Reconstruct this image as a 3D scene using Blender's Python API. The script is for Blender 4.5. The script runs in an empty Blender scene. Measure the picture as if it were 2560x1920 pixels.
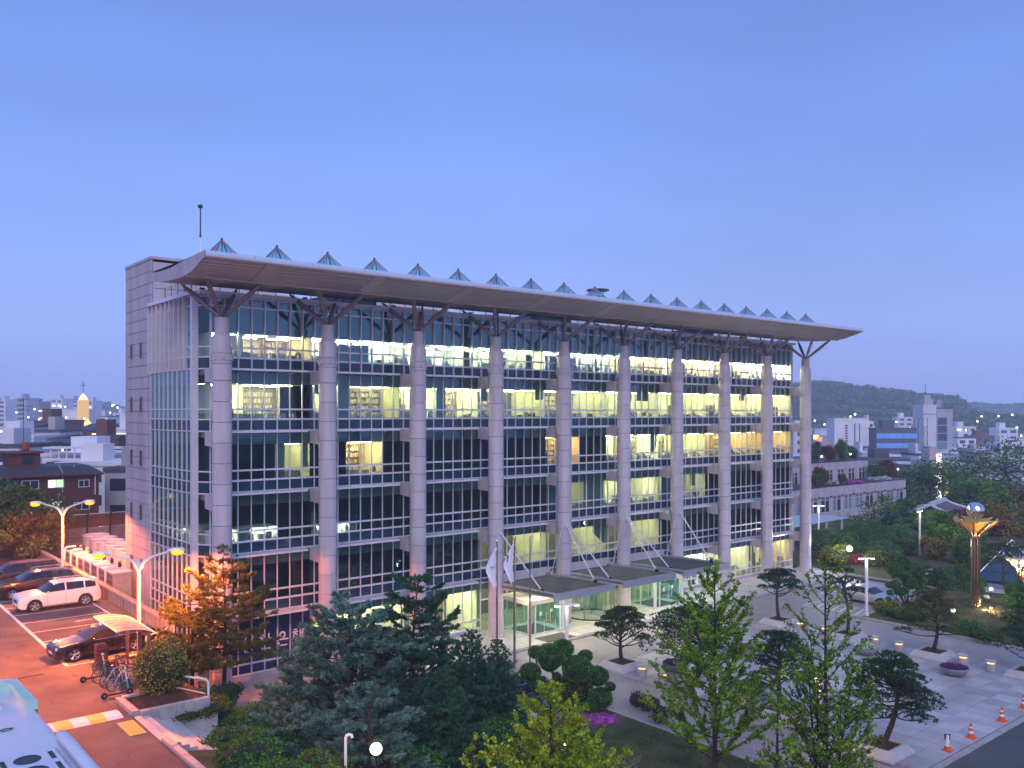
import bpy, math, random
import numpy as np
from math import sin, cos, pi, radians, sqrt, atan2
random.seed(7)
rng = np.random.default_rng(11)
sc = bpy.context.scene
col = sc.collection

# ------------------------------------------------------------------ camera
CX, CY, CZ, YAW, FPX, HOR = -19.437, -49.848, 16.469, 0.692692, 2181.53, 1030.9
cam = bpy.data.cameras.new('camera')
cam.sensor_width = 36
cam.lens = 36 * FPX / 2560
cam.shift_y = (HOR - 960) / 2560
cam.clip_start = 0.5
cam.clip_end = 6000
camo = bpy.data.objects.new('camera', cam)
col.objects.link(camo)
camo.location = (CX, CY, CZ)
camo.rotation_euler = (radians(90), 0, -YAW)
sc.camera = camo

# ------------------------------------------------------------------ world
world = bpy.data.worlds.new('World')
sc.world = world
world.use_nodes = True
nt = world.node_tree
nt.nodes.clear()
wo = nt.nodes.new('ShaderNodeOutputWorld')
bg = nt.nodes.new('ShaderNodeBackground')
bg.inputs['Strength'].default_value = 1.0
sky = nt.nodes.new('ShaderNodeTexSky')
sky.sky_type = 'NISHITA'
sky.sun_disc = False
sky.sun_elevation = radians(1.5)
sky.sun_rotation = radians(215)
tc = nt.nodes.new('ShaderNodeTexCoord')
sx = nt.nodes.new('ShaderNodeSeparateXYZ')
rp = nt.nodes.new('ShaderNodeValToRGB')
SKYC = [(0.0, (0.27, 0.39, 0.86)), (0.02, (0.25, 0.37, 0.85)), (0.07, (0.185, 0.305, 0.78)), (0.2, (0.145, 0.262, 0.71)),
        (0.32, (0.118, 0.222, 0.64)), (0.44, (0.10, 0.195, 0.58)), (0.7, (0.12, 0.21, 0.56)), (1.0, (0.13, 0.23, 0.57))]
while len(rp.color_ramp.elements) < len(SKYC):
    rp.color_ramp.elements.new(0.5)
for e, (p, c) in zip(rp.color_ramp.elements, SKYC):
    e.position = p
    e.color = (*c, 1)
rp.color_ramp.interpolation = 'EASE'
nz = nt.nodes.new('ShaderNodeTexNoise')
nz.inputs['Scale'].default_value = 1.7
nz.inputs['Detail'].default_value = 7
mp = nt.nodes.new('ShaderNodeMapping')
mp.inputs['Scale'].default_value = (1, 1, 3.5)
mr = nt.nodes.new('ShaderNodeMapRange')
mr.inputs['From Min'].default_value = 0.3
mr.inputs['From Max'].default_value = 0.7
mr.inputs['To Min'].default_value = 0.87
mr.inputs['To Max'].default_value = 1.12
vm = nt.nodes.new('ShaderNodeVectorMath')
vm.operation = 'SCALE'
v2 = nt.nodes.new('ShaderNodeVectorMath')
v2.operation = 'SCALE'
v2.inputs['Scale'].default_value = 0.05
va = nt.nodes.new('ShaderNodeVectorMath')
va.operation = 'ADD'
L = nt.links.new
L(tc.outputs['Generated'], sx.inputs[0]); L(sx.outputs['Z'], rp.inputs[0])
L(tc.outputs['Generated'], mp.inputs[0]); L(mp.outputs[0], nz.inputs['Vector']); L(nz.outputs[0], mr.inputs[0])
L(rp.outputs[0], vm.inputs[0]); L(mr.outputs[0], vm.inputs['Scale'])
L(sky.outputs[0], v2.inputs[0]); L(vm.outputs[0], va.inputs[0]); L(v2.outputs[0], va.inputs[1])
L(va.outputs[0], bg.inputs['Color']); L(bg.outputs[0], wo.inputs[0])

# ------------------------------------------------------------------ sun (last warm glow, very soft)
sl = bpy.data.lights.new('sun', 'SUN')
sl.energy = 1.3
sl.angle = radians(50)
sl.color = (0.96, 0.86, 0.98)
so = bpy.data.objects.new('sun', sl)
col.objects.link(so)
so.rotation_euler = (radians(52), 0, radians(-35 + 2))

sc.view_settings.view_transform = 'Standard'
sc.view_settings.look = 'None'
sc.view_settings.exposure = 0.42
sc.view_settings.gamma = 1.0
sc.view_settings.use_curve_mapping = False
cy = sc.cycles
cy.use_denoising = True
cy.max_bounces = 7
cy.diffuse_bounces = 3
cy.glossy_bounces = 4
cy.transmission_bounces = 4
cy.transparent_max_bounces = 12
cy.volume_bounces = 1
cy.sample_clamp_indirect = 4
cy.caustics_reflective = False
cy.caustics_refractive = False

# ------------------------------------------------------------------ bearings measured from the photograph -> metres
FX, FY, RX, RY = sin(YAW), cos(YAW), cos(YAW), -sin(YAW)
def gp(px, py, z=0.0):
    u = (px - 1280) / FPX; v = -(py - HOR) / FPX
    t = (z - CZ) / v
    return (CX + (FX + RX * u) * t, CY + (FY + RY * u) * t, z)
def bd(px, d, z=0.0):
    u = (px - 1280) / FPX
    return (CX + (FX + RX * u) * d, CY + (FY + RY * u) * d, z)
def zat(py, d):
    return CZ - (py - HOR) * d / FPX

# ------------------------------------------------------------------ materials
MATS = {}
HAZE = 0.0006
def mat(name, c, rough=0.6, metal=0.0, var=0.12, scale=3.0, bump=0.0, bscale=None, spec=0.5, coords='pos', island=0.0, c2=None,
        detail=5, emis=None, estr=0, coat=0, stretch=None, trans=None):
    if name in MATS:
        return MATS[name]
    m = bpy.data.materials.new(name)
    MATS[name] = m
    m.use_nodes = True
    n = m.node_tree
    b = n.nodes['Principled BSDF']
    b.inputs['Roughness'].default_value = rough
    b.inputs['Metallic'].default_value = metal
    b.inputs['Specular IOR Level'].default_value = spec
    if coat:
        b.inputs['Coat Weight'].default_value = coat
        b.inputs['Coat Roughness'].default_value = 0.05
    if emis:
        b.inputs['Emission Color'].default_value = (*emis, 1)
        b.inputs['Emission Strength'].default_value = estr
    if coords == 'pos':
        g = n.nodes.new('ShaderNodeNewGeometry'); vec = g.outputs['Position']
    else:
        g = n.nodes.new('ShaderNodeTexCoord'); vec = g.outputs['Object']
    if stretch:
        mpn = n.nodes.new('ShaderNodeMapping'); mpn.inputs['Scale'].default_value = stretch
        n.links.new(vec, mpn.inputs[0]); vec = mpn.outputs[0]
    no = n.nodes.new('ShaderNodeTexNoise')
    no.inputs['Scale'].default_value = scale
    no.inputs['Detail'].default_value = detail
    n.links.new(vec, no.inputs['Vector'])
    r = n.nodes.new('ShaderNodeValToRGB')
    r.color_ramp.elements[0].position = 0.3
    r.color_ramp.elements[1].position = 0.7
    a = [max(0, x * (1 - var)) for x in c]
    d = [x * (1 + var) for x in (c2 or c)]
    r.color_ramp.elements[0].color = (*a, 1)
    r.color_ramp.elements[1].color = (*d, 1)
    n.links.new(no.outputs[0], r.inputs[0])
    out = r.outputs[0]
    if island:
        gi = n.nodes.new('ShaderNodeNewGeometry')
        mi = n.nodes.new('ShaderNodeMapRange')
        mi.inputs['To Min'].default_value = 1 - island
        mi.inputs['To Max'].default_value = 1 + island
        n.links.new(gi.outputs['Random Per Island'], mi.inputs[0])
        oi = n.nodes.new('ShaderNodeObjectInfo')
        if island < 0.3:
            ad = n.nodes.new('ShaderNodeMath'); ad.operation = 'ADD'
            fr = n.nodes.new('ShaderNodeMath'); fr.operation = 'FRACT'
            n.links.new(gi.outputs['Random Per Island'], ad.inputs[0]); n.links.new(oi.outputs['Random'], ad.inputs[1])
            n.links.new(ad.outputs[0], fr.inputs[0]); n.links.new(fr.outputs[0], mi.inputs[0])
        s = n.nodes.new('ShaderNodeVectorMath'); s.operation = 'SCALE'
        n.links.new(out, s.inputs[0]); n.links.new(mi.outputs[0], s.inputs['Scale'])
        out = s.outputs[0]
    n.links.new(out, b.inputs['Base Color'])
    if bump:
        bn = n.nodes.new('ShaderNodeTexNoise'); bn.inputs['Scale'].default_value = bscale or scale * 6
        bn.inputs['Detail'].default_value = 3
        n.links.new(vec, bn.inputs['Vector'])
        bu = n.nodes.new('ShaderNodeBump'); bu.inputs['Strength'].default_value = bump
        bu.inputs['Distance'].default_value = 0.03
        n.links.new(bn.outputs[0], bu.inputs['Height']); n.links.new(bu.outputs[0], b.inputs['Normal'])
    return m

def emat(name, c, s):
    if name in MATS: return MATS[name]
    m = bpy.data.materials.new(name); MATS[name] = m
    m.use_nodes = True
    n = m.node_tree; n.nodes.clear()
    o = n.nodes.new('ShaderNodeOutputMaterial'); e = n.nodes.new('ShaderNodeEmission')
    e.inputs[0].default_value = (*c, 1); e.inputs[1].default_value = s
    n.links.new(e.outputs[0], o.inputs[0])
    return m

def glass(name, tint, ior=1.75, rough=0.01, refl=(0.9, 0.95, 1.0)):
    if name in MATS: return MATS[name]
    m = bpy.data.materials.new(name); MATS[name] = m
    m.use_nodes = True
    n = m.node_tree; n.nodes.clear()
    o = n.nodes.new('ShaderNodeOutputMaterial')
    t = n.nodes.new('ShaderNodeBsdfTransparent'); t.inputs[0].default_value = (*tint, 1)
    g = n.nodes.new('ShaderNodeBsdfGlossy'); g.inputs['Color'].default_value = (*refl, 1); g.inputs['Roughness'].default_value = rough
    f = n.nodes.new('ShaderNodeFresnel'); f.inputs[0].default_value = ior
    ge = n.nodes.new('ShaderNodeNewGeometry'); mr_ = n.nodes.new('ShaderNodeMapRange')
    mr_.inputs['To Min'].default_value = ior; mr_.inputs['To Max'].default_value = 1 / ior
    n.links.new(ge.outputs['Backfacing'], mr_.inputs[0]); n.links.new(mr_.outputs[0], f.inputs[0])
    x = n.nodes.new('ShaderNodeMixShader')
    n.links.new(f.outputs[0], x.inputs[0]); n.links.new(t.outputs[0], x.inputs[1]); n.links.new(g.outputs[0], x.inputs[2])
    n.links.new(x.outputs[0], o.inputs[0])
    return m

def leafmat(name, c, c2, isl=0.5, scale=1.3, var=0.38, rough=0.6):
    m = mat(name, c, rough=rough, c2=c2, var=var, scale=scale, island=isl, spec=0.08, detail=3)
    return m

M = dict(
    granite=mat('granite_cladding', (0.48, 0.43, 0.47), 0.55, var=0.16, scale=0.5, detail=8, stretch=(2, 2, .3), bump=0.05, bscale=40, island=0.05, spec=0.35),
    column=mat('column_granite', (0.52, 0.475, 0.51), 0.36, var=0.13, scale=0.9, detail=8, bump=0.03, bscale=60, island=0.06, stretch=(3, 3, .22)),
    alu=mat('mullion_metal', (0.80, 0.78, 0.82), 0.38, 0.35, var=0.05, scale=2),
    alud=mat('mullion_dark', (0.30, 0.28, 0.29), 0.4, 0.3, var=0.05, scale=2),
    soffit=mat('soffit_metal', (0.66, 0.56, 0.56), 0.28, 0.25, var=0.05, scale=0.4, island=0.04),
    strut=mat('strut_metal', (0.30, 0.25, 0.28), 0.35, 0.5, var=0.08, scale=3),
    fascia=mat('fascia_metal', (0.80, 0.82, 0.84), 0.22, 0.6, var=0.03, scale=1),
    spandrel=mat('spandrel_glass', (0.016, 0.045, 0.075), 0.12, 0.0, var=0.15, scale=0.4, spec=0.6),
    bulk=mat('bulkhead_panel', (0.11, 0.18, 0.20), 0.7, var=0.08, scale=1),
    paving=mat('granite_paving', (0.37, 0.365, 0.38), 0.40, var=0.24, scale=0.45, detail=9, bump=0.08, bscale=25, island=0.2, spec=0.5),
    platf=mat('platform_paving', (0.42, 0.41, 0.41), 0.4, var=0.1, scale=0.5, bump=0.06, bscale=25, island=0.08),
    kerb=mat('kerb_granite', (0.34, 0.33, 0.33), 0.6, var=0.2, scale=3, bump=0.1, island=0.08),
    planter=mat('planter_granite', (0.46, 0.44, 0.45), 0.5, var=0.1, scale=2, bump=0.06, island=0.05),
    soil=mat('planter_soil', (0.07, 0.045, 0.03), 0.95, var=0.4, scale=6, bump=0.8, bscale=18, spec=0.1),
    asphaltl=mat('lot_asphalt', (0.115, 0.092, 0.09), 0.75, var=0.38, scale=0.5, bump=0.5, bscale=40, spec=0.3, detail=8),
    paint=mat('road_paint', (0.75, 0.73, 0.70), 0.6, var=0.12, scale=7, detail=8),
    payel=mat('road_paint_yellow', (0.75, 0.50, 0.10), 0.6, var=0.12, scale=7, detail=8),
    conc=mat('wall_concrete', (0.30, 0.265, 0.24), 0.85, var=0.3, scale=1.4, bump=0.3, bscale=9, stretch=(1.5, 1.5, 0.35), spec=0.2),
    white=mat('white_metal', (0.78, 0.78, 0.78), 0.4, var=0.04, scale=3),
    greenrail=mat('rail_paint', (0.50, 0.62, 0.55), 0.4, var=0.06, scale=3),
    dark=mat('dark_metal', (0.03, 0.03, 0.035), 0.45, var=0.1, scale=4),
    rubber=mat('tyre_rubber', (0.018, 0.018, 0.02), 0.8, var=0.1, scale=4, coords='obj'),
    rim=mat('alloy_rim', (0.55, 0.55, 0.57), 0.28, 0.85, var=0.05, coords='obj'),
    carglass=mat('car_glass', (0.012, 0.014, 0.02), 0.06, 0, var=0.1, spec=0.9, coords='obj'),
    barkd=mat('dark_bark', (0.055, 0.042, 0.035), 0.9, var=0.4, scale=5, bump=0.8, bscale=14, stretch=(1, 1, 0.3), spec=0.15),
    barkl=mat('pale_bark', (0.28, 0.23, 0.19), 0.85, var=0.3, scale=4, bump=0.5, bscale=14, spec=0.15),
    brick=None,
)
M['glassw'] = glass('window_glass', (0.86, 0.94, 0.92), 1.58, refl=(.72, .95, 1.0))
M['glasst'] = glass('top_window_glass', (0.84, 0.93, 0.92), 1.85, refl=(.72, .95, 1.0))
M['glassd'] = glass('door_glass', (0.78, 0.93, 0.89), 1.45)
M['glasss'] = glass('skylight_glass', (0.62, 0.86, 0.88), 1.45, refl=(0.8, 0.95, 1))

# ------------------------------------------------------------------ mesh building
class MB:
    def __init__(s): s.v = []; s.f = []; s.sm = False
    def q(s, *pts):
        i = len(s.v); s.v.extend(pts); s.f.append(tuple(range(i, i + len(pts)))); return s
    def box(s, a, b):
        (x0, y0, z0), (x1, y1, z1) = a, b
        i = len(s.v)
        s.v += [(x0, y0, z0), (x1, y0, z0), (x1, y1, z0), (x0, y1, z0), (x0, y0, z1), (x1, y0, z1), (x1, y1, z1), (x0, y1, z1)]
        s.f += [(i, i + 3, i + 2, i + 1), (i + 4, i + 5, i + 6, i + 7), (i, i + 1, i + 5, i + 4), (i + 1, i + 2, i + 6, i + 5),
                (i + 2, i + 3, i + 7, i + 6), (i + 3, i, i + 4, i + 7)]
        return s
    def rbox(s, c, sz, rz=0.0, rx=0.0):
        i = len(s.v)
        hx, hy, hz = sz[0] / 2, sz[1] / 2, sz[2] / 2
        for z in (-hz, hz):
            for x, y in ((-hx, -hy), (hx, -hy), (hx, hy), (-hx, hy)):
                yy, zz = y * cos(rx) - z * sin(rx), y * sin(rx) + z * cos(rx)
                s.v.append((c[0] + x * cos(rz) - yy * sin(rz), c[1] + x * sin(rz) + yy * cos(rz), c[2] + zz))
        s.f += [(i, i + 3, i + 2, i + 1), (i + 4, i + 5, i + 6, i + 7), (i, i + 1, i + 5, i + 4), (i + 1, i + 2, i + 6, i + 5),
                (i + 2, i + 3, i + 7, i + 6), (i + 3, i, i + 4, i + 7)]
        return s
    def bbox(s, a, b, e=0.02):
        """box with chamfered top edges"""
        (x0, y0, z0), (x1, y1, z1) = a, b
        i = len(s.v)
        s.v += [(x0, y0, z0), (x1, y0, z0), (x1, y1, z0), (x0, y1, z0), (x0, y0, z1 - e), (x1, y0, z1 - e), (x1, y1, z1 - e), (x0, y1, z1 - e),
                (x0 + e, y0 + e, z1), (x1 - e, y0 + e, z1), (x1 - e, y1 - e, z1), (x0 + e, y1 - e, z1)]
        for k in range(4):
            j = (k + 1) % 4
            s.f += [(i + k, i + j, i + 4 + j, i + 4 + k), (i + 4 + k, i + 4 + j, i + 8 + j, i + 8 + k)]
        s.f += [(i + 8, i + 9, i + 10, i + 11)]
        return s
    def path(s, pts, rad, n=6, caps=True):
        pts = [np.array(p, float) for p in pts]
        if not hasattr(rad, '__len__'): rad = [rad] * len(pts)
        base = len(s.v)
        up0 = None
        for k, p in enumerate(pts):
            d = (pts[min(k + 1, len(pts) - 1)] - pts[max(k - 1, 0)])
            ln = np.linalg.norm(d); d = d / ln if ln > 1e-9 else np.array([0, 0, 1.])
            if up0 is None:
                up0 = np.array([0, 0, 1.]) if abs(d[2]) < 0.9 else np.array([1., 0, 0])
            a = np.cross(d, up0); a /= (np.linalg.norm(a) + 1e-9)
            b = np.cross(a, d)
            up0 = b
            for j in range(n):
                t = 2 * pi * j / n
                w = p + (a * cos(t) + b * sin(t)) * rad[k]
                s.v.append((w[0], w[1], w[2]))
        for k in range(len(pts) - 1):
            for j in range(n):
                j2 = (j + 1) % n
                s.f.append((base + k * n + j, base + k * n + j2, base + (k + 1) * n + j2, base + (k + 1) * n + j))
        if caps:
            s.f.append(tuple(base + j for j in range(n))[::-1])
            s.f.append(tuple(base + (len(pts) - 1) * n + j for j in range(n)))
        return s
    def lathe(s, prof, n=24, c=(0, 0, 0), a0=0.0, a1=2 * pi, axis='z'):
        base = len(s.v); full = abs(a1 - a0 - 2 * pi) < 1e-6
        m = n if full else n + 1
        for (r, z) in prof:
            for j in range(m):
                t = a0 + (a1 - a0) * j / n
                if axis == 'z': s.v.append((c[0] + r * cos(t), c[1] + r * sin(t), c[2] + z))
                else: s.v.append((c[0] + r * cos(t), c[1] + z, c[2] + r * sin(t)))
        for k in range(len(prof) - 1):
            for j in range(n):
                j2 = (j + 1) % m
                s.f.append((base + k * m + j, base + k * m + j2, base + (k + 1) * m + j2, base + (k + 1) * m + j))
        return s
    def ball(s, c, r, n=12, m=8, sc3=(1, 1, 1), noise=0.0):
        prof = []
        base = len(s.v)
        for i in range(m + 1):
            ph = -pi / 2 + pi * i / m
            for j in range(n):
                t = 2 * pi * j / n
                rr = r * (1 + noise * (sin(3 * t + c[0] * 5) * cos(4 * ph + c[1] * 3)))
                s.v.append((c[0] + rr * cos(ph) * cos(t) * sc3[0], c[1] + rr * cos(ph) * sin(t) * sc3[1], c[2] + rr * sin(ph) * sc3[2]))
        for i in range(m):
            for j in range(n):
                j2 = (j + 1) % n
                s.f.append((base + i * n + j, base + i * n + j2, base + (i + 1) * n + j2, base + (i + 1) * n + j))
        return s
    def mesh(s, name, m=None, smooth=False):
        me = bpy.data.meshes.new(name)
        me.from_pydata(s.v, [], s.f)
        if m: me.materials.append(m)
        if smooth:
            me.polygons.foreach_set('use_smooth', [True] * len(me.polygons)); me.update(calc_edges=True); me.set_sharp_from_angle(angle=radians(40))
        me.update()
        return me
    def build(s, name, m, parent=None, smooth=False, loc=None, rz=0.0):
        return ob(name, s.mesh(name, m, smooth), parent, loc, rz)

def ob(name, me, parent=None, loc=None, rz=0.0, rot=None):
    o = bpy.data.objects.new(name, me)
    col.objects.link(o)
    if parent is not None: o.parent = parent
    if loc is not None: o.location = loc
    if rz: o.rotation_euler = (0, 0, rz)
    if rot is not None: o.rotation_euler = rot
    return o
def tag(o, label=None, cat=None, group=None, kind=None):
    if label: o['label'] = label
    if cat: o['category'] = cat
    if group: o['group'] = group
    if kind: o['kind'] = kind
    return o
def thing(name, label, cat, loc=(0, 0, 0), rz=0.0, group=None):
    o = ob(name, None, None, loc, rz)
    return tag(o, label, cat, group)
def struct(name, mb, m, parent=None, **k):
    o = mb.build(name, m, parent, **k) if isinstance(mb, MB) else ob(name, mb, parent)
    o['kind'] = 'structure'
    return o
def kids(o): return [c for c in col.objects if c.parent == o]
CH = {}
def copy_tree(src, loc, rz=0.0, label=None, group=None, scale=None):
    def rec(o, par):
        c = o.copy(); col.objects.link(c); c.parent = par
        for ch in CH.get(o.name) or []: rec(ch, c)
        return c
    reg = {}
    for x in bpy.data.objects:
        if x.parent: reg.setdefault(x.parent.name, []).append(x)
    CH.clear(); CH.update(reg)
    c = rec(src, None)
    c.location = loc; c.rotation_euler = (0, 0, rz)
    if scale: c.scale = (scale,) * 3
    if label: c['label'] = label
    if group: c['group'] = group
    return c
def npmesh(name, V, nper, m, smooth=False):
    """V: (N*nper,3) vertices; every nper make one face"""
    V = np.asarray(V, np.float32).reshape(-1, 3)
    nv = len(V); nf = nv // nper
    me = bpy.data.meshes.new(name)
    me.vertices.add(nv); me.vertices.foreach_set('co', V.ravel())
    me.loops.add(nv); me.loops.foreach_set('vertex_index', np.arange(nv, dtype=np.int32))
    me.polygons.add(nf)
    me.polygons.foreach_set('loop_start', np.arange(0, nv, nper, dtype=np.int32))
    me.polygons.foreach_set('loop_total', np.full(nf, nper, np.int32))
    me.materials.append(m)
    me.update(calc_edges=True)
    return me
def unit(a):
    return a / (np.linalg.norm(a, axis=1, keepdims=True) + 1e-9)
def leaves(C, size, asp=0.6, up=0.3):
    """C (N,3): one diamond leaf per centre"""
    n = len(C)
    a = unit(rng.normal(size=(n, 3)))
    nn = unit(rng.normal(size=(n, 3)) + np.array([0, 0, up]))
    b = unit(np.cross(a, nn)); a = unit(np.cross(nn, b))
    s = size * rng.uniform(0.6, 1.35, (n, 1))
    return np.stack([C - a * s, C - b * s * asp, C + a * s, C + b * s * asp], 1)
def needles(C, D, k, ln, w=0.012, spread=0.8):
    """k needles round direction D at each centre C"""
    n = len(C)
    C = np.repeat(C, k, 0); D = np.repeat(D, k, 0)
    d = unit(D + rng.normal(size=(n * k, 3)) * spread)
    s = unit(np.cross(d, rng.normal(size=(n * k, 3)))) * w
    l = ln * rng.uniform(0.6, 1.2, (n * k, 1))
    return np.stack([C - s, C + s, C + d * l], 1)
# ================================================================== GROUND / SETTING
S = 6.8; FYY = 1.85; BEND = 61.6; MU = 0.85
LV = [0.0, 4.03, 7.79, 11.55, 15.30, 19.06, 23.5]
# big ground sheet
def hgt(x, y):
    h = -0.06
    if x > 90: h -= min(5.0, (x - 90) * 0.12)
    if y > 60: h -= min(5.0, (y - 60) * 0.05)
    return h
xs = [-2500, -1200, -600, -300, -150, -80, -40, 0, 30, 60, 85, 100, 120, 150, 250, 500, 900, 1600, 3000]
ys = [-600, -300, -120, -60, -30, 0, 30, 55, 70, 90, 120, 180, 300, 600, 1000, 1800, 3200]
g = MB()
for y in ys:
    for x in xs: g.v.append((x, y, hgt(x, y)))
nx = len(xs)
for j in range(len(ys) - 1):
    for i in range(nx - 1):
        g.f.append((j * nx + i, j * nx + i + 1, (j + 1) * nx + i + 1, (j + 1) * nx + i))
struct('ground', g, mat('city_ground', (0.07, 0.07, 0.075), 0.9, var=0.3, scale=0.02, spec=0.1))

# cobbled drive (one sheet) with small fan cobbles as relief
def cobble():
    m = mat('cobble_setts', (0.34, 0.32, 0.33), 0.5, var=0.14, scale=0.3, spec=0.45)
    n = m.node_tree
    b = n.nodes['Principled BSDF']
    ge = n.nodes.new('ShaderNodeNewGeometry')
    vo = n.nodes.new('ShaderNodeTexVoronoi'); vo.inputs['Scale'].default_value = 7.5; vo.feature = 'DISTANCE_TO_EDGE'
    n.links.new(ge.outputs['Position'], vo.inputs['Vector'])
    mr_ = n.nodes.new('ShaderNodeMapRange'); mr_.inputs['From Max'].default_value = 0.12
    n.links.new(vo.outputs['Distance'], mr_.inputs[0])
    bu = n.nodes.new('ShaderNodeBump'); bu.inputs['Strength'].default_value = 0.7; bu.inputs['Distance'].default_value = 0.02
    n.links.new(mr_.outputs[0], bu.inputs['Height']); n.links.new(bu.outputs[0], b.inputs['Normal'])
    wv = n.nodes.new('ShaderNodeTexWave'); wv.wave_type = 'RINGS'; wv.inputs['Scale'].default_value = 1.6; wv.inputs['Distortion'].default_value = 1.5
    n.links.new(ge.outputs['Position'], wv.inputs['Vector'])
    src = b.inputs['Base Color'].links[0].from_socket
    a = n.nodes.new('ShaderNodeMix'); a.data_type = 'RGBA'; a.blend_type = 'MULTIPLY'
    m2 = n.nodes.new('ShaderNodeMapRange'); m2.inputs['To Min'].default_value = 0.62; n.links.new(mr_.outputs[0], m2.inputs[0])
    m3 = n.nodes.new('ShaderNodeMapRange'); m3.inputs['To Min'].default_value = 0.88; m3.inputs['To Max'].default_value = 1.08; n.links.new(wv.outputs[0], m3.inputs[0])
    mm = n.nodes.new('ShaderNodeMath'); mm.operation = 'MULTIPLY'; n.links.new(m2.outputs[0], mm.inputs[0]); n.links.new(m3.outputs[0], mm.inputs[1])
    a.inputs[0].default_value = 1
    n.links.new(src, a.inputs[6]); n.links.new(mm.outputs[0], a.inputs[7]); n.links.new(a.outputs[2], b.inputs['Base Color'])
    return m
struct('cobbled_road', MB().q((-4, -46, -.01), (62, -46, -.01), (62, -3.4, -.01), (-4, -3.4, -.01)), cobble())
struct('asphalt_road', MB().q((-4, -75, .0), (95, -75, .0), (95, -31.5, .0), (-4, -31.5, .0)), mat('road_asphalt', (0.085, 0.085, 0.09), 0.75, var=0.2, scale=0.4, bump=0.4, bscale=40, detail=8, spec=0.3))
kb = MB()
for x in np.arange(16, 92, 1.5): kb.bbox((x + .01, -31.5, -.02), (x + 1.49, -31.15, .03), .01)
kb.build('asphalt_kerb_row', M['kerb'])['kind'] = 'structure'

def slabs(name, x0, x1, y0, y1, nx_, ny_, z, th, m, parentname, gap=0.012, jit=0.003, skip=None, pk=None, first=None):
    root = struct(parentname, MB().box((x0 - .1, y0 - .1, z - th - .1), (x1 + .1, y1 + .1, z - th + .003)), mat('joint_mortar', (0.10, 0.10, 0.105), 0.9))
    dx, dy = (x1 - x0) / nx_, (y1 - y0) / ny_
    me = MB().bbox((-dx / 2 + gap, -dy / 2 + gap, -th), (dx / 2 - gap, dy / 2 - gap, 0), .006).mesh(name, m)
    cells = []
    for j in range(ny_):
        for i in range(nx_):
            c = (x0 + (i + .5) * dx, y0 + (j + .5) * dy)
            if skip and skip(*c): continue
            cells.append(c)
    cells.sort(key=lambda c: (c[0] - CX) ** 2 + (c[1] - CY) ** 2)
    rest = MB()
    for k, c in enumerate(cells):
        zz = z + random.uniform(-jit, jit)
        if k < 296: ob(name, me, root, (c[0], c[1], zz))
        else: rest.bbox((c[0] - dx / 2 + gap, c[1] - dy / 2 + gap, zz - th), (c[0] + dx / 2 - gap, c[1] + dy / 2 - gap, zz), .006)
    if rest.v:
        o = rest.build(name + '_field', m, root); o['kind'] = 'stuff'
    return root
# square plaza of granite slabs
slabs('paving_slab', 20.8, 40.9, -31.1, -10.0, 17, 18, 0.05, 0.06, M['paving'], 'plaza_pavement')
kb = MB()
for a in np.arange(20.8, 40.9, 1.34):
    kb.bbox((a + .01, -9.98, -.05), (a + 1.33, -9.78, .055), .01)
for a in np.arange(-31.0, -10.0, 1.3):
    for x in (20.6, 40.92): kb.bbox((x, a + .01, -.05), (x + .18, a + 1.29, .055), .01)
kb.build('plaza_kerb_row', M['kerb'])['kind'] = 'structure'
# raised platform in front of the building
slabs('platform_slab', -1.5, 63.5, -3.75, 1.75, 50, 5, 0.12, 0.1, M['platf'], 'entrance_platform')
kb = MB()
for a in np.arange(-1.5, 63.4, 1.625): kb.bbox((a + .01, -4.1, -.02), (a + 1.615, -3.87, .115), .015)
kb.build('platform_step_row', M['kerb'])['kind'] = 'structure'

# ---------------- parking lot, 4 m up
LZ = 4.0
def lotmat():
    m = M['asphaltl']; n = m.node_tree; b = n.nodes['Principled BSDF']
    ge = n.nodes.new('ShaderNodeNewGeometry')
    no = n.nodes.new('ShaderNodeTexNoise'); no.inputs['Scale'].default_value = 0.6; no.inputs['Detail'].default_value = 4
    ad = n.nodes.new('ShaderNodeVectorMath'); ad.operation = 'ADD'
    sc_ = n.nodes.new('ShaderNodeVectorMath'); sc_.operation = 'SCALE'; sc_.inputs['Scale'].default_value = 2.0
    n.links.new(ge.outputs['Position'], no.inputs['Vector']); n.links.new(no.outputs['Color'], sc_.inputs[0])
    n.links.new(ge.outputs['Position'], ad.inputs[0]); n.links.new(sc_.outputs[0], ad.inputs[1])
    vo = n.nodes.new('ShaderNodeTexVoronoi'); vo.feature = 'DISTANCE_TO_EDGE'; vo.inputs['Scale'].default_value = 0.22
    n.links.new(ad.outputs[0], vo.inputs['Vector'])
    mr_ = n.nodes.new('ShaderNodeMapRange'); mr_.inputs['From Max'].default_value = 0.006; mr_.inputs['To Min'].default_value = 0.35
    n.links.new(vo.outputs['Distance'], mr_.inputs[0])
    src = b.inputs['Base Color'].links[0].from_socket
    sc2 = n.nodes.new('ShaderNodeVectorMath'); sc2.operation = 'SCALE'
    n.links.new(src, sc2.inputs[0]); n.links.new(mr_.outputs[0], sc2.inputs['Scale']); n.links.new(sc2.outputs[0], b.inputs['Base Color'])
    return m
lm = lotmat()
lot = MB()
lot.box((-45, -3.3, -.5), (-3.1, 45, LZ)).box((-45, -75, -.5), (-8.55, -3.3, LZ)).box((-8.55, -9.9, -.5), (-5.3, -3.3, LZ))
struct('parking_lot', lot, lm)
Z1 = LZ + .004
ln = MB()
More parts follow.
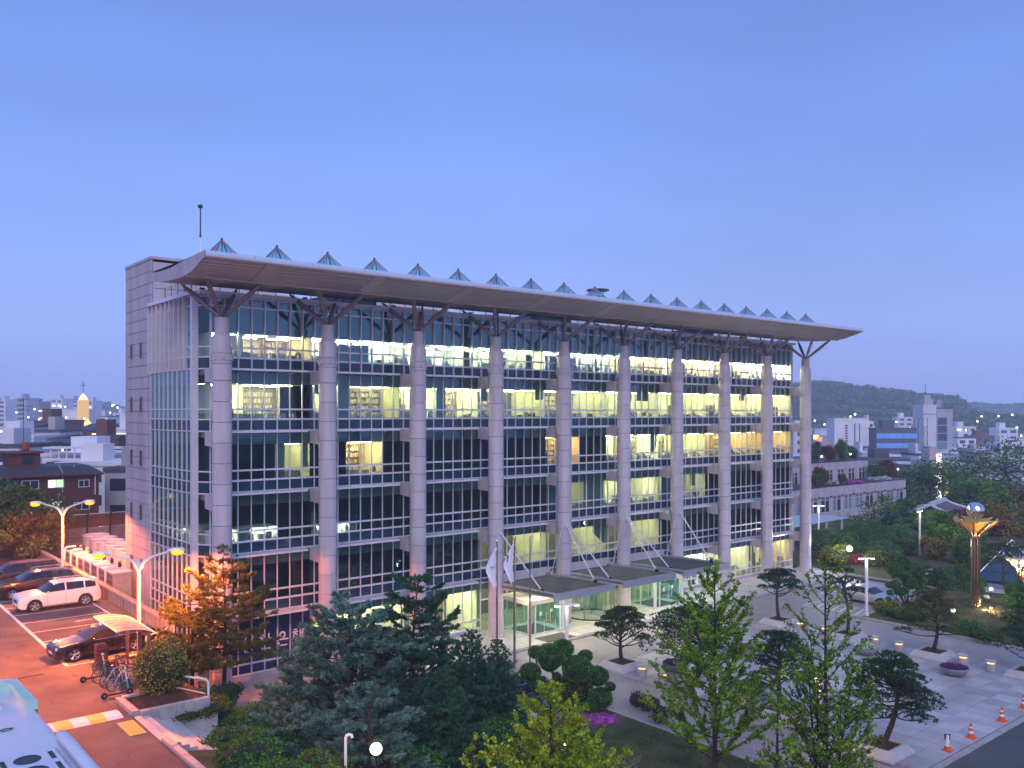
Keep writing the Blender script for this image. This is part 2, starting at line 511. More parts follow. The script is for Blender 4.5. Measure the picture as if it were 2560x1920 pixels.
def line(x0, y0, x1, y1, w, mb=ln, z=Z1):
    d = np.array([x1 - x0, y1 - y0], float); l = np.linalg.norm(d); d /= l; nrm = np.array([-d[1], d[0]]) * w / 2
    mb.q((x0 + nrm[0], y0 + nrm[1], z), (x0 - nrm[0], y0 - nrm[1], z), (x1 - nrm[0], y1 - nrm[1], z), (x1 + nrm[0], y1 + nrm[1], z))
line(-8.87, -2.95, -8.87, 32, .18); line(-4.1, -2.95 + 8, -4.1, 32, .12)
for y in (-2.9, 0.35, 2.85, 5.45, 8.2, 10.72, 13.2, 15.7, 18.2, 20.7, 23.2): line(-8.78, y, -4.16, y, .11)
for cx_, cy_ in ((-5.9, 4.15), (-5.9, 6.85)):
    ln.q((cx_ - .45, cy_ - .1, Z1), (cx_ - .1, cy_ - .16, Z1), (cx_ + .05, cy_, Z1), (cx_ - .1, cy_ + .14, Z1))
    ln.q((cx_ + .05, cy_ - .08, Z1), (cx_ + .6, cy_ - .05, Z1), (cx_ + .6, cy_ + .05, Z1), (cx_ + .05, cy_ + .1, Z1))
struct('parking_lines', ln, M['paint'])
hr = thing('speed_bump', 'yellow and white striped speed bump across the orange-lit car park', 'speed bump')
xx = -12.6
for k in range(7):
    x2 = xx + .62 if k < 6 else -8.88
    t = MB()
    prof = [(-12.3, 0), (-12.05, .06), (-11.65, .085), (-11.3, .06), (-11.1, 0)]
    for i in range(4):
        (ya, za), (yb, zb) = prof[i], prof[i + 1]
        t.q((xx, ya, Z1 + za), (x2, ya, Z1 + za), (x2 - .0, yb, Z1 + zb), (xx, yb, Z1 + zb))
    t.build('white_stripe' if k % 2 else 'yellow_stripe', M['paint'] if k % 2 else M['payel'], hr)
    xx = x2
dr = MB().box((-14.5, -3.68, LZ - .1), (-10.05, -3.42, LZ + .003))
dro = thing('drain_grate', 'long dark slotted drain grate set in the car park asphalt', 'drain')
dr.build('channel', M['dark'], dro)
me = MB().box((-.012, -.12, 0), (.012, .12, .015)).mesh('grate_bar', mat('grate_steel', (.10, .08, .07), .5, .6))
for k in range(0, 74): ob('grate_bar', me, dro, (-14.4 + k * .06, -3.55, LZ + .004))
# tactile strip and pale top landing by the stairs
tp = MB()
for i in range(6):
    for j in range(4): tp.bbox((-9.3 + j * .16, -14.6 + i * .3, LZ), (-9.15 + j * .16, -14.32 + i * .3, LZ + .012), .006)
o = tp.build('tactile_strip', M['payel']); tag(o, 'yellow tactile paving strip at the head of the stairs', 'tactile strip')

# ---------------- garden slopes
def patch(name, x0, x1, y0, y1, nx_, ny_, f, m):
    g = MB()
    for j in range(ny_ + 1):
        for i in range(nx_ + 1):
            x = x0 + (x1 - x0) * i / nx_; y = y0 + (y1 - y0) * j / ny_
            g.v.append((x, y, f(x, y)))
    for j in range(ny_):
        for i in range(nx_):
            a = j * (nx_ + 1) + i
            g.f.append((a, a + 1, a + nx_ + 2, a + nx_ + 1))
    return struct(name, g, m, smooth=True)
lawn = mat('lawn_grass', (0.045, 0.075, 0.028), 0.95, c2=(0.11, 0.105, 0.05), var=0.2, scale=0.7, bump=0.9, bscale=25, spec=0.1, detail=8)
def hum(x, y, a=.12): return a * (sin(x * .9 + y * .4) + cos(y * .7 - x * .3))
def fslope(x, y):
    t = min(1, max(0, (x + 8.4) / 9.5))
    z = (LZ - .05) * (1 - t * t * (3 - 2 * t)) + .08 * sin(x * 2 + y) * t * (1 - t) * 4 + .02
    if -17 < y < -12 and x > -8.3: z = min(z, max(.05, LZ - .9 - (x + 8.3) * .5))
    return z
patch('garden_slope', -8.5, 2.0, -50, -4.2, 40, 80, fslope, lawn)
def fgar(x, y): return .13 + .25 * max(0, 1 - ((x - 9) ** 2 / 40 + (y + 20) ** 2 / 40))
patch('garden_lawn', 2.0, 15.2, -50, -14.2, 20, 24, fgar, lawn)
kb = MB()
for a in np.arange(2, 15.2, 1.2): kb.bbox((a + .01, -14.2, 0), (a + 1.19, -14.0, .17), .02)
for a in np.arange(-50, -14, 1.2): kb.bbox((15.2, a + .01, 0), (15.4, a + 1.19, .17), .02)
kb.build('garden_kerb_row', M['kerb'])['kind'] = 'structure'
# right-hand garden
def fr(x, y): return .12 + .35 * max(0, 1 - ((x - 58) ** 2 / 60 + (y + 24) ** 2 / 60))
patch('right_lawn', 46.6, 95, -60, -13.9, 30, 24, fr, lawn)
def fr2(x, y): return .1 + max(0, min(1.2, (x - 72) * .03))
patch('far_lawn', 63.2, 100, -13.9, 30, 20, 20, fr2, lawn)
kb = MB()
for a in np.arange(-60, -14.2, 1.2): kb.bbox((46.35, a + .01, 0), (46.58, a + 1.19, .17), .03)
for a in np.arange(46.6, 60.8, 1.2): kb.bbox((a + .01, -13.88, 0), (a + 1.19, -13.66, .17), .03)
for a in np.arange(-13.6, 1.2, 1.2): kb.bbox((62.9, a + .01, 0), (63.15, a + 1.19, .17), .03)
kb.build('lawn_kerb_row', M['kerb'])['kind'] = 'structure'
ln2 = MB()
for y0, y1 in ((-13.2, -4.6),):
    for x in (47.4, 49.9, 55.3, 57.8, 60.3): line(x, y0, x, -8.4 if x < 58 else y1, .12, ln2, .0)
line(47.4, -8.35, 57.8, -8.35, .12, ln2, .0)
for k in range(7): line(53.2, -13.0 + k * .7, 55.1, -12.5 + k * .7, .13, ln2, .0)
for k in range(6): line(47.6, -13.0 + k * .7, 49.8, -12.5 + k * .7, .13, ln2, .0)
line(52.5, -6.8, 61.2, -4.4, .1, ln2, .0); line(52.5, -6.8, 58, -7.6, .1, ln2, .0)
struct('bay_lines', ln2, M['paint'])
struct('round_path', MB().lathe([(3.0, 0), (7.6, 0)], 40, c=(71.5, -15.5, .22)), M['platf'])

# ================================================================== MAIN BUILDING
B = thing('office_building', 'six-storey granite and glass office block with ten tall columns under a wing roof', 'building')
# stone tower at the left end
core = MB().box((-.62, 10.6, -.2), (8.2, 16.4, 26.6)).box((0, 6.2, -.2), (BEND - .3, 16.3, 23.3))
core.build('core_wall', mat('core_backing', (0.12, 0.11, 0.12), 0.9), B)
nr, nc = 34, 7
ph = 26.75 / nr; pw = 5.9 / nc
mp_ = MB().bbox((0, 0, 0), (1, 1, 1), 0)
pm = MB(); w2, h2 = pw / 2 - .014, ph / 2 - .012
pm.v = [(0, w2, -h2), (0, -w2, -h2), (0, -w2, h2), (0, w2, h2), (-.05, w2 - .006, -h2 + .006), (-.05, -w2 + .006, -h2 + .006), (-.05, -w2 + .006, h2 - .006), (-.05, w2 - .006, h2 - .006)]
pm.f = [(4, 5, 6, 7), (0, 1, 5, 4), (1, 2, 6, 5), (2, 3, 7, 6), (3, 0, 4, 7)]
pme = pm.mesh('stone_panel', M['granite'])
wins = []
for k in range(6):
    for yy in (14.9, 12.75): wins.append((yy, 20.75 - k * 3.72))
for r in range(nr):
    for c in range(nc):
        ob('stone_panel', pme, B, (-.63 + random.uniform(-.003, .003), 10.55 + (c + .5) * pw, (r + .5) * ph))
fpm = MB(); w2, h2 = .72, .44
fpm.v = [(-w2, 0, -h2), (w2, 0, -h2), (w2, 0, h2), (-w2, 0, h2), (-w2 + .01, -.05, -h2 + .01), (w2 - .01, -.05, -h2 + .01), (w2 - .01, -.05, h2 - .01), (-w2 + .01, -.05, h2 - .01)]
fpm.f = [(4, 5, 6, 7), (0, 1, 5, 4), (1, 2, 6, 5), (2, 3, 7, 6), (3, 0, 4, 7)]
fme = fpm.mesh('stone_panel', M['granite'])
for r in range(4):
    for c in range(6): ob('stone_panel', fme, B, (.12 + c * 1.46, 10.58, 23.45 + r * .9))
MB().box((-.72, 10.5, 26.76), (8.3, 16.5, 26.95)).build('coping', M['granite'], B)
wm = MB().box((-.04, -.2, -.5), (.0, .2, .5)).mesh('slot_window', M['dark'])
wf = MB().box((-.055, -.24, -.54), (-.0, -.2, .54)).box((-.055, .2, -.54), (-.0, .24, .54)).box((-.055, -.2, -.54), (0, .2, -.5)).box((-.055, -.2, .5), (0, .2, .54)).mesh('window_frame', M['alud'])
for yy, zz in wins:
    o = ob('slot_window', wm, B, (-.685, yy, zz)); ob('window_frame', wf, o, (0, 0, 0))

# ---- curtain wall, front
NM = int(BEND / MU)          # 72 panes
mulls = [k * MU for k in range(NM + 1)]
doorbay = lambda x: 20.4 < x < 40.8
mm1 = MB().box((-.03, -.06, 0), (.03, .03, 1)).mesh('mullion', M['alu'])
mm2 = MB().box((-.035, -.17, 0), (.035, .03, 1)).mesh('mullion', M['alu'])
for x in mulls:
    zb = 3.75 if doorbay(x) else .35
    o = ob('mullion', mm1, B, (x, FYY, zb)); o.scale = (1, 1, 19.06 - zb)
    o = ob('mullion', mm2, B, (x, FYY, 19.06)); o.scale = (1, 1, 4.44)
rows = []   # (z0, z1, kind)
tz = []
for f in range(6):
    z0, z1 = LV[f], LV[f + 1]
    if f == 0:
        tz += [.38, 1.02]; rows += [(.42, .98, 'small'), (1.06, 4.0, 'tall')]
    else:
        a, b_ = z0 + .74, z0 + 1.36
        tz += [z0 + .03, a, b_]
        rows += [(z0 + .08, a - .04, 'spand'), (a + .04, b_ - .04, 'small'), (b_ + .04, (22.85 if f == 5 else z1 - .03), 'tall')]
tz += [22.9, 23.46]; rows += [(22.95, 23.42, 'small')]
for z in tz:
    segs = [(0.0, BEND)] if z > 3.9 else [(0, 20.3), (40.9, BEND)]
    for a, b_ in segs: MB().box((a, FYY - .085, z - .055), (b_, FYY + .02, z + .055)).build('transom', M['alu'], B)
cnt = {'tall': 0, 'small': 0, 'spand': 0}
rest = {'tall': MB(), 'small': MB(), 'spand': MB()}
pmesh = {}
names = {'tall': 'tall_pane', 'small': 'small_pane', 'spand': 'spandrel_panel'}
for i in range(NM):
    xc = (i + .5) * MU
    for (z0, z1, kd) in rows:
        if z1 < 4.01 and doorbay(xc): continue
        if z1 < 4.01 and xc < 6.4: continue    # banner bay
        mt = M['spandrel'] if kd == 'spand' else (M['glasst'] if z0 > 19.1 else M['glassw'])
        ta, tb = random.gauss(0, .0022), random.gauss(0, .0022)
        hw, hh = MU / 2 - .04, (z1 - z0) / 2
        if cnt[kd] < 296:
            key = (kd, round(z1 - z0, 3), mt.name)
            if key not in pmesh: pmesh[key] = MB().box((-hw, -.01, -hh), (hw, .01, hh)).mesh(names[kd], mt)
            ob(names[kd], pmesh[key], B, (xc, FYY, (z0 + z1) / 2), rot=(ta, 0, tb))
        else:
            rest[kd].q((xc - hw, FYY + tb * hw * 3, z0), (xc + hw, FYY - tb * hw * 3, z0), (xc + hw, FYY - tb * hw * 3 + ta * 3, z1), (xc - hw, FYY + tb * hw * 3 + ta * 3, z1))
        cnt[kd] += 1
for kd in rest:
    if rest[kd].v:
        o = rest[kd].build(names[kd] + '_field', M['spandrel'] if kd == 'spand' else M['glassw'], B); o['kind'] = 'stuff'
MB().box((0, FYY - .12, -.1), (20.3, FYY + .3, .34)).box((40.9, FYY - .12, -.1), (BEND, FYY + .3, .34)).build('plinth', M['granite'], B)
MB().box((-.75, FYY - .42, 23.5), (BEND + .1, FYY + .5, 23.72)).build('parapet', M['alu'], B)
# ceilings' bulkheads behind the glass, floor slabs
for f in range(6):
    z1 = LV[f + 1]
    top = z1 if f < 5 else 23.4
    zc = z1 - .82 if f < 5 else 21.35
    MB().box((.05, FYY + .14, zc), (BEND - .05, FYY + .2, top)).build('bulkhead', M['bulk'], B)
    MB().box((-.3, FYY + .21, z1 - .35 if f < 5 else 23.1), (BEND - .1, 10.5, z1 - .05 if f < 5 else 23.4)).build('floor_slab', mat('slab_concrete', (.2, .2, .2), .9), B)
MB().box((-.3, FYY + .03, -.1), (BEND - .1, 10.4, .1)).build('floor_slab', M['platf'], B)

# ---- chamfered corner and side glazing (plane X=-.75, Y 2.6..10.5)
XS = -.72
MB().box((XS - .12, 2.5, 0), (XS + .25, 2.85, 23.5)).build('corner_post', M['alu'], B)
sy = [2.85 + k * .85 for k in range(10)]
ms = MB().box((-.07, -.028, 0), (.03, .028, 1)).mesh('mullion', M['alu'])
ms2 = MB().box((-.26, -.04, 0), (.03, .04, 1)).mesh('mullion', M['alu'])
for y in sy[1:]:
    o = ob('mullion', ms, B, (XS, y, .35)); o.scale = (1, 1, 18.7)
    o = ob('mullion', ms2, B, (XS, y, 19.06)); o.scale = (1, 1, 4.44)
for z in tz:
    MB().box((XS - .06, 2.86, z - .035), (XS + .02, 10.5, z + .035)).build('transom', M['alu'], B)
    MB().q((XS + .26, 2.5, z - .04), (0.0, FYY - .07, z - .04), (0.0, FYY - .07, z + .04), (XS + .26, 2.5, z + .04)).build('transom', M['alu'], B)
for (z0, z1, kd) in rows:
    mt = M['spandrel'] if kd == 'spand' else (M['glasst'] if z0 > 19.1 else M['glassw'])
    me = MB().box((-.01, -.39, z0), (.01, .39, z1)).mesh('side_pane', mt)
    for k in range(9):
        ob('side_pane', me, B, (XS, 2.85 + (k + .5) * .85, 0), rot=(0, 0, random.gauss(0, .003)))
    MB().q((XS + .24, 2.55, z0), (0.0, FYY, z0), (0.0, FYY, z1), (XS + .24, 2.55, z1)).build('corner_pane', mt, B)
MB().box((XS - .3, 2.4, 23.5), (XS + .6, 10.5, 23.72)).build('parapet', M['alu'], B)
MB().box((XS - .14, 2.4, -.1), (XS + .2, 10.5, .34)).build('plinth', M['granite'], B)
for f in range(6):
    z1 = LV[f + 1]
    MB().box((XS + .14, 3.0, z1 - .82 if f < 5 else 21.35), (XS + .2, 10.4, z1 if f < 5 else 23.4)).build('bulkhead', M['bulk'], B)
# right end wall
MB().box((BEND, FYY + .05, 0), (BEND + .25, 16.3, 23.5)).build('end_wall', M['granite'], B)
MB().box((-.5, 2.6, 23.40), (BEND, 16.3, 23.49)).build('roof_deck', M['conc'], B)

# ---- light shelves per bay and level
me = MB().box((0, -1.08, -.085), (5.05, -.16, .04)).mesh('light_shelf', M['alu'])
mb_ = MB()
for k in range(6):
    x = .1 + k * .85
    mb_.q((x, -.95, -.04), (x, -.16, -.2), (x, -.16, -.04)); mb_.q((x + .04, -.95, -.04), (x + .04, -.16, -.04), (x + .04, -.16, -.2))
mbr = mb_.mesh('shelf_bracket', M['alu'])
for k in range(9):
    for z in LV[1:6]:
        if z < 8 and 2 < k < 6 and z < 5: continue
        o = ob('light_shelf', me, B, (k * S + .8, FYY, z + .02)); ob('shelf_bracket', mbr, o, (0, 0, 0))

# ---- columns
dr_h = 1.19
dme = MB().lathe([(.51, .0), (.565, .014), (.565, dr_h - .014), (.51, dr_h)], 32).mesh('column_drum', M['column'], True)
em = MB()
for s_ in (-1, 1):
    pts = []
    for k in range(9):
        t = -2.3 + k * .5
        pts.append((s_ * (.13 + .10 * cos(t)), .0, .12 * sin(t) + .02))
    em.path(pts, [.012, .022, .028, .03, .03, .03, .026, .02, .01], 5)
em.path([(0, 0, -.14), (0, 0, -.05), (0, 0, .06)], [.03, .045, .012], 5)
emme = em.mesh('carved_emblem', M['column'], True)
for k in range(10):
    cb = MB().lathe([(.50, 0), (.50, 19.3)], 24).lathe([(.585, .12), (.6, .2), (.6, .26), (.565, .3)], 32)
    c = cb.build('column', M['column'], B, True, (k * S, 0, 0))
    z = .3
    for j in range(15):
        ob('column_drum', dme, c, (0, 0, z), rot=(0, 0, random.uniform(0, 6))); z += 1.2
    MB().lathe([(.52, 18.33), (.565, 18.34), (.565, 19.28), (.52, 19.29)], 32).build('column_drum', M['column'], c, True)
    MB().lathe([(.53, 19.30), (.575, 19.31), (.575, 19.88), (.53, 19.89)], 32).build('carved_band', M['column'], c, True)
    for j in range(8):
        t = j * pi / 4 + .2
        ob('carved_emblem', emme, c, (.58 * cos(t), .58 * sin(t), 19.6), rot=(0, 0, t + pi / 2))
    MB().lathe([(.52, 19.9), (.55, 19.91), (.55, 20.84), (.50, 20.93), (.41, 21.12), (.40, 21.13), (.40, 21.97), (.36, 21.99), (0, 22)], 32).build('column_collar', M['fascia'] if 0 else M['column'], c, True)
    for dx, dy in ((-1.66, -1.92), (1.66, -1.92), (-1.66, 1.92), (1.66, 1.92)):
        t = np.array([dx, dy, 23.98]); b0 = np.array([dx * .05, dy * .05, 22.0])
        pts = [b0 + (t - b0) * q for q in (0, .08, .3, .55, .8, .95, 1)]
        MB().path(pts, [.07, .10, .14, .155, .13, .075, .05], 10).build('strut', M['strut'], c, True)
    MB().lathe([(.16, 21.99), (.2, 22.03), (.13, 22.12), (0, 22.14)], 12).build('strut_node', M['dark'], c, True)
    for z in LV[1:6]:
        if z == LV[1] and 3 <= k <= 6: continue
        mb2 = MB()
        x1 = .39
        mb2.v = [(-x1, .45, z - .85), (x1, .45, z - .85), (x1, 1.68, z - .80), (-x1, 1.68, z - .80), (-x1, .45, z + .04), (x1, .45, z + .04), (x1, 1.68, z + .04), (-x1, 1.68, z + .04)]
        mb2.f = [(0, 3, 2, 1), (4, 5, 6, 7), (0, 1, 5, 4), (1, 2, 6, 5), (2, 3, 7, 6), (3, 0, 4, 7)]
        mb2.build('column_bracket', M['column'], c)

# ---- wing roof
RX0, RX1 = -2.7, 64.1
prof = [(4.2, 24.34), (2.1, 24.05), (-1.95, 23.93), (-2.6, 24.03), (-3.2, 24.17), (-3.8, 24.34), (-4.3, 24.52), (-4.62, 24.68)]
R = tag(MB().q((RX0 + .1, 4.1, 24.5), (RX1 - .1, 4.1, 24.5), (RX1 - .1, -1.9, 24.2), (RX0 + .1, -1.9, 24.2)).build('wing_roof', M['soffit'], B))
# sloped front boards
fr_ = prof[2:]
def along(t):
    seg = [sqrt((fr_[i + 1][0] - fr_[i][0]) ** 2 + (fr_[i + 1][1] - fr_[i][1]) ** 2) for i in range(len(fr_) - 1)]
    tot = sum(seg); d = t * tot
    for i, s_ in enumerate(seg):
        if d <= s_ or i == len(seg) - 1:
            q = d / s_
            return (fr_[i][0] + (fr_[i + 1][0] - fr_[i][0]) * q, fr_[i][1] + (fr_[i + 1][1] - fr_[i][1]) * q)
        d -= s_
ribx = [k * S + 1.2 for k in range(-1, 10)]
edges = [RX0]
for x in ribx:
    for e in (x - .45, x + .45):
        if RX0 < e < RX1: edges.append(e)
edges.append(RX1)
edges = sorted(edges)
nb = 8
spans = []
for a, b_ in zip(edges[:-1], edges[1:]):
    spans.append((a, b_))
for (a, b_) in spans:
    if b_ - a < 1.0:
        mb2 = MB()
        for t in range(8):
            p, q = along(t / 8), along((t + 1) / 8)
            mb2.q((a + .012, p[0], p[1] - .01), (b_ - .012, p[0], p[1] - .01), (b_ - .012, q[0], q[1] - .01), (a + .012, q[0], q[1] - .01))
        mb2.build('rib_panel', M['soffit'], R)
    else:
        for t in range(nb):
            p, q = along(t / nb), along((t + 1) / nb)
            dy, dz = q[0] - p[0], q[1] - p[1]; l = sqrt(dy * dy + dz * dz); u = .034 / l
            mb2 = MB()
            a2, b2 = a + .012, b_ - .012
            P0 = (p[0] + dy * u, p[1] + dz * u); P1 = (q[0] - dy * u, q[1] - dz * u)
            nn = (-dz / l * .03, dy / l * .03)
            mb2.q((a2, P0[0], P0[1]), (b2, P0[0], P0[1]), (b2, P1[0], P1[1]), (a2, P1[0], P1[1]))
            mb2.q((a2, P0[0], P0[1]), (a2, P0[0] - nn[0], P0[1] - nn[1] + .03), (b2, P0[0] - nn[0], P0[1] - nn[1] + .03), (b2, P0[0], P0[1]))
            mb2.q((a2, P1[0], P1[1]), (b2, P1[0], P1[1]), (b2, P1[0] - nn[0], P1[1] + .03), (a2, P1[0] - nn[0], P1[1] + .03))
            mb2.build('soffit_board', M['soffit'], R)
back = MB()
for (a, b_) in ((RX0, RX1),):
    for t in range(8):
        p, q = along(t / 8), along((t + 1) / 8)
        back.q((a, p[0], p[1] + .035), (b_, p[0], p[1] + .035), (b_, q[0], q[1] + .035), (a, q[0], q[1] + .035))
back.build('soffit_joint', M['dark'], R)
# flat soffit with shallow pyramids
for k in range(-1, 19):
    x0 = max(RX0, k * 3.4 - 1.7 + 1.7 - 0.04 - 0); x1 = min(RX1, k * 3.4 + 3.4)
    if k == -1: x0 = RX0; x1 = 0 - .0
    if k == 18: x1 = RX1
    xc = (x0 + x1) / 2
    cpt = (xc, 0, 24.42)
    cs = [(x0 + .03, -1.9, 23.95), (x1 - .03, -1.9, 23.95), (x1 - .03, 2.05, 24.05), (x0 + .03, 2.05, 24.05)]
    mb2 = MB()
    for j in range(4): mb2.q(cs[j], cs[(j + 1) % 4], cpt)
    mb2.build('soffit_panel', M['soffit'], R)
    MB().q((x0 + .02, 2.08, 24.05), (x1 - .02, 2.08, 24.05), (x1 - .02, 4.2, 24.34), (x0 + .02, 4.2, 24.34)).build('soffit_panel', M['soffit'], R)
MB().path([(RX0, -1.93, 23.93), (RX1, -1.93, 23.93)], .07, 8).build('edge_tube', M['soffit'], R, True)
# nosing, fascia segments
MB().path([(RX0, -4.64, 24.66), (RX1, -4.64, 24.66)], .11, 10).build('nosing', M['soffit'], R, True)
for k in range(20):
    a, b_ = max(RX0, -3.4 + k * 3.4), min(RX1, k * 3.4)
    a += .012; b_ -= .012
    MB().q((a, -4.72, 24.74), (b_, -4.72, 24.74), (b_, -4.58, 24.95), (a, -4.58, 24.95)).q((a, -4.58, 24.95), (b_, -4.58, 24.95), (b_, -1.6, 24.86), (a, -1.6, 24.86)).q((a, -1.6, 24.86), (b_, -1.6, 24.86), (b_, 4.3, 24.85), (a, 4.3, 24.85)).q((a, -4.72, 24.74), (a, -4.58, 24.95), (a, -4.5, 24.7)).build('fascia_panel', M['fascia'], R)
MB().q((RX0, 4.3, 24.85), (RX1, 4.3, 24.85), (RX1, 4.3, 24.34), (RX0, 4.3, 24.34)).build('back_edge', M['fascia'], R)
for X, nm in ((RX0, 1), (RX1, -1)):
    top = [(-4.62, 24.93), (-3.5, 24.9), (-2.2, 24.84), (-.6, 24.74), (.8, 24.66), (2.3, 24.68), (3.3, 24.75), (4.3, 24.86)]
    bot = [(-4.7, 24.62), (-3.7, 24.31), (-2.6, 24.02), (-1.3, 23.93), (.2, 23.95), (2.1, 24.05), (3.2, 24.18), (4.3, 24.34)]
    for i in range(7):
        y0_, y1_ = top[i][0], top[i + 1][0]; e = .012
        MB().q((X - .03 * nm, bot[i][0] + e, bot[i][1] + .0), (X - .03 * nm, bot[i + 1][0] - e, bot[i + 1][1]), (X - .03 * nm, top[i + 1][0] - e, top[i + 1][1]), (X - .03 * nm, top[i][0] + e, top[i][1])).build('end_panel', M['granite'], R)
# skylight pyramids
pg = MB(); hb = 1.25; za, zb = 26.5, 24.9
cn = [(-hb, -hb, zb), (hb, -hb, zb), (hb, hb, zb), (-hb, hb, zb)]
for j in range(4):
    a, b_ = cn[j], cn[(j + 1) % 4]
    pg.q(a, b_, (0, 0, za))
pgm = pg.mesh('skylight_glazing', M['glasss'])
pb = MB()
for j in range(4):
    pb.path([cn[j], (0, 0, za + .02)], .045, 6); pb.path([cn[j], cn[(j + 1) % 4]], .05, 6)
    a, b_ = cn[j], cn[(j + 1) % 4]
    for q in (.36, .64):
        pb.path([tuple(a[i] + (b_[i] - a[i]) * q for i in range(3)), (0, 0, za)], .022, 4)
pbm = pb.mesh('skylight_frame', M['strut'])
pc = MB().lathe([(.09, za - .05), (.07, za + .08), (0, za + .14)], 8).mesh('skylight_finial', M['dark'])
for k in range(19):
    o = ob('skylight', pbm, R, (k * 3.4, 0, 0))
    ob('skylight_glazing', pgm, R, (k * 3.4, 0, 0)); ob('skylight_finial', pc, R, (k * 3.4, 0, 0))

# ---- roof railing and rooftop plant
rl = MB()
rl.path([(-.6, 2.1, 24.55), (BEND, 2.1, 24.55)], .03, 6).path([(-.6, 2.1, 24.15), (BEND, 2.1, 24.15)], .02, 5)
rl.path([(-.6, 2.1, 24.55), (-.6, 8, 24.55)], .03, 6).path([(-.6, 2.1, 24.15), (-.6, 8, 24.15)], .02, 5)
rr = rl.build('roof_railing', M['alu'], B)
me = MB().box((-.02, -.02, 0), (.02, .02, .84)).mesh('rail_post', M['dark'])
for k in range(52): ob('rail_post', me, rr, (-.5 + k * 1.2, 2.1, 23.72))
for k in range(5): ob('rail_post', me, rr, (-.6, 3.3 + k * 1.2, 23.72))
random.seed(5)
x = 4.0
for k in range(9):
    w = [3.5, 4, 5, 3, 4.5, 6, 3.5, 4, 4][k]
    mb2 = MB().box((x, 5.6, 23.49), (x + w, 9, 24.45 + .25 * (k % 3)))
    o = mb2.build('rooftop_unit', M['white'] if k % 3 != 1 else M['spandrel'], B)
    for j in range(int(w / .8)):
        MB().box((x + .12 + j * .8, 5.57, 23.7), (x + .75 + j * .8, 5.6, 24.35)).build('louvre_panel', M['glasss'] if k % 2 else M['alud'], o)
    x += w + [2.2, 1.5, 3.6, 2, 2.8, 1.5, 2.2, 2, 2][k]
for k in range(10):
    MB().box((k * S - .12, 3.0, 23.49), (k * S + .12, 3.3, 24.05)).build('roof_stub', M['dark'], B)
an = thing('lightning_mast', 'slim dark lightning mast with a small ball standing on the left end of the roof', 'mast', (1.66, 8.0, 23.49))
MB().path([(0, 0, 0), (0, 0, 4.6)], .05, 8).build('lower_pole', M['alu'], an)
MB().path([(0, 0, 4.6), (0, 0, 4.75), (0, 0, 4.8), (0, 0, 6.55)], [.05, .09, .05, .04], 8).build('upper_pole', M['dark'], an)
MB().ball((0, 0, 6.66), .17, 14, 8, (1, 1, .8)).build('ball_finial', M['dark'], an, True)
dk = thing('roof_disc', 'flat dark disc on thin legs rising behind the roof pyramids', 'roof antenna', (37.2, 6.2, 23.49))
MB().lathe([(0, 4.02), (1.0, 4.02), (1.05, 4.06), (1.0, 4.12), (0, 4.16)], 28).build('disc', M['dark'], dk, True)
for t in (0, 2.1, 4.2): MB().path([(.15 * cos(t), .15 * sin(t), 0), (.25 * cos(t), .25 * sin(t), 2.8), (.8 * cos(t), .8 * sin(t), 4.02)], .035, 6).build('leg', M['dark'], dk)

# ================================================================== ROOMS
wallm = {'y': mat('room_wall_green', (0.74, 0.72, 0.52), 0.9, var=.06, scale=.6), 'w': mat('room_wall_warm', (0.78, 0.66, 0.46), 0.9, var=.06, scale=.6),
         'c': mat('room_wall_white', (0.80, 0.80, 0.76), 0.9, var=.05, scale=.6), 'o': mat('room_wall_tan', (0.62, 0.42, 0.2), 0.9, var=.1, scale=.6),
         'd': mat('room_wall_unlit', (0.03, 0.045, 0.06), 0.9, var=.3, scale=.5)}  # darkness of the unlit rooms is put into this wall colour
lampm = {'y': emat('tube_light_yellow', (1.0, .93, .56), 85), 'w': emat('tube_light_warm', (1.0, .80, .50), 60), 'c': emat('tube_light_cool', (.98, 1.0, .80), 90),
         'o': emat('tube_light_tan', (1.0, .74, .36), 55), 'dim': emat('tube_light_dim', (1.0, .90, .46), 32)}
woodm = mat('shelf_wood', (0.42, 0.26, 0.11), .6, var=.15)
bookm = mat('book_spines', (0.45, 0.40, 0.32), .8, var=.3, scale=9, island=.7)
deskm = mat('desk_things', (0.32, 0.33, 0.30), .6, var=.5, scale=4, island=.7)
curtm = mat('roller_blind', (0.13, 0.19, 0.21), .85, var=.08, scale=.6)
blindl = mat('light_blind', (0.62, 0.64, 0.42), .8, var=.05, scale=.6)
roomgeo = {}
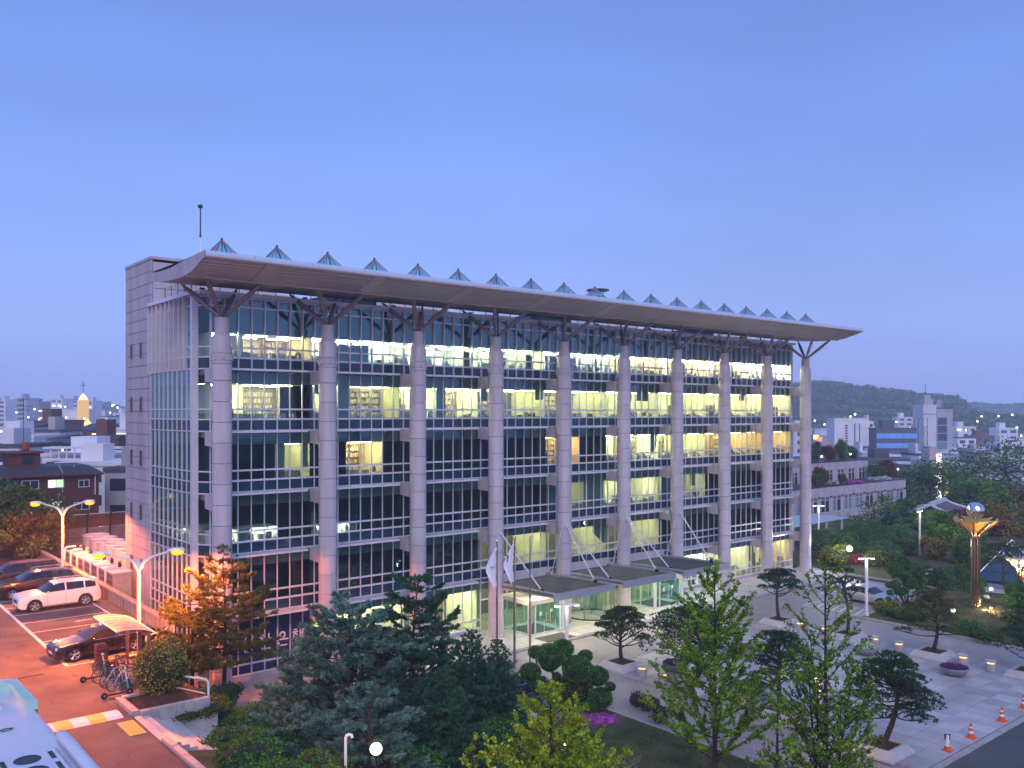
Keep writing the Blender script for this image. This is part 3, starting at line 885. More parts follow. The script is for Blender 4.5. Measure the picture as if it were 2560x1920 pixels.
def room(x0, x1, f, kind='y', depth=3.6, shelf=None, light='y', clutter=True, zc=None, y0=FYY + .22, nl=2, blind=()):
    z0 = LV[f] - .05 if f else .1
    zc = zc or (LV[f + 1] - .84 if f < 5 else 21.33)
    y1 = y0 + depth
    rm = MB().q((x0, y1, z0), (x1, y1, z0), (x1, y1, zc), (x0, y1, zc)).build('room', wallm[kind], B)
    MB().q((x0, y0, z0), (x0, y1, z0), (x0, y1, zc), (x0, y0, zc)).q((x1, y1, z0), (x1, y0, z0), (x1, y0, zc), (x1, y1, zc)).build('side_wall', wallm[kind], rm)
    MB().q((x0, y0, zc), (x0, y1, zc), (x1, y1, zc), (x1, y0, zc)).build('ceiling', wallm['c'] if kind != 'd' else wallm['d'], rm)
    MB().q((x0, y0, z0 + .03), (x1, y0, z0 + .03), (x1, y1, z0 + .03), (x0, y1, z0 + .03)).build('carpet', mat('carpet', (.25, .24, .2), .95), rm)
    if kind == 'd': return rm
    for j in range(nl):
        yy = y0 + depth * (j + .6) / (nl + .4)
        w = x1 - x0
        n_ = max(1, int(w / 1.7))
        lb = MB()
        for i in range(n_):
            xa = x0 + w * (i + .18) / n_; xb = x0 + w * (i + .82) / n_
            lb.box((xa, yy - .07, zc - .05), (xb, yy + .07, zc - .012))
        lb.build('ceiling_light', lampm[light], rm)
    if shelf:
        for (a, b_) in shelf:
            a = max(a, x0 + .1); b_ = min(b_, x1 - .1)
            zt = z0 + 2.75
            sh = MB().box((a, y1 - .38, z0), (b_, y1 - .34 + .02, z0 + .05))
            nsh = 6; sb = MB()
            for i in range(nsh + 1):
                z = z0 + .1 + i * (2.6 / nsh); sb.box((a, y1 - .42, z), (b_, y1 - .05, z + .035))
            nc_ = max(1, int(round((b_ - a) / .85)))
            for i in range(nc_ + 1):
                x = a + (b_ - a) * i / nc_; sb.box((x - .02, y1 - .43, z0), (x + .02, y1 - .05, zt))
            o = sb.build('bookshelf', woodm, rm)
            bk = MB()
            for i in range(nsh):
                z = z0 + .137 + i * (2.6 / nsh); x = a + .04
                while x < b_ - .1:
                    w = random.uniform(.03, .07)
                    if random.random() < .82: bk.box((x, y1 - .38, z), (x + w * .9, y1 - .1, z + random.uniform(.2, .33)))
                    x += w
            o2 = bk.build('books', bookm, rm); o2['kind'] = 'stuff'
    if clutter:
        dk_ = MB(); x = x0 + .1
        while x < x1 - .4:
            w = random.uniform(.15, .55); h = random.uniform(.1, .5)
            if random.random() < .75: dk_.box((x, y0 + .25, z0 + .72), (x + w, y0 + .25 + random.uniform(.2, .5), z0 + .78 + h))
            if random.random() < .3: dk_.ball((x + w / 2, y0 + .6, z0 + .95 + h * .5), .2 + .15 * random.random(), 7, 5)
            x += w + random.uniform(.05, .3)
        dk_.box((x0 + .05, y0 + .15, z0 + .70), (x1 - .05, y0 + .85, z0 + .74))
        o = dk_.build('desk_clutter', deskm, rm); o['kind'] = 'stuff'
    # things seen inside: blinds half down, cabinets, doors and partitions
    xq = x0 + .1
    fm_ = MB(); dk2 = MB(); bl2 = MB()
    while xq < x1 - .9:
        rr = random.random(); w_ = random.choice((.82, .82, 1.6))
        if f == 5 and rr < .3: rr = .9
        if rr < .16: dk2.box((xq, y1 - .6, z0), (xq + w_, y1 - .08, z0 + random.uniform(1.0, 2.1)))
        elif rr < .30: bl2.q((xq, y0 + .06, zc - random.uniform(.5, 1.9)), (xq + w_, y0 + .06, zc - random.uniform(.5, 1.9)), (xq + w_, y0 + .06, zc), (xq, y0 + .06, zc))
        elif rr < .42: fm_.box((xq, y1 - .1, z0), (xq + .9, y1 - .03, z0 + 2.1))
        elif rr < .50 and depth > 2: fm_.box((xq, y1 - depth * .55, z0), (xq + .08, y1, zc))
        elif rr < .60: dk2.box((xq, y0 + .5, z0), (xq + .5, y0 + .9, z0 + random.uniform(1.2, 1.9)))
        xq += w_ + random.uniform(0, .9)
    if fm_.v: fm_.build('partition', mat('partition_panel', (.42, .40, .30), .7, island=.2), rm)['kind'] = 'stuff'
    if dk2.v: dk2.build('cabinet', mat('cabinet_dark', (.10, .09, .075), .7, island=.5), rm)['kind'] = 'stuff'
    if bl2.v: bl2.build('half_blind', curtm, rm)['kind'] = 'stuff'
    for (a, b_, zl) in blind:
        bm = MB(); n_ = max(1, int((b_ - a) / .15))
        bm.q((a, y0 + .05, z0 + zl), (b_, y0 + .05, z0 + zl), (b_, y0 + .05, zc - (.35 if f == 5 else 0)), (a, y0 + .05, zc - (.35 if f == 5 else 0)))
        bm.build('roller_blind', curtm, rm)
    return rm
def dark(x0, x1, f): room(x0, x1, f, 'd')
b = lambda k: k * S
random.seed(21)
# top storey (f=5): lit nearly everywhere
room(.15, 6.7, 5, 'w', shelf=[(5.0, 6.6)], light='w', depth=4)
room(6.75, 12.6, 5, 'c', light='c', blind=[(7.3, 11.0, .55)], depth=3)
room(12.65, 20.3, 5, 'y', light='c', depth=4, blind=[(18.9, 19.6, .2)])
room(20.35, 26.9, 5, 'y', light='y', depth=3.2, blind=[(25.1, 25.8, .2)])
room(26.95, 33.9, 5, 'c', light='c', depth=3, blind=[(27.1, 30.5, .1), (32.4, 33.0, .1)])
room(33.95, 40.8, 5, 'w', light='w', depth=3.5, nl=3)
room(40.85, 47.5, 5, 'w', light='w', depth=2.5, nl=3, blind=[(44, 44.8, .1)])
room(47.55, 54.3, 5, 'c', light='w', depth=2.5, nl=3, blind=[(51, 51.8, .1)])
room(54.35, 61.4, 5, 'c', light='c', depth=2.5, nl=3, blind=[(57.5, 58.3, .1)])
# f=4: offices with shelves
room(.15, 6.2, 4, 'y', shelf=[(3.2, 6.0)], depth=4.5)
dark(6.2, 6.8, 4)
room(6.85, 8.6, 4, 'y', depth=2.5)
room(8.65, 13.4, 4, 'y', shelf=[(9.6, 13.3)], depth=2.8, light='dim', blind=[(8.7, 9.6, 0)])
room(13.45, 16.5, 4, 'y', shelf=[(13.6, 15)], depth=2.6)
room(16.55, 20.3, 4, 'y', shelf=[(16.7, 20.2)], depth=3, blind=[(16.6, 17.4, 0)])
room(20.35, 27, 4, 'y', shelf=[(21.5, 24.5)], depth=4.5, light='dim', nl=3)
room(27.05, 34, 4, 'y', shelf=[(29.5, 32)], depth=4.2, light='dim', nl=3)
room(34.05, 40.7, 4, 'y', shelf=[(35, 37.5)], depth=4, light='dim', nl=3)
room(40.75, 47.5, 4, 'y', depth=3, light='dim', nl=3)
room(47.55, 54, 4, 'y', shelf=[(48, 50)], depth=3, light='dim', nl=3)
room(54.05, 61.4, 4, 'y', depth=3, light='dim', nl=3)
# f=3
dark(.15, 4.2, 3)
room(4.25, 6.6, 3, 'y', depth=3, light='dim', shelf=[(4.8, 5.3)], blind=[(4.3, 4.9, .0), (6, 6.5, 1.4)])
dark(6.65, 9.2, 3)
room(9.25, 12.1, 3, 'y', shelf=[(9.4, 11.5)], depth=2.6, light='o')
dark(12.15, 27.1, 3)
room(27.15, 30.9, 3, 'o', shelf=[(27.2, 30)], depth=2.5, light='o', clutter=False)
dark(30.95, 34, 3)
room(34.05, 40.7, 3, 'y', shelf=[(38, 40.6)], depth=3, light='y')
room(40.75, 47.4, 3, 'y', shelf=[(41, 44.5)], depth=3, light='dim', nl=3)
room(47.45, 54, 3, 'o', shelf=[(48, 51), (52, 53.8)], depth=3, light='dim', nl=3)
room(54.05, 61.4, 3, 'o', shelf=[(56, 57.5)], depth=3, light='dim')
# f=2
room(.15, 4.4, 2, 'c', depth=1.6, light='c', zc=9.3, nl=1)
dark(4.45, 6.7, 2)
room(6.75, 10.1, 2, 'c', depth=1.4, light='c', zc=9.05, nl=1)
dark(10.15, 27.2, 2)
room(27.25, 33.8, 2, 'y', depth=3, light='dim', nl=1, blind=[(27.3, 29, 0), (31.4, 33.7, .0)])
room(33.85, 40.6, 2, 'y', depth=3, light='y', nl=1)
room(40.65, 47.4, 2, 'y', depth=3, light='dim', nl=1, blind=[(41, 44.2, 0)])
dark(47.45, 61.4, 2)
# f=1
dark(.15, 20.3, 1)
for k in (3, 4, 5): room(b(k) + .05, b(k + 1) - .05, 1, 'y', depth=4.4, light='dim', clutter=False, nl=2)
dark(40.85, 47.5, 1); dark(47.55, 61.4, 1)
# ground floor
room(6.85, 13.5, 0, 'y', depth=1.2, light='y', clutter=False, nl=1, zc=3.15)
room(13.55, 20.2, 0, 'y', depth=4.5, light='y', clutter=False, nl=2)
room(20.4, 40.8, 0, 'y', depth=6.5, light='dim', clutter=False, nl=4, zc=3.7)
room(40.95, 47.5, 0, 'c', depth=3, light='c', nl=2)
room(47.55, 54.3, 0, 'y', depth=3, light='y', nl=1)
room(54.35, 61.4, 0, 'y', depth=2.5, light='o', nl=1)
# side rooms seen through the left glazing
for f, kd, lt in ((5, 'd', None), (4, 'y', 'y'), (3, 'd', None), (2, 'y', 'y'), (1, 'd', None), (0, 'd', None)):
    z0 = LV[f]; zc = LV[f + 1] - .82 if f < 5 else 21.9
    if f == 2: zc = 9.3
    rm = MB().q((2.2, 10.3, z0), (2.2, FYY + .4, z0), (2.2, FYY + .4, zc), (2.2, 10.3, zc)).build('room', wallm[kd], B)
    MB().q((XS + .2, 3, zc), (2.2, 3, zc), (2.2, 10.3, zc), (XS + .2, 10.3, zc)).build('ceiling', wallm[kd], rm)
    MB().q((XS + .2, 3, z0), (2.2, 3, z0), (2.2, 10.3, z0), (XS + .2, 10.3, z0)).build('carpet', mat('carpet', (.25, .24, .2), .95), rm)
    if lt:
        lb = MB()
        for i in range(3): lb.box((.3, 3.6 + i * 2.2, zc - .05), (.5, 5.2 + i * 2.2, zc - .02))
        lb.build('ceiling_light', lampm[lt], rm)
        o = MB()
        for i in range(14): o.box((-.3, 3.1 + i * .5, z0 + .75), (.1, 3.1 + i * .5 + random.uniform(.1, .35), z0 + 1 + random.random() * .4))
        o = o.build('desk_clutter', deskm, rm); o['kind'] = 'stuff'

# ---- navy sign band, ground floor of the first bay: white Hangul lettering
navy = mat('navy_sign_film', (0.008, 0.022, 0.10), .3, var=.1, scale=.5)
sg = MB().box((.1, FYY - .02, .42), (6.4, FYY + .03, 4.0)).build('sign_film', navy, B)
wl = mat('sign_letter_white', (.75, .78, .85), .5, var=.03)
def ring(mb, x, z, r, t=.055, ys=FYY - .035):
    for j in range(20):
        a, a2 = 2 * pi * j / 20, 2 * pi * (j + 1) / 20
        for (ra, rb) in ((r - t, r + t),):
            mb.q((x + ra * cos(a), ys, z + ra * sin(a)), (x + rb * cos(a), ys, z + rb * sin(a)), (x + rb * cos(a2), ys, z + rb * sin(a2)), (x + ra * cos(a2), ys, z + ra * sin(a2)))
def bar(mb, x0, z0, x1, z1, ys=FYY - .035): mb.box((x0, ys - .01, z0), (x1, ys + .012, z1))
def hangul(ch, cx_, cz_, s=1.0):
    mb = MB(); B_ = lambda a, b_, c, d: bar(mb, cx_ + a * s, cz_ + b_ * s, cx_ + c * s, cz_ + d * s)
    if ch == 'eun': ring(mb, cx_, cz_ + .28 * s, .17 * s); B_(-.42, -.05, .42, .04); B_(-.3, -.42, -.2, -.15); B_(-.3, -.42, .32, -.33)
    elif ch == 'haeng': B_(-.34, .42, -.1, .5); B_(-.42, .28, -.02, .36); ring(mb, cx_ - .22 * s, cz_ + .1 * s, .12 * s, .045); B_(.08, -.08, .16, .5); B_(.3, -.1, .38, .52); B_(.16, .16, .3, .24); ring(mb, cx_ + .1 * s, cz_ - .32 * s, .15 * s)
    elif ch == 'han': B_(-.34, .42, -.1, .5); B_(-.42, .28, -.02, .36); ring(mb, cx_ - .22 * s, cz_ + .1 * s, .12 * s, .045); B_(.2, -.1, .29, .52); B_(.29, .16, .42, .24); B_(-.26, -.46, -.17, -.14); B_(-.26, -.46, .36, -.37)
    elif ch == 'sin': mb.q((cx_ - .15 * s, FYY - .035, cz_ + .5 * s), (cx_ - .05 * s, FYY - .035, cz_ + .5 * s), (cx_ - .35 * s, FYY - .035, cz_), (cx_ - .45 * s, FYY - .035, cz_)); B_(.25, -.1, .34, .52); B_(-.26, -.46, -.17, -.2); B_(-.26, -.46, .36, -.37)
    return mb
for ch, x in (('sin', 2.35), ('han', 3.45), ('eun', 4.6), ('haeng', 5.7)):
    hangul(ch, x, 2.15, 1.0).build('sign_letter', wl, sg)
for x in mulls[1:8]: MB().box((x - .03, FYY - .12, .4), (x + .03, FYY - .04, 4.0)).build('sign_mullion', M['alu'], sg)

# ================================================================== ENTRANCE
ymet = M['fascia']; roofm = mat('canopy_sheet', (0.055, 0.06, 0.075), .5, .2, var=.15, scale=1.2)
edgem = mat('canopy_edge', (0.34, 0.36, 0.42), .4, .3, var=.06)
for k in (3, 4, 5):
    x0, x1 = b(k) + .15, b(k + 1) - .75
    A = thing('entrance_canopy', ['leftmost of the three hung grey entrance canopies, over the left glass porch', 'middle of the three hung grey entrance canopies, over the revolving door',
              'rightmost of the three hung grey entrance canopies, over the right glass porch'][k - 3], 'canopy', ((x0 + x1) / 2, 0, 0), group='three hung canopies over the entrance')
    hx = (x1 - x0) / 2
    base = MB()
    base.v = [(-hx, .9, 3.55), (hx, .9, 3.55), (hx, -6.0, 3.80), (-hx, -6.0, 3.80), (-hx, .9, 3.75), (hx, .9, 3.75), (hx, -6.05, 4.02), (-hx, -6.05, 4.02)]
    base.f = [(0, 3, 2, 1), (4, 5, 6, 7), (0, 1, 5, 4), (1, 2, 6, 5), (2, 3, 7, 6), (3, 0, 4, 7)]
    base.build('canopy_deck', mat('canopy_underside', (.62, .58, .45), .6), A)
    for i in range(6):
        for j in range(2):
            xa, xb = -hx + .35 + j * (hx - .35) + .01, -hx + .35 + (j + 1) * (hx - .35) - .01
            ya, yb = .8 - (i + 1) * 1.08 + .01, .8 - i * 1.08 - .01
            za_ = 3.79 + (0.8 - yb) * .038; zb_ = 3.79 + (.8 - ya) * .038
            MB().q((xa, ya, zb_), (xb, ya, zb_), (xb, yb, za_), (xa, yb, za_)).build('roof_sheet', roofm, A)
    for i in range(8):
        ya = .9 - i * .87; yb = ya - .85
        for s_ in (-1, 1):
            zt = 4.15 + .20 * sin(pi * (i + .5) / 9)
            MB().box((min(s_ * hx, s_ * (hx - .34)), yb, 3.7 + i * .03), (max(s_ * hx, s_ * (hx - .34)), ya, 3.95 + i * .025)).build('side_gutter', edgem, A)
    for j in range(3):
        w = 2 * hx / 3
        MB().box((-hx + j * w + .008, -6.2, 3.66), (-hx + (j + 1) * w - .008, -6.06, 4.10)).build('front_fascia', edgem, A)
    for s_ in (-1, 1):
        MB().path([(s_ * (hx - .35) if s_ < 0 else hx - .35, -4.5, 4.05), (s_ * (hx + (.15 if s_ < 0 else .55)) , -.45, 7.82)], .055, 8).build('tie_rod', M['alu'], A, True)
        MB().rbox((s_ * (hx - .35), -4.55, 4.1), (.12, .3, .22)).build('rod_shoe', M['dark'], A)
        MB().path([(s_ * (hx - .45), .15, 3.9), (s_ * (hx + .3), -.35, 7.75)], .03, 6).build('back_rod', M['alu'], A, True)
    lb = MB()
    for i in range(3):
        for j in range(2): lb.lathe([(0, 0), (.13, 0)], 10, c=(-hx + 1.2 + i * (hx - 1.2), -1.6 - j * 2.4, 3.60 + j * .09 - .03))
    lb.build('downlight', emat('downlight', (1, .90, .60), 260), A)
    MB().box((b(k) + .6, .95, 3.5), (b(k + 1) - .6, 1.2, 4.35)).build('entrance_gutter_wall', M['column'], B)
    for i in range(6):
        xq = b(k) + .8 + i * .9
        MB().q((xq, 1.2, 4.2), (xq + .88, 1.2, 4.2), (xq + .88, 1.75, 4.55), (xq, 1.75, 4.55)).build('sloped_glass', M['glasss'], B)
# glass porches
def porch(x0, x1, label):
    P = thing('glass_porch', label, 'porch', (x0, -1.7, .12), group='white framed glass porches')
    w = x1 - x0; d = 3.4; h = 2.22
    fm = M['white']
    MB().box((-.02, -.02, h), (w + .02, d, h + .32)).build('roof_slab', fm, P)
    for (x, y) in ((0, -.01), (w - .2, -.01), (0, d - .2), (w - .2, d - .2)): MB().box((x, y, 0), (x + .2, y + .2, h)).build('post', fm, P)
    MB().box((w - .46, -.01, 0), (w - .35, .1, h)).build('front_mullion', fm, P); MB().box((.55, -.01, 0), (.66, .1, h)).build('front_mullion', fm, P)
    MB().box((0.02, 1.6, 0), (.09, 1.68, h)).build('side_mullion', fm, P)
    MB().box((.12, .02, 0), (w - .12, .08, .1)).box((.02, .12, 0), (.08, d - .12, .1)).box((w - .08, .12, 0), (w - .02, d - .12, .1)).build('sill', fm, P)
    for (a, c_) in ((.2, .55), (.67, 1.77), (1.8, w - .47), (w - .34, w - .21)):
        MB().box((a, .03, .11), (c_, .05, h)).build('door_pane', M['glassd'], P)
    for (a, c_) in ((.14, 1.6), (1.69, d - .13)):
        MB().box((.04, a, .11), (.06, c_, h)).build('side_pane', M['glassd'], P)
        MB().box((w - .06, a, .11), (w - .04, c_, h)).build('side_pane', M['glassd'], P)
    for xq in (1.6, 2.0): MB().path([(xq, -.05, .8), (xq, -.08, .85), (xq, -.08, 1.5), (xq, -.05, 1.55)], .02, 6).build('door_handle', M['alu'], P)
    MB().box((1.0, .01, 1.35), (1.25, .025, 1.65)).build('notice', M['paint'], P)
    MB().box((2.1, .01, 1.5), (2.3, .025, 1.72)).build('notice', M['paint'], P)
    MB().box((.5, .4, .01), (w - .5, 2.8, .03)).build('door_mat', mat('dark_mat', (.05, .05, .055), .95), P)
    MB().box((.8, 1.2, h - .03), (w - .8, 1.4, h - .01)).build('light_strip', emat('porch_light', (.8, 1, .85), 60), P)
porch(22.15, 25.65, 'white framed glass porch under the left entrance canopy with a red rope barrier before it')
porch(35.95, 39.55, 'white framed glass porch with paper notices under the right entrance canopy')
# revolving door
RD = thing('revolving_door', 'large round glass revolving door under the middle canopy', 'revolving door', (30.4, .3, .12))
MB().lathe([(1.9, 3.0), (2.0, 3.0), (2.0, 3.35), (1.9, 3.35)], 32).build('drum_ring', M['alud'], RD, True)
for t0 in (-2.6, -1.2, .3, 1.7):
    MB().lathe([(1.95, .08), (1.95, 3.0)], 10, a0=t0, a1=t0 + .95).build('curved_pane', M['glassw'], RD, True)
for k in range(8):
    t = -2.6 + k * .785
    MB().path([(1.95 * cos(t), 1.95 * sin(t), 0), (1.95 * cos(t), 1.95 * sin(t), 3.0)], .05, 6).build('post', M['alud'], RD)
for k in range(3):
    t = .5 + k * 2.094
    MB().box((0, -.02, .1), (1.8, .02, 2.9)).build('door_wing', M['glassw'], RD, rz=t)
MB().lathe([(1.85, .0), (2.0, 0), (2.0, .07), (1.85, .07)], 32).build('base_ring', M['dark'], RD)
# back glazing of the ground floor entrance
eg = MB()
for x in np.arange(20.4, 40.9, .85): eg.box((x - .04, FYY - .05, .1), (x + .04, FYY + .05, 3.75))
eg.box((20.4, FYY - .06, 2.4), (40.8, FYY + .06, 2.48)).box((20.4, FYY - .06, 3.66), (40.8, FYY + .06, 3.76))
eg.build('entrance_frame', M['alu'], B)
for i in range(24): MB().box((20.45 + i * .85, FYY - .01, .12), (21.2 + i * .85, FYY + .01, 3.66)).build('entrance_pane', M['glassw'], B)
for cpos, lb_ in (((22.1, -4.05, 24.8, -2.55), 'dark grey door mat before the left glass porch'), ((35.7, -4.0, 39.0, -2.6), 'dark grey door mat before the right glass porch')):
    o = MB().bbox((cpos[0], cpos[1] + .25, .12), (cpos[2], cpos[3] + .25, .14), .01).build('door_mat', mat('dark_mat', (.05, .05, .055), .95)); tag(o, lb_, 'door mat', 'grey door mats')
# rope barrier
rb_ = thing('rope_barrier', 'pair of chrome posts with a red belt before the left glass porch', 'barrier', (23.4, -1.95, .12))
for x in (0, 1.1):
    MB().path([(x, 0, 0), (x, 0, .95)], .025, 8).lathe([(.16, 0), (.16, .02), (.03, .04)], 14, c=(x, 0, 0)).lathe([(.035, .9), (.04, .95), (0, .98)], 10, c=(x, 0, 0)).build('post', M['alu'], rb_, True)
MB().box((.03, -.006, .84), (1.07, .006, .9)).build('belt', mat('red_belt', (.5, .02, .02), .7), rb_)
# ================================================================== CAR PARK SURROUNDINGS
# retaining wall along the lot, X=-3.1..-2.8
wl_ = thing('retaining_wall', 'long weathered concrete wall between the orange car park and the tower', 'wall')
me = MB().box((-3.1, 0, 0), (-2.85, 2.0, 4.72)).mesh('wall_panel', M['conc'])
for k in range(21): ob('wall_panel', me, wl_, (0, -.3 + k * 2.012, 0))
me = MB().bbox((-3.16, 0, 4.72), (-2.79, 2.0, 4.84), .02).mesh('coping_stone', mat('coping_concrete', (.34, .29, .26), .8, var=.2, scale=3))
for k in range(21): ob('coping_stone', me, wl_, (0, -.3 + k * 2.012, 0))
dm = MB()
for k in range(60): dm.box((-3.11, -.1 + k * .7, 4.0), (-3.099, -.08 + k * .7, 4.7))
dm.build('drip_joint', M['dark'], wl_)['kind'] = 'stuff'
struct('verge_strip', MB().q((-4.0, -2.9, Z1), (-3.1, -2.9, Z1), (-3.1, 38, Z1), (-4.0, 38, Z1)), mat('dirt_verge', (.16, .12, .09), .95, var=.5, scale=2.5, bump=.4, detail=8))
# passage between wall and tower
struct('side_passage', MB().box((-2.85, -4, -.2), (-.6, 45, .05)), M['conc'])

# tube rails by the wall end
def rail(name, label, pts_list, m, r=.045, grp=None, posts=()):
    t = thing(name, label, 'railing', pts_list[0][0][0], group=grp)
    o = np.array(pts_list[0][0][0])
    for i, (pts, rr) in enumerate(pts_list):
        MB().path([tuple(np.array(p) - o) for p in pts], rr, 8).build('rail', m, t, True)
    for p in posts:
        a = np.array(p) - o
        MB().path([tuple(a), (a[0], a[1], a[2] + p[3] if len(p) > 3 else a[2] + 1)], .04, 8).build('post', m, t, True)
    return t
def hoop(a, b_, z, h, drop=0.0):
    a = np.array(a, float); b_ = np.array(b_, float); d = (b_ - a); L_ = np.linalg.norm(d); d /= L_
    P = lambda s, zz: (a[0] + d[0] * s, a[1] + d[1] * s, zz)
    return [P(0, z), P(0, z + h - .15), P(.04, z + h - .05), P(.14, z + h), P(L_ - .14, z + h + drop), P(L_ - .04, z + h - .05 + drop), P(L_, z + h - .15 + drop), P(L_, z)]
G = 'pale green tube railings at the end of the car park wall'
for i, (a, b_) in enumerate((((-5.35, -3.6), (-4.35, -3.15)), ((-4.25, -3.1), (-3.15, -1.2)))):
    hp = hoop(a, b_, LZ, 1.05)
    mid = [[(a[0], a[1], LZ + z), (b_[0], b_[1], LZ + z)] for z in (.4, .72)]
    rail('tube_railing', ['short pale green tube railing beside the orange street lamp', 'pale green tube railing running up to the end of the concrete wall'][i],
         [(hp, .05)] + [(m_, .025) for m_ in mid], M['greenrail'], grp=G)
hp = [(-5.2, -11.8, 2.3), (-5.2, -11.8, 4.6), (-5.28, -11.7, 4.72), (-5.6, -11.3, 4.78)]
rail('handrail', 'pale mint handrail post curving over at the corner of the raised planter', [(hp, .055), ([(-5.6, -11.3, 4.75), (-6.6, -9.9, 4.85)], .05), ([(-5.3, -11.7, 4.1), (-6.5, -9.9, 4.3)], .025)], M['greenrail'])
MB().bbox((-5.45, -12.05, 2.0), (-5.0, -11.6, 3.75), .03).build('rail_plinth', M['planter'], bpy.data.objects['handrail']).location = (5.2, 11.8, -2.3)

# raised planter with granite kerbs
pl = thing('raised_planter', 'granite kerbed raised planter bed with soil at the car park corner', 'planter', (-7, -11, LZ))
def beam(a, b_, w, z0, z1, m=None, nm='kerb_stone', par=pl, o=(-7, -11, LZ), n=3):
    a = np.array(a, float); b_ = np.array(b_, float)
    for i in range(n):
        p = a + (b_ - a) * (i / n); q = a + (b_ - a) * ((i + 1) / n)
        c = (p + q) / 2; l = np.linalg.norm(q - p)
        MB().rbox((c[0] - o[0], c[1] - o[1], (z0 + z1) / 2 - o[2]), (l - .012, w, z1 - z0), atan2(q[1] - p[1], q[0] - p[0])).build(nm, m or M['kerb'], par)
beam((-8.42, -10.0), (-8.42, -12.3), .3, 3.6, 4.17); beam((-8.27, -12.4), (-5.4, -12.4), .3, 3.6, 4.17, n=4); beam((-8.3, -9.92), (-6.9, -9.8), .22, 3.8, 4.15, n=2)
MB().box((-1.25, -1.25, -2.2), (1.75, 1.1, .05)).build('soil', M['soil'], pl)
MB().box((-1.2, -1.6, -3.2), (1.9, -1.42, -.4)).build('side_wall', M['planter'], pl)
# stairs going down from the lot
st = thing('outdoor_stairs', 'stone stairs dropping from the car park kerb towards the garden', 'stairs', (-8.4, -14.4, 0))
for k in range(15):
    MB().bbox((.12 + k * .32, -1.95, LZ - .02 - (k + 1) * .16 - .3), (.12 + (k + 1) * .32 + .02, 1.85, LZ - .02 - k * .16), .015).build('step', M['planter'], st)
MB().bbox((-.15, -1.95, LZ - .5), (.11, 1.85, LZ + .03), .02).build('top_landing', mat('landing_stone', (.55, .5, .45), .6, var=.08), st)
kb = MB()
for a in np.arange(-50, -16.6, 1.1): kb.bbox((-8.55, a, LZ - .2), (-8.25, a + 1.08, LZ + .14), .03)
kb.build('lot_kerb_row', M['kerb'])['kind'] = 'structure'

# ---------------- sodium lamps
SOD = (1.0, 0.19, 0.03)
sodm = emat('sodium_lens', (1.0, .32, .03), 2.2)
def double_lamp(name, label, x, y, z, h, a, ang, energy, m=M['white'], lens=None, color=SOD, grp=None, cat='street lamp'):
    t = thing(name, label, cat, (x, y, z), group=grp)
    MB().lathe([(.11, 0), (.10, .5), (.075, h)], 12).build('pole', m, t, True)
    MB().box((-.16, -.16, 0), (.16, .16, .03)).build('base_plate', m, t)
    dx, dy = cos(ang), sin(ang)
    for s_ in (-1, 1):
        pts = [(0, 0, h - .55), (s_ * dx * .25, s_ * dy * .25, h - .1), (s_ * dx * .7, s_ * dy * .7, h + .12), (s_ * dx * (a - .4), s_ * dy * (a - .4), h + .34)]
        MB().path(pts, [.1, .085, .06, .05], 8).build('arm', m, t, True)
        hd = MB().path([(s_ * dx * (a - .5), s_ * dy * (a - .5), h + .36), (s_ * dx * (a - .2), s_ * dy * (a - .2), h + .4), (s_ * dx * (a + .25), s_ * dy * (a + .25), h + .4), (s_ * dx * (a + .35), s_ * dy * (a + .35), h + .37)], [.06, .13, .12, .04], 10)
        ho = hd.build('lamp_head', m, t, True)
        MB().ball((s_ * dx * a, s_ * dy * a, h + .29), .21, 12, 8, (1.6, 1.1, .8)).build('lens', lens or sodm, ho, True)
        if energy:
            l = bpy.data.lights.new('lamp_light', 'SPOT'); l.energy = energy; l.color = color; l.shadow_soft_size = .15
            l.spot_size = radians(170); l.spot_blend = .15
            lo = bpy.data.objects.new('lamp_light', l); col.objects.link(lo); lo.parent = t
            lo.location = (s_ * dx * a, s_ * dy * a, h + .08)
    return t
double_lamp('street_lamp', 'tall white two-armed sodium street lamp between the black sedan and the bicycles', -5.61, -3.3, LZ, 4.95, 1.85, radians(-22), 6500, grp='two-armed orange street lamps of the car park')
double_lamp('street_lamp', 'tall white two-armed sodium street lamp on the far part of the concrete wall', -3.93, 20.4, LZ, 5.5, 1.8, radians(-22), 6500, grp='two-armed orange street lamps of the car park')
# lamp of the near end of the same car park, just outside the frame: its glow lies on the asphalt
double_lamp('street_lamp', 'two-armed sodium street lamp standing by the bus at the near car park end', -20.5, -9.0, LZ, 5.2, 1.9, radians(60), 4500, grp='two-armed orange street lamps of the car park')

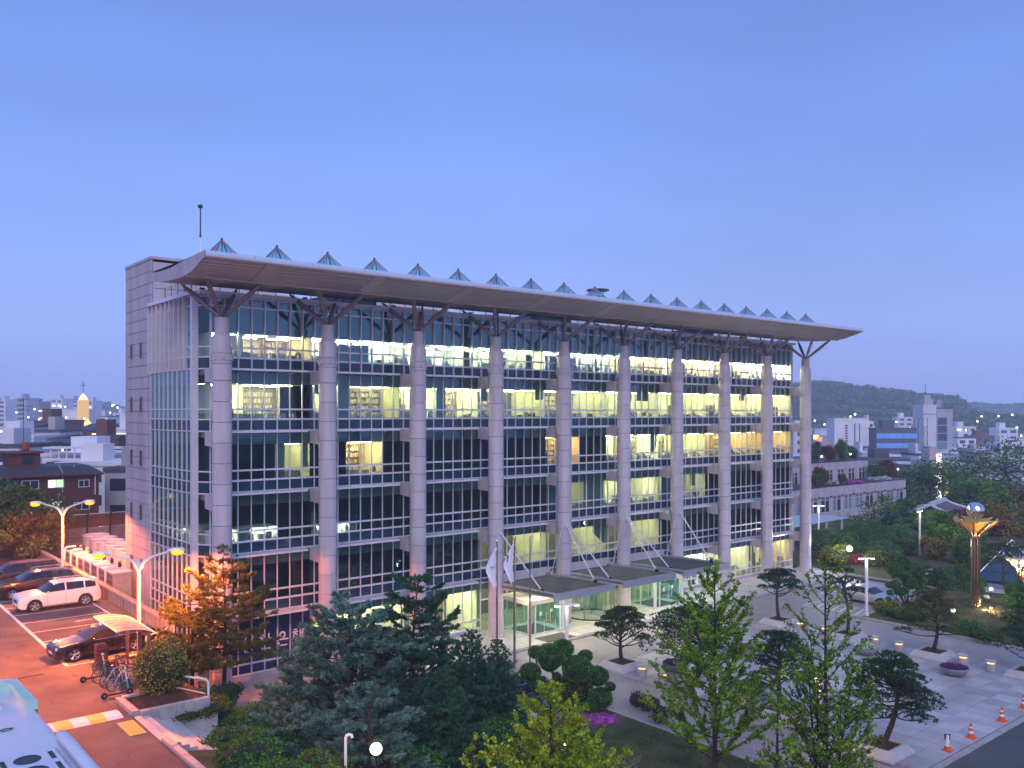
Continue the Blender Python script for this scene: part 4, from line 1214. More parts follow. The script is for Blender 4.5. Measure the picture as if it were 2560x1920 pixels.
# ---------------- cars
paintm = {}
def paint(name, c, metal=.3, rough=.3):
    return mat(name, c, rough, metal, var=.02, coords='obj', coat=.8)
hl = emat('headlight_glass', (.75, .8, 1), .5)
tl = mat('taillight_red', (.35, .01, .01), .2, coords='obj')
chrome = mat('chrome_trim', (.8, .8, .82), .12, 1, var=.02, coords='obj')
def car(name, label, W, Ln, Ht, loc, rz, kind, pm_, grp=None, seed=0):
    T = thing(name, label, 'car', loc, rz, grp)
    if kind == 'suv':
        top = [(0, .50), (.012, .56), (.05, .60), (.15, .635), (.27, .665), (.285, .675), (.40, .93), (.46, .98), (.55, 1.0), (.75, .985), (.88, .95), (.93, .90), (.975, .68), (.99, .62), (1, .5)]
        bz = lambda t: .645 + .06 * t
        wf_, wr_, R_ = .185, .80, .37
        c0, c1 = .285, .955
    elif kind == 'van':
        top = [(0, .42), (.02, .5), (.06, .55), (.17, .60), (.2, .61), (.34, .93), (.42, .99), (.6, 1.0), (.9, .985), (.96, .93), (.985, .62), (1, .5)]
        bz = lambda t: .58 + .04 * t
        wf_, wr_, R_ = .17, .78, .36
        c0, c1 = .2, .975
    else:
        top = [(0, .46), (.012, .52), (.05, .56), (.16, .605), (.27, .64), (.29, .65), (.40, .90), (.46, .97), (.53, 1.0), (.62, .985), (.72, .92), (.80, .83), (.865, .745), (.89, .735), (.96, .72), (.985, .68), (1, .5)]
        bz = lambda t: .60 + .07 * t
        wf_, wr_, R_ = .175, .775, .35
        c0, c1 = .29, .865
    tx = [a for a, _ in top]; tz_ = [b__ for _, b__ in top]
    xs_ = sorted(set(list(np.linspace(0, 1, 61)) + [c0, c1]))
    body = MB(); gl = {}
    sec = []
    for t in xs_:
        x = (0.5 - t) * Ln
        zt = np.interp(t, tx, tz_) * Ht
        belt = min(bz(t) * Ht, zt - .01)
        hw = W / 2 * (1 - .16 * max(0, (.10 - t) / .10) ** 2 - .12 * max(0, (t - .9) / .1) ** 2)
        zl = .24 + .10 * max(0, (.04 - t) / .04) + .12 * max(0, (t - .95) / .05)
        for w_ in (wf_, wr_):
            dx = (t - w_) * Ln; ra = R_ + .07
            if abs(dx) < ra: zl = max(zl, R_ + sqrt(max(0, ra * ra - dx * dx)) * .97)
        k = min(1, max(0, (zt - belt) / (.30 * Ht)))
        rw = hw * (1 - .05 - .21 * k)
        sec.append([(x, hw * .95, zl), (x, hw, max(zl + .02, .5 * Ht * .62)), (x, hw * .995, max(zl + .03, belt - .16)), (x, hw * .955, belt), (x, rw, zt - .06 * k - .012), (x, rw * .72, zt), (x, 0, zt + .015)])
    def full(s): return s + [(p[0], -p[1], p[2]) for p in s[-2::-1]]
    secs = [full(s) for s in sec]
    m = len(secs[0])
    for i in range(len(secs) - 1):
        t = (xs_[i] + xs_[i + 1]) / 2
        for j in range(m - 1):
            jj = min(j, m - 2 - j)     # symmetric index: 3 = side glass, 4,5 = top
            q = (secs[i][j], secs[i + 1][j], secs[i + 1][j + 1], secs[i][j + 1])
            key = None
            incab = c0 + .02 < t < c1 - .015
            if jj == 3 and incab:
                zc_ = (np.interp(t, tx, tz_) - bz(t))
                bp = .56 if kind != 'sedan' else .565
                if zc_ > .06 and abs(t - bp) > .011 and not (kind in ('suv', 'van') and abs(t - .79) < .012) and not (kind == 'sedan' and t > .80):
                    key = 'side_window' + ('F' if t < bp else ('R' if t < .79 or kind == 'sedan' else 'Q')) + ('L' if j < m // 2 else 'R')
            slope = (np.interp(xs_[i + 1], tx, tz_) - np.interp(xs_[i], tx, tz_))
            if jj >= 4 and jj <= 5:
                if c0 + .004 < t < (.41 if kind != 'van' else .36) : key = 'windscreen'
                if kind == 'sedan' and .665 < t < .855: key = 'rear_window'
                if kind != 'sedan' and .925 < t < .972: key = 'rear_window'
            if key: gl.setdefault(key, MB()).q(*q)
            else: body.q(*q)
    for e in (0, -1):
        pts = secs[e]
        body.q(*(pts if e else pts[::-1]))
    def weld(mb, nm, mt, par):
        me = mb.mesh(nm, mt)
        import bmesh
        bm = bmesh.new(); bm.from_mesh(me); bmesh.ops.remove_doubles(bm, verts=bm.verts, dist=.0005)
        bmesh.ops.recalc_face_normals(bm, faces=bm.faces)
        bm.to_mesh(me); bm.free()
        me.polygons.foreach_set('use_smooth', [True] * len(me.polygons)); me.set_sharp_from_angle(angle=radians(38))
        return ob(nm, me, par)
    bo = weld(body, 'body', pm_, T)
    for k_, mb in gl.items(): weld(mb, k_.rstrip('FRQL') if k_.startswith('side') else k_, M['carglass'], T)
    MB().box((-Ln * .48, -W * .44, .2), (Ln * .47, W * .44, .42)).build('underbody', M['dark'], T)
    for t in (wf_, wr_):
        for s_ in (-1, 1):
            x = (0.5 - t) * Ln; y = s_ * (W / 2 - .13)
            MB().lathe([(R_ - .13, -.1), (R_ - .02, -.11), (R_, -.06), (R_, .06), (R_ - .02, .11), (R_ - .13, .1)], 26, c=(x, y, R_), axis='y').build('wheel', M['rubber'], T, True)
            wo_ = T.children[-1] if T.children else T
            rm_ = MB()
            ys_ = y + s_ * .09
            rm_.lathe([(R_ - .14, 0), (R_ - .115, s_ * .02)], 26, c=(x, ys_, R_), axis='y')
            for q in range(5):
                a = q * 2 * pi / 5 + .3
                for da in (-.13, .13):
                    p0 = (x + .05 * cos(a), ys_ + s_ * .01, R_ + .05 * sin(a)); p1 = (x + (R_ - .12) * cos(a + da), ys_ + s_ * .012, R_ + (R_ - .12) * sin(a + da))
                    rm_.path([p0, p1], [.028, .02], 4)
            rm_.ball((x, ys_, R_), .055, 8, 5)
            rm_.build('rim', M['rim'], T)
            MB().lathe([(0, 0), (R_ - .12, 0)], 20, c=(x, y + s_ * .04, R_), axis='y').build('wheel_disc', M['dark'], T)
            MB().lathe([(R_ + .075, s_ * .0), (R_ + .02, -s_ * .25)], 20, c=(x, s_ * (W / 2 - .015), R_), a0=0, a1=pi, axis='y').build('wheel_arch', M['dark'], T)
    # lights, grille, trim
    xf = Ln / 2
    for s_ in (-1, 1):
        MB().rbox((xf - .11, s_ * (W / 2 - .30), .50 * Ht * .98), (.10, .34, .09 * Ht / 1.5), s_ * -.42).build('headlight', hl, T)
        MB().rbox((-xf + .07, s_ * (W / 2 - .26), .60 * Ht), (.10, .34, .10), s_ * .36).build('taillight', tl, T)
        mx = (0.5 - c0 - .055) * Ln
        MB().ball((mx, s_ * (W / 2 + .08), .655 * Ht + .05), .1, 10, 6, (.8, 1.2, .75)).build('wing_mirror', pm_, T, True)
        for q in (.50, .68):
            MB().box(((.5 - q) * Ln - .1, s_ * (W / 2 - .005) - .015, bz(q) * Ht - .2), ((.5 - q) * Ln + .1, s_ * (W / 2 - .005) + .015, bz(q) * Ht - .17)).build('door_handle', chrome if kind != 'suv' else pm_, T)
        seam = MB()
        for q in (.335, .56, .745):
            seam.box(((.5 - q) * Ln - .006, s_ * (W / 2 - .003) - .006, .36), ((.5 - q) * Ln + .006, s_ * (W / 2 - .003) + .006, bz(q) * Ht - .14))
        seam.build('door_seam', M['dark'], T)['kind'] = 'stuff'
        tr = [((.5 - q) * Ln, s_ * (W / 2 * .958 + .004), bz(q) * Ht + .0) for q in np.linspace(c0 + .04, c1 - .06, 8)]
        MB().path(tr, .012, 4).build('window_trim', chrome, T)
        MB().box(((.5 - .72) * Ln, s_ * (W / 2 - .02) - .012, .27), ((.5 - .28) * Ln, s_ * (W / 2 - .02) + .012, .32)).build('sill_trim', chrome if seed % 2 else M['dark'], T)
    MB().rbox((xf - .02, 0, .40 * Ht), (.07, W * .42, .17)).build('grille', M['dark'], T)
    MB().box((xf - .1, -W * .32, .27), (xf - .0, W * .32, .36)).build('lower_intake', M['dark'], T)
    MB().box((xf - .005, -.26, .42), (xf + .025, .26, .53)).build('number_plate', M['white'], T)
    MB().box((-xf - .02, -.26, .50), (-xf + .01, .26, .61)).build('number_plate', M['white'], T)
    MB().box((-xf - .01, -W * .36, .28), (-xf + .12, W * .36, .40)).build('rear_bumper_trim', M['dark'], T)
    if kind == 'suv':
        for s_ in (-1, 1):
            MB().path([(Ln * .02, s_ * W * .35, Ht * .985), (-Ln * .05, s_ * W * .35, Ht + .05), (-Ln * .33, s_ * W * .34, Ht + .03), (-Ln * .37, s_ * W * .34, Ht * .96)], .018, 6).build('roof_rail', M['alu'] if 'white' in label else M['dark'], T, True)
        MB().rbox((-Ln * .452, 0, Ht * .935), (.26, W * .6, .035)).build('roof_spoiler', pm_, T)
    MB().path([(-Ln * .36, 0, Ht * .955), (-Ln * .40, 0, Ht * .955 + .1)], [.03, .008], 5).build('roof_antenna', M['dark'], T)
    return T
GC = 'cars parked in the orange-lit car park'
white = paint('white_car_paint', (.78, .78, .80), .0, .3)
blk = paint('black_car_paint', (.008, .009, .013), .2, .25)
navy_ = paint('dark_blue_car_paint', (.02, .022, .035), .4, .3)
silver = paint('silver_car_paint', (.50, .51, .53), .7, .3)
car('parked_suv', 'white SUV with roof rails parked beside the empty painted bays', 1.9, 4.8, 1.69, (-6.1, 12.0, LZ), pi + .03, 'suv', white, GC, 1)
car('parked_suv', 'glossy black SUV parked just behind the white one', 1.95, 4.9, 1.75, (-6.45, 16.9, LZ), pi + .03, 'suv', blk, GC, 1)
car('parked_van', 'dark brown people carrier cut off at the left edge, farthest of the parked cars', 1.95, 5.1, 1.85, (-6.7, 20.9, LZ), pi + .05, 'van', paint('brown_car_paint', (.03, .018, .014), .3, .3), GC, 1)
car('parked_sedan', 'black sedan parked beside the bicycle shelter under the street lamp', 1.86, 4.95, 1.47, (-6.85, -1.35, LZ), pi + .06, 'sedan', blk, GC, 1)
car('parked_sedan', 'silver sedan parked on hatched lines behind the white lamp post on the right', 1.86, 4.9, 1.46, (52.65, -11.3, 0), -pi / 2, 'sedan', silver, None, 1)
car('parked_sedan', 'dark blue car half hidden behind the clipped cloud tree', 1.86, 4.8, 1.46, (12.6, -11.0, 0), .1, 'sedan', navy_, 'cars parked behind the garden trees', 1)
car('parked_sedan', 'white car glimpsed through the dark fir branches', 1.84, 4.7, 1.46, (7.4, -11.2, 0), .05, 'sedan', white, 'cars parked behind the garden trees', 1)

# ---------------- bus, roof seen from above
busw = mat('bus_roof_paint', (.60, .64, .72), .35, var=.05, scale=.8)
mint = mat('bus_mint_paint', (.42, .68, .56), .32, var=.05, scale=.8)
bus = thing('parked_bus', 'white bus with a mint green front cowl seen from above at the bottom left corner', 'bus', (-14.62, -21.3, LZ))
W2 = 1.25
def rsec(w, z0, z1, r=.22):
    pts = [(-w, z0)]
    for k in range(6):
        a = pi - k * pi / 10; pts.append((-w + r + r * cos(a), z1 - r + r * sin(a)))
    for k in range(6):
        a = pi / 2 - k * pi / 10; pts.append((w - r + r * cos(a), z1 - r + r * sin(a)))
    pts.append((w, z0)); return pts
secz = [(5.45, 2.6), (5.35, 2.95), (5.2, 3.08), (4.9, 3.14), (0, 3.15), (-5.6, 3.15), (-5.8, 3.05)]
bm_ = MB(); last = None
for (y, z) in secz:
    pr = [(x, y, zz) for (x, zz) in rsec(W2, .35, z)]
    i0 = len(bm_.v); bm_.v += pr
    if last is not None:
        for j in range(len(pr) - 1): bm_.f.append((last + j, last + j + 1, i0 + j + 1, i0 + j))
    last = i0
bm_.f.append(tuple(range(len(rsec(W2, .35, 3))))); bm_.f.append(tuple(range(last, last + len(pr)))[::-1])
bm_.build('body', busw, bus, True)
cw = MB()
out = [(-W2 - .01, 2.2), (-W2 + .05, 5.2), (-W2 + .3, 5.5), (W2 - .3, 5.5), (W2 - .05, 5.2), (W2 + .01, 2.2)]
inn = [(-W2 + .32, 2.25), (-W2 + .36, 4.5), (-W2 + .5, 4.7), (W2 - .5, 4.7), (W2 - .36, 4.5), (W2 - .32, 2.25)]
for i in range(5):
    a, b_, c_, d_ = out[i], out[i + 1], inn[i + 1], inn[i]
    cw.q((a[0], a[1], 3.38), (b_[0], b_[1], 3.36), (c_[0], c_[1], 3.40), (d_[0], d_[1], 3.42))
    cw.q((a[0], a[1], 2.7), (b_[0], b_[1], 2.7), (b_[0], b_[1], 3.36), (a[0], a[1], 3.38))
    cw.q((d_[0], d_[1], 3.42), (c_[0], c_[1], 3.40), (c_[0], c_[1], 3.1), (d_[0], d_[1], 3.1))
for s_ in (0, -1): cw.q((out[s_][0], out[s_][1], 3.38), (inn[s_][0], inn[s_][1], 3.42), (inn[s_][0], inn[s_][1], 3.1), (out[s_][0], out[s_][1], 3.1))
cw.build('front_cowl', mint, bus, True)
MB().bbox((-.95, 2.6, 3.15), (.35, 3.6, 3.28), .05).build('roof_hatch', busw, bus)
acb = MB()
for (x0, x1, z) in ((-.95, .85, 3.38),): acb.bbox((x0, -4.6, 3.14), (x1, -2.2, z), .12)
ac = acb.build('air_conditioner', busw, bus)
for y in (-2.9, -3.8):
    MB().lathe([(.0, 3.385), (.27, 3.385), (.30, 3.40), (.33, 3.385)], 28, c=(.0, y, 0)).build('fan_grille', M['dark'], ac)
    for x in (-.62, .52):
        g_ = MB()
        for q in range(8): g_.box((x, y - .3 + q * .075, 3.38), (x + .12, y - .27 + q * .075, 3.395))
        g_.build('vent_slot', M['dark'], ac)['kind'] = 'stuff'
MB().path([(W2 - .16, -1.2, 3.1), (W2 - .1, -1.35, 3.32), (W2 - .12, -1.9, 3.38), (W2 - .12, -5.3, 3.38)], [.05, .15, .17, .17], 10).build('side_fairing', busw, bus, True)
MB().path([(-.3, .9, 3.17), (-.1, .7, 3.19), (0, .5, 3.17), (.2, .45, 3.2), (.28, .62, 3.17), (.1, .7, 3.17), (-.05, .6, 3.18)], .015, 5).build('loose_cable', M['dark'], bus)
for y0 in (-5.2, -3.6, -2, -.4, 1.2, 2.8):
    MB().box((W2 - .0, y0, 1.5), (W2 + .015, y0 + 1.45, 2.6)).build('side_window', M['carglass'], bus)
    MB().box((-W2 - .015, y0, 1.5), (-W2, y0 + 1.45, 2.6)).build('side_window', M['carglass'], bus)
MB().box((-1.05, 5.46, 1.1), (1.05, 5.52, 2.5)).build('windscreen', M['carglass'], bus)
for y in (3.6, -3.6):
    for s_ in (-1, 1): MB().lathe([(.2, -.14), (.5, -.14), (.5, .14), (.2, .14)], 20, c=(s_ * 1.1, y, .5), axis='y').build('wheel', M['rubber'], bus)

# ---------------- bicycle shelter
sh = thing('bicycle_shelter', 'small curved polycarbonate bicycle shelter roof on brown posts', 'shelter', (-7.1, -6.2, LZ))
poly = mat('polycarbonate_sheet', (.20, .14, .10), .35, var=.06, scale=1.5)
shn = 6
for i in range(shn):
    ya, yb = 3.3 - i * .66 + 0, 3.3 - (i + 1) * .66 + .02
    mb2 = MB()
    for j in range(7):
        xa, xb = -.55 + j * .25, -.55 + (j + 1) * .25
        f_ = lambda x: 2.25 - .32 * ((x + .1) / 1.3) ** 2 * (1 if x > -.1 else .5)
        mb2.q((xa, ya, f_(xa)), (xb, ya, f_(xb)), (xb, yb, f_(xb)), (xa, yb, f_(xa)))
    mb2.build('roof_sheet', poly, sh, True)
for i in range(shn + 1):
    y = 3.3 - i * .66
    MB().path([(x, y, f_(x) + .02) for x in np.linspace(-.55, 1.2, 8)], .018, 5).build('roof_rib', M['white'], sh, True)
for x in (-.55, 1.2): MB().path([(x, 3.3, f_(x)), (x, -.66, f_(x))], .03, 6).build('edge_bar', M['white'], sh)
for y in (2.9, .9, -.5):
    MB().box((.85, y - .07, 0), (1.0, y + .07, 2.0)).build('post', mat('brown_post', (.20, .13, .11), .7), sh)
MB().box((.87, -.5, 1.75), (.98, 2.9, 1.95)).build('beam', mat('brown_post', (.20, .13, .11), .7), sh)
# bikes
def bike(label, x, y, rz, c, lean=.12, sx=1.0):
    T = thing('bicycle', label, 'bicycle', (x, y, LZ), rz, 'bicycles parked at the shelter')
    T.rotation_euler = (lean, 0, rz)
    fm = paint('bike_paint_' + c, {'silver': (.6, .6, .62), 'black': (.02, .02, .02), 'red': (.25, .03, .03), 'white': (.7, .7, .7)}[c], .3, .3)
    for xw in (-.52, .52):
        pts = [(xw + .33 * cos(t), 0, .34 + .33 * sin(t)) for t in np.linspace(0, 2 * pi, 25)]
        w_ = MB().path(pts, .018, 5, caps=False).build('tyre', M['rubber'], T, True)
        r_ = MB(); 
        for k in range(10):
            a = k * pi / 5; r_.path([(xw, 0, .34), (xw + .31 * cos(a), 0, .34 + .31 * sin(a))], .004, 3)
        pts = [(xw + .305 * cos(t), 0, .34 + .305 * sin(t)) for t in np.linspace(0, 2 * pi, 21)]
        r_.path(pts, .01, 4, caps=False); r_.build('wheel_rim', M['rim'], T)
    f = MB(); bb = (-.08, 0, .30); st_ = (-.2, 0, .80); hd = (.36, 0, .82); fk = (.40, 0, .66)
    for p, q in ((bb, st_), (bb, fk), (st_, hd), (st_, (-.52, 0, .34)), (bb, (-.52, 0, .34)), (hd, fk)): f.path([p, q], .02, 6)
    f.path([fk, (.52, 0, .34)], .016, 6); f.build('frame', fm, T, True)
    MB().path([st_, (-.23, 0, .93)], .014, 5).build('seat_post', M['rim'], T)
    MB().ball((-.25, 0, .95), .12, 8, 5, (1.1, .55, .28)).build('saddle', M['dark'], T, True)
    MB().path([hd, (.34, 0, .96), (.42, 0, 1.0)], .014, 5).path([(.38, -.28, .99), (.42, -.1, 1.0), (.42, .1, 1.0), (.38, .28, .99)], .013, 5).build('handlebar', M['dark'], T)
    MB().lathe([(.0, -.01), (.09, -.01), (.09, .01), (0, .01)], 12, c=(-.08, 0, .3), axis='y').build('crank', M['dark'], T)
    return T
bike('silver bicycle at the near end of the row, wheels toward the planter', -7.75, -8.35, .25, 'silver', .14)
bike('white bicycle leaning second in the row from the planter', -7.85, -7.55, .3, 'white', .1)
bike('black bicycle third in the row with a low frame', -7.9, -6.7, .2, 'black', -.1)
bike('red and black bicycle under the middle of the shelter', -7.3, -5.9, .35, 'red', .12)
bike('dark bicycle nearest the black sedan under the shelter', -7.5, -5.2, .2, 'black', .1)
tealm = mat('teal_grip_paint', (.06, .55, .48), .4)
def scooter(label, x, y, rz):
    T = thing('kick_scooter', label, 'scooter', (x, y, LZ), rz, 'rental kick scooters by the bicycles')
    MB().bbox((-.42, -.08, .12), (.38, .08, .2), .03).build('deck', M['dark'], T)
    for xw in (-.5, .55):
        MB().lathe([(.03, -.035), (.12, -.035), (.14, -.02), (.14, .02), (.12, .035), (.03, .035)], 18, c=(xw, 0, .14), axis='y').build('wheel', M['rubber'], T, True)
        MB().lathe([(0, -.037), (.05, -.037), (.05, .037), (0, .037)], 10, c=(xw, 0, .14), axis='y').build('wheel_hub', M['rim'], T)
    MB().path([(.36, 0, .17), (.5, 0, .3), (.55, 0, .14)], .03, 6).build('fork', M['dark'], T, True)
    MB().path([(.5, 0, .3), (.42, 0, .7)], .032, 8).build('stem_lower', tealm, T, True)
    MB().path([(.42, 0, .7), (.36, 0, 1.1)], .025, 8).build('stem_upper', M['white'], T, True)
    MB().path([(.35, -.22, 1.12), (.36, 0, 1.12), (.35, .22, 1.12)], .018, 6).build('handlebar', M['dark'], T)
    MB().ball((.38, 0, 1.13), .07, 8, 5, (1, 1.3, .7)).build('display', tealm, T, True)
scooter('kick scooter with a teal stem lying parallel to the planter kerb, nearest of the two', -8.35, -9.35, .03)
scooter('kick scooter with a teal display beside the bicycle rack, farther of the two', -8.45, -6.2, .06)
bx = thing('letter_box', 'small brown box on the car park ground behind the bicycles', 'box', (-7.55, -3.7, LZ))
MB().bbox((-.25, -.2, 0), (.25, .2, 1.05), .03).build('box_body', mat('brown_box_paint', (.16, .05, .03), .5), bx); MB().box((-.2, -.215, .7), (.2, -.205, .75)).build('slot', M['dark'], bx)

# ---------------- air-conditioning units behind the wall
coil = mat('coil_mesh', (.16, .13, .13), .6, .4, var=.3, scale=12)
for k in range(7):
    y = 13.4 + k * 1.9
    T = thing('cooling_unit', 'ribbed cooling unit with an elbow pipe, %s counted from the tower' % ['first', 'second', 'third', 'fourth', 'fifth', 'sixth', 'seventh'][k], 'cooling unit', (-1.95, y, .05), group='row of cooling units behind the car park wall')
    MB().box((-.6, -.62, 0), (.6, .62, 5.5)).build('casing', mat('unit_grey', (.34, .34, .36), .5, .3), T)
    MB().bbox((-.64, -.66, 5.5), (.64, .66, 5.58), .02).build('top_plate', M['alu'], T)
    for j in range(5):
        fb = MB()
        for q in range(6): fb.box((-.63, -.6 + j * .245, 3.4 + q * .34), (-.60, -.42 + j * .245, 3.4 + q * .34 + .27))
        fb.build('coil_grille', coil, T)['kind'] = 'stuff'
    MB().path([(-.72, .64, 3.2), (-.72, .64, 5.55), (-.64, .64, 5.75), (-.5, .64, 5.82), (.5, .64, 5.82)], .075, 8).build('elbow_pipe', M['alu'], T, True)
    MB().lathe([(.11, 5.7), (.14, 5.75), (.14, 5.95), (.08, 6.0), (.08, 6.1), (0, 6.1)], 10, c=(.2, .64, 0)).build('valve', M['dark'], T, True)
for k in range(6):
    y = 23.5 + k * 2.35
    T = thing('cooling_tower', 'open round metal cooling drum with rusty inside, %s behind the stone tower' % ['nearest', 'second', 'third', 'fourth', 'fifth', 'farthest'][k], 'cooling drum', (2.1, y, .05), group='row of round cooling drums')
    MB().lathe([(1.1, 3.4), (1.1, 5.3), (1.04, 5.34), (1.0, 5.3), (1.0, 4.2)], 28).build('drum', M['alu'], T, True)
    MB().lathe([(0, 4.4), (.98, 4.4)], 20).build('inner_floor', mat('rust', (.28, .12, .04), .8, var=.4, scale=4), T)
    MB().lathe([(1.12, 5.22), (1.15, 5.28), (1.12, 5.36)], 28).build('rim', M['white'], T, True)
    MB().box((-1.15, -1.15, 0), (1.15, 1.15, 3.4)).build('base_box', mat('unit_grey', (.34, .34, .36), .5, .3), T)

# ---------------- sound fence
fn = thing('sound_fence', 'tall grey panel fence with dark posts and a brown top band behind the car park', 'fence', (0, 40, 0))
fpan = mat('fence_panel_grey', (.22, .20, .22), .8, var=.25, scale=1.5); fbr = mat('fence_band_brown', (.14, .075, .065), .8, var=.15)
xs_ = list(np.arange(-18, 8.1, 2.05))
fm1 = MB()
for q in range(8): fm1.bbox((.1 + q * .235, -.06, 0), (.1 + q * .235 + .222, 0, .44), .008)
me = MB().bbox((0, -.05, 0), (.92, .0, .45), .0).mesh('fence_panel', fpan)
rib_ = MB()
for x in xs_[:-1]:
    for r in range(4):
        for h in range(2):
            ob('fence_panel', me, fn, (x + .1 + h * .95, 0, 3.6 + r * .48))
    for z in (5.52, ): MB().q((x + .1, 0, z), (x + 2.0, 0, z), (x + 2.0, -.35, z + 1.25), (x + .1, -.35, z + 1.25)).build('top_band', fbr, fn)
    MB().box((x + .1, -.38, 6.77), (x + 2.0, -.3, 6.84)).build('coping', M['alu'], fn)
    MB().box((x - .09, -.12, 0), (x + .09, .1, 5.6)).build('post', M['dark'], fn)
    MB().path([(x, -.02, 5.5), (x, -.42, 6.95)], .09, 4).build('post_arm', M['dark'], fn)
    for q in range(17): rib_.box((x + .12 + q * .113, -.07, 3.62), (x + .14 + q * .113, -.05, 5.5))
rib_.build('panel_rib', fpan, fn)['kind'] = 'stuff'
struct('fence_plinth', MB().box((-20, 40.12, 0), (9, 40.6, 3.6)), M['conc'])

# stone lantern, rock and shrub ground at the far end of the lot
lt_ = thing('stone_lantern', 'squat stone lantern standing by the dark pine at the far left', 'lantern', (-6.6, 34.5, LZ))
MB().lathe([(.0, 0), (.55, .02), (.6, .2), (.5, .45), (.25, .5), (.2, .9), (.35, 1.0), (.6, 1.15), (.55, 1.25), (.2, 1.45), (0, 1.5)], 16).build('stone_body', M['planter'], lt_, True)
MB().box((-.26, -.26, 1.02), (.26, .26, 1.14)).build('fire_box', M['dark'], lt_)
bxx = thing('utility_box', 'small pale box lying beside a rock near the far wall end', 'box', (-3.7, 33.5, LZ))
MB().bbox((-.35, -.2, .3), (.35, .2, .75), .04).build('box_body', M['white'], bxx); MB().ball((0, 0, .1), .6, 8, 5, (1, .8, .5), .15).build('rock', M['soil'], bxx)

# ================================================================== PLAZA FURNITURE
def bowl(label, x, y, kind, r=.88):
    T = thing('flower_bowl', label, 'flower bowl', (x, y, .05), group='round flower bowls of the plaza')
    MB().lathe([(.3, 0), (.34, .02), (.62, .12), (r * .93, .36), (r, .47), (r, .52), (r - .05, .52), (r - .08, .44), (0, .44)], 30).build('bowl', mat('bowl_granite', (.26, .27, .31), .45, var=.08, scale=3), T, True)
    cl = {'p': ((.14, .02, .16), (.09, .015, .12)), 'w': ((.72, .72, .74), (.7, .7, .7)), 'g': ((.42, .62, .32), (.5, .7, .35)), 'm': ((.12, .02, .14), (.65, .62, .6))}[kind]
    n = 900
    a = rng.uniform(0, 2 * pi, n); q = np.sqrt(rng.uniform(0, 1, n)) * (r - .1)
    C_ = np.stack([q * np.cos(a), q * np.sin(a), .5 + .12 * (1 - (q / r) ** 2) + rng.uniform(-.03, .05, n)], 1)
    gm = mat('bowl_leaves', (.03, .05, .02), .9, var=.3, island=.4)
    ob('leaves', npmesh('leaves', leaves(C_ - np.array([0, 0, .05]), .07), 4, gm), T)['kind'] = 'stuff'
    k1 = int(n * .5)
    ob('flowers', npmesh('flowers', leaves(C_[:k1], .055, .9, 3), 4, mat('flower_%s1' % kind, cl[0], .8, var=.1, island=.5)), T)['kind'] = 'stuff'
    ob('flowers', npmesh('flowers', leaves(C_[k1:k1 + 250], .05, .9, 3), 4, mat('flower_%s2' % kind, cl[1], .8, var=.1, island=.5)), T)['kind'] = 'stuff'
    if kind in 'pmw':
        C3 = np.array([[rng.uniform(-.15, .15), rng.uniform(-.15, .15), rng.uniform(.6, .75)] for _ in range(14)])
        ob('red_flowers', npmesh('red_flowers', leaves(C3, .07, .8, 1), 4, mat('flower_red', (.6, .05, .03), .8, island=.3)), T)['kind'] = 'stuff'
for lb_, x, y, kd in (('bowl of pale green and white flowers between two lit bollards', 36.9, -19.6, 'g'), ('bowl of dark purple flowers near the two right-hand lit bollards', 36.7, -25.5, 'p'),
                      ('bowl of mixed white and purple flowers out in the middle of the paving', 30.6, -25.8, 'm'), ('bowl of bright white flowers beside the far planter', 36.7, -13.6, 'w'),
                      ('bowl of purple and white flowers in the middle of the plaza, behind the ginkgo', 30.6, -14.4, 'm'), ('bowl of purple flowers behind the forked pine', 24.0, -13.8, 'p'),
                      ('bowl of dark flowers beside the small upright pine', 24.1, -19.5, 'p')):
    bowl(lb_, x, y, kd)
# bollards with a glowing slot
bglow = emat('bollard_glow', (1.0, .42, .14), 3.5)
bst = mat('bollard_granite', (.48, .42, .40), .5, var=.08, scale=6)
first = None
for lb_, x, y in (('lit granite bollard just behind the pale green flower bowl', 39.4, -18.9), ('lit granite bollard left of the broad right-hand pine planter', 39.4, -20.65),
                  ('lit granite bollard right beside the purple flower bowl', 39.4, -24.9), ('rightmost lit granite bollard of the far plaza edge', 39.4, -26.6),
                  ('lit granite bollard beside the white flower bowl', 39.4, -13.0), ('lit granite bollard at the right of the leftmost pine planter', 21.5, -13.2),
                  ('lit granite bollard half hidden by the big ginkgo, on the near plaza edge', 21.5, -14.9), ('lit granite bollard behind the second ginkgo trunk on the far edge', 39.4, -15.0),
                  ('lit granite bollard on the near edge beside the upright pine', 21.5, -19.0), ('lit granite bollard on the near edge, behind the tall ginkgo', 21.5, -20.7)):
    if first is None:
        T = thing('bollard', lb_, 'bollard', (x, y, .05), group='short granite bollards with a glowing slot')
        MB().lathe([(.31, 0), (.32, .02), (.32, .46), (.30, .48), (0, .48)], 24).build('base_drum', bst, T, True)
        MB().lathe([(.20, .48), (.20, .56)], 20).build('glow_slot', bglow, T, True)
        MB().lathe([(0, .56), (.30, .56), (.33, .58), (.33, .66), (.29, .69), (0, .70)], 24).build('cap', M['planter'], T, True)
        MB().box((-.015, -.31, .46), (.015, -.28, .58)).build('cap_pin', bst, T)
        first = T
    else: copy_tree(first, (x, y, .05), 0, lb_)
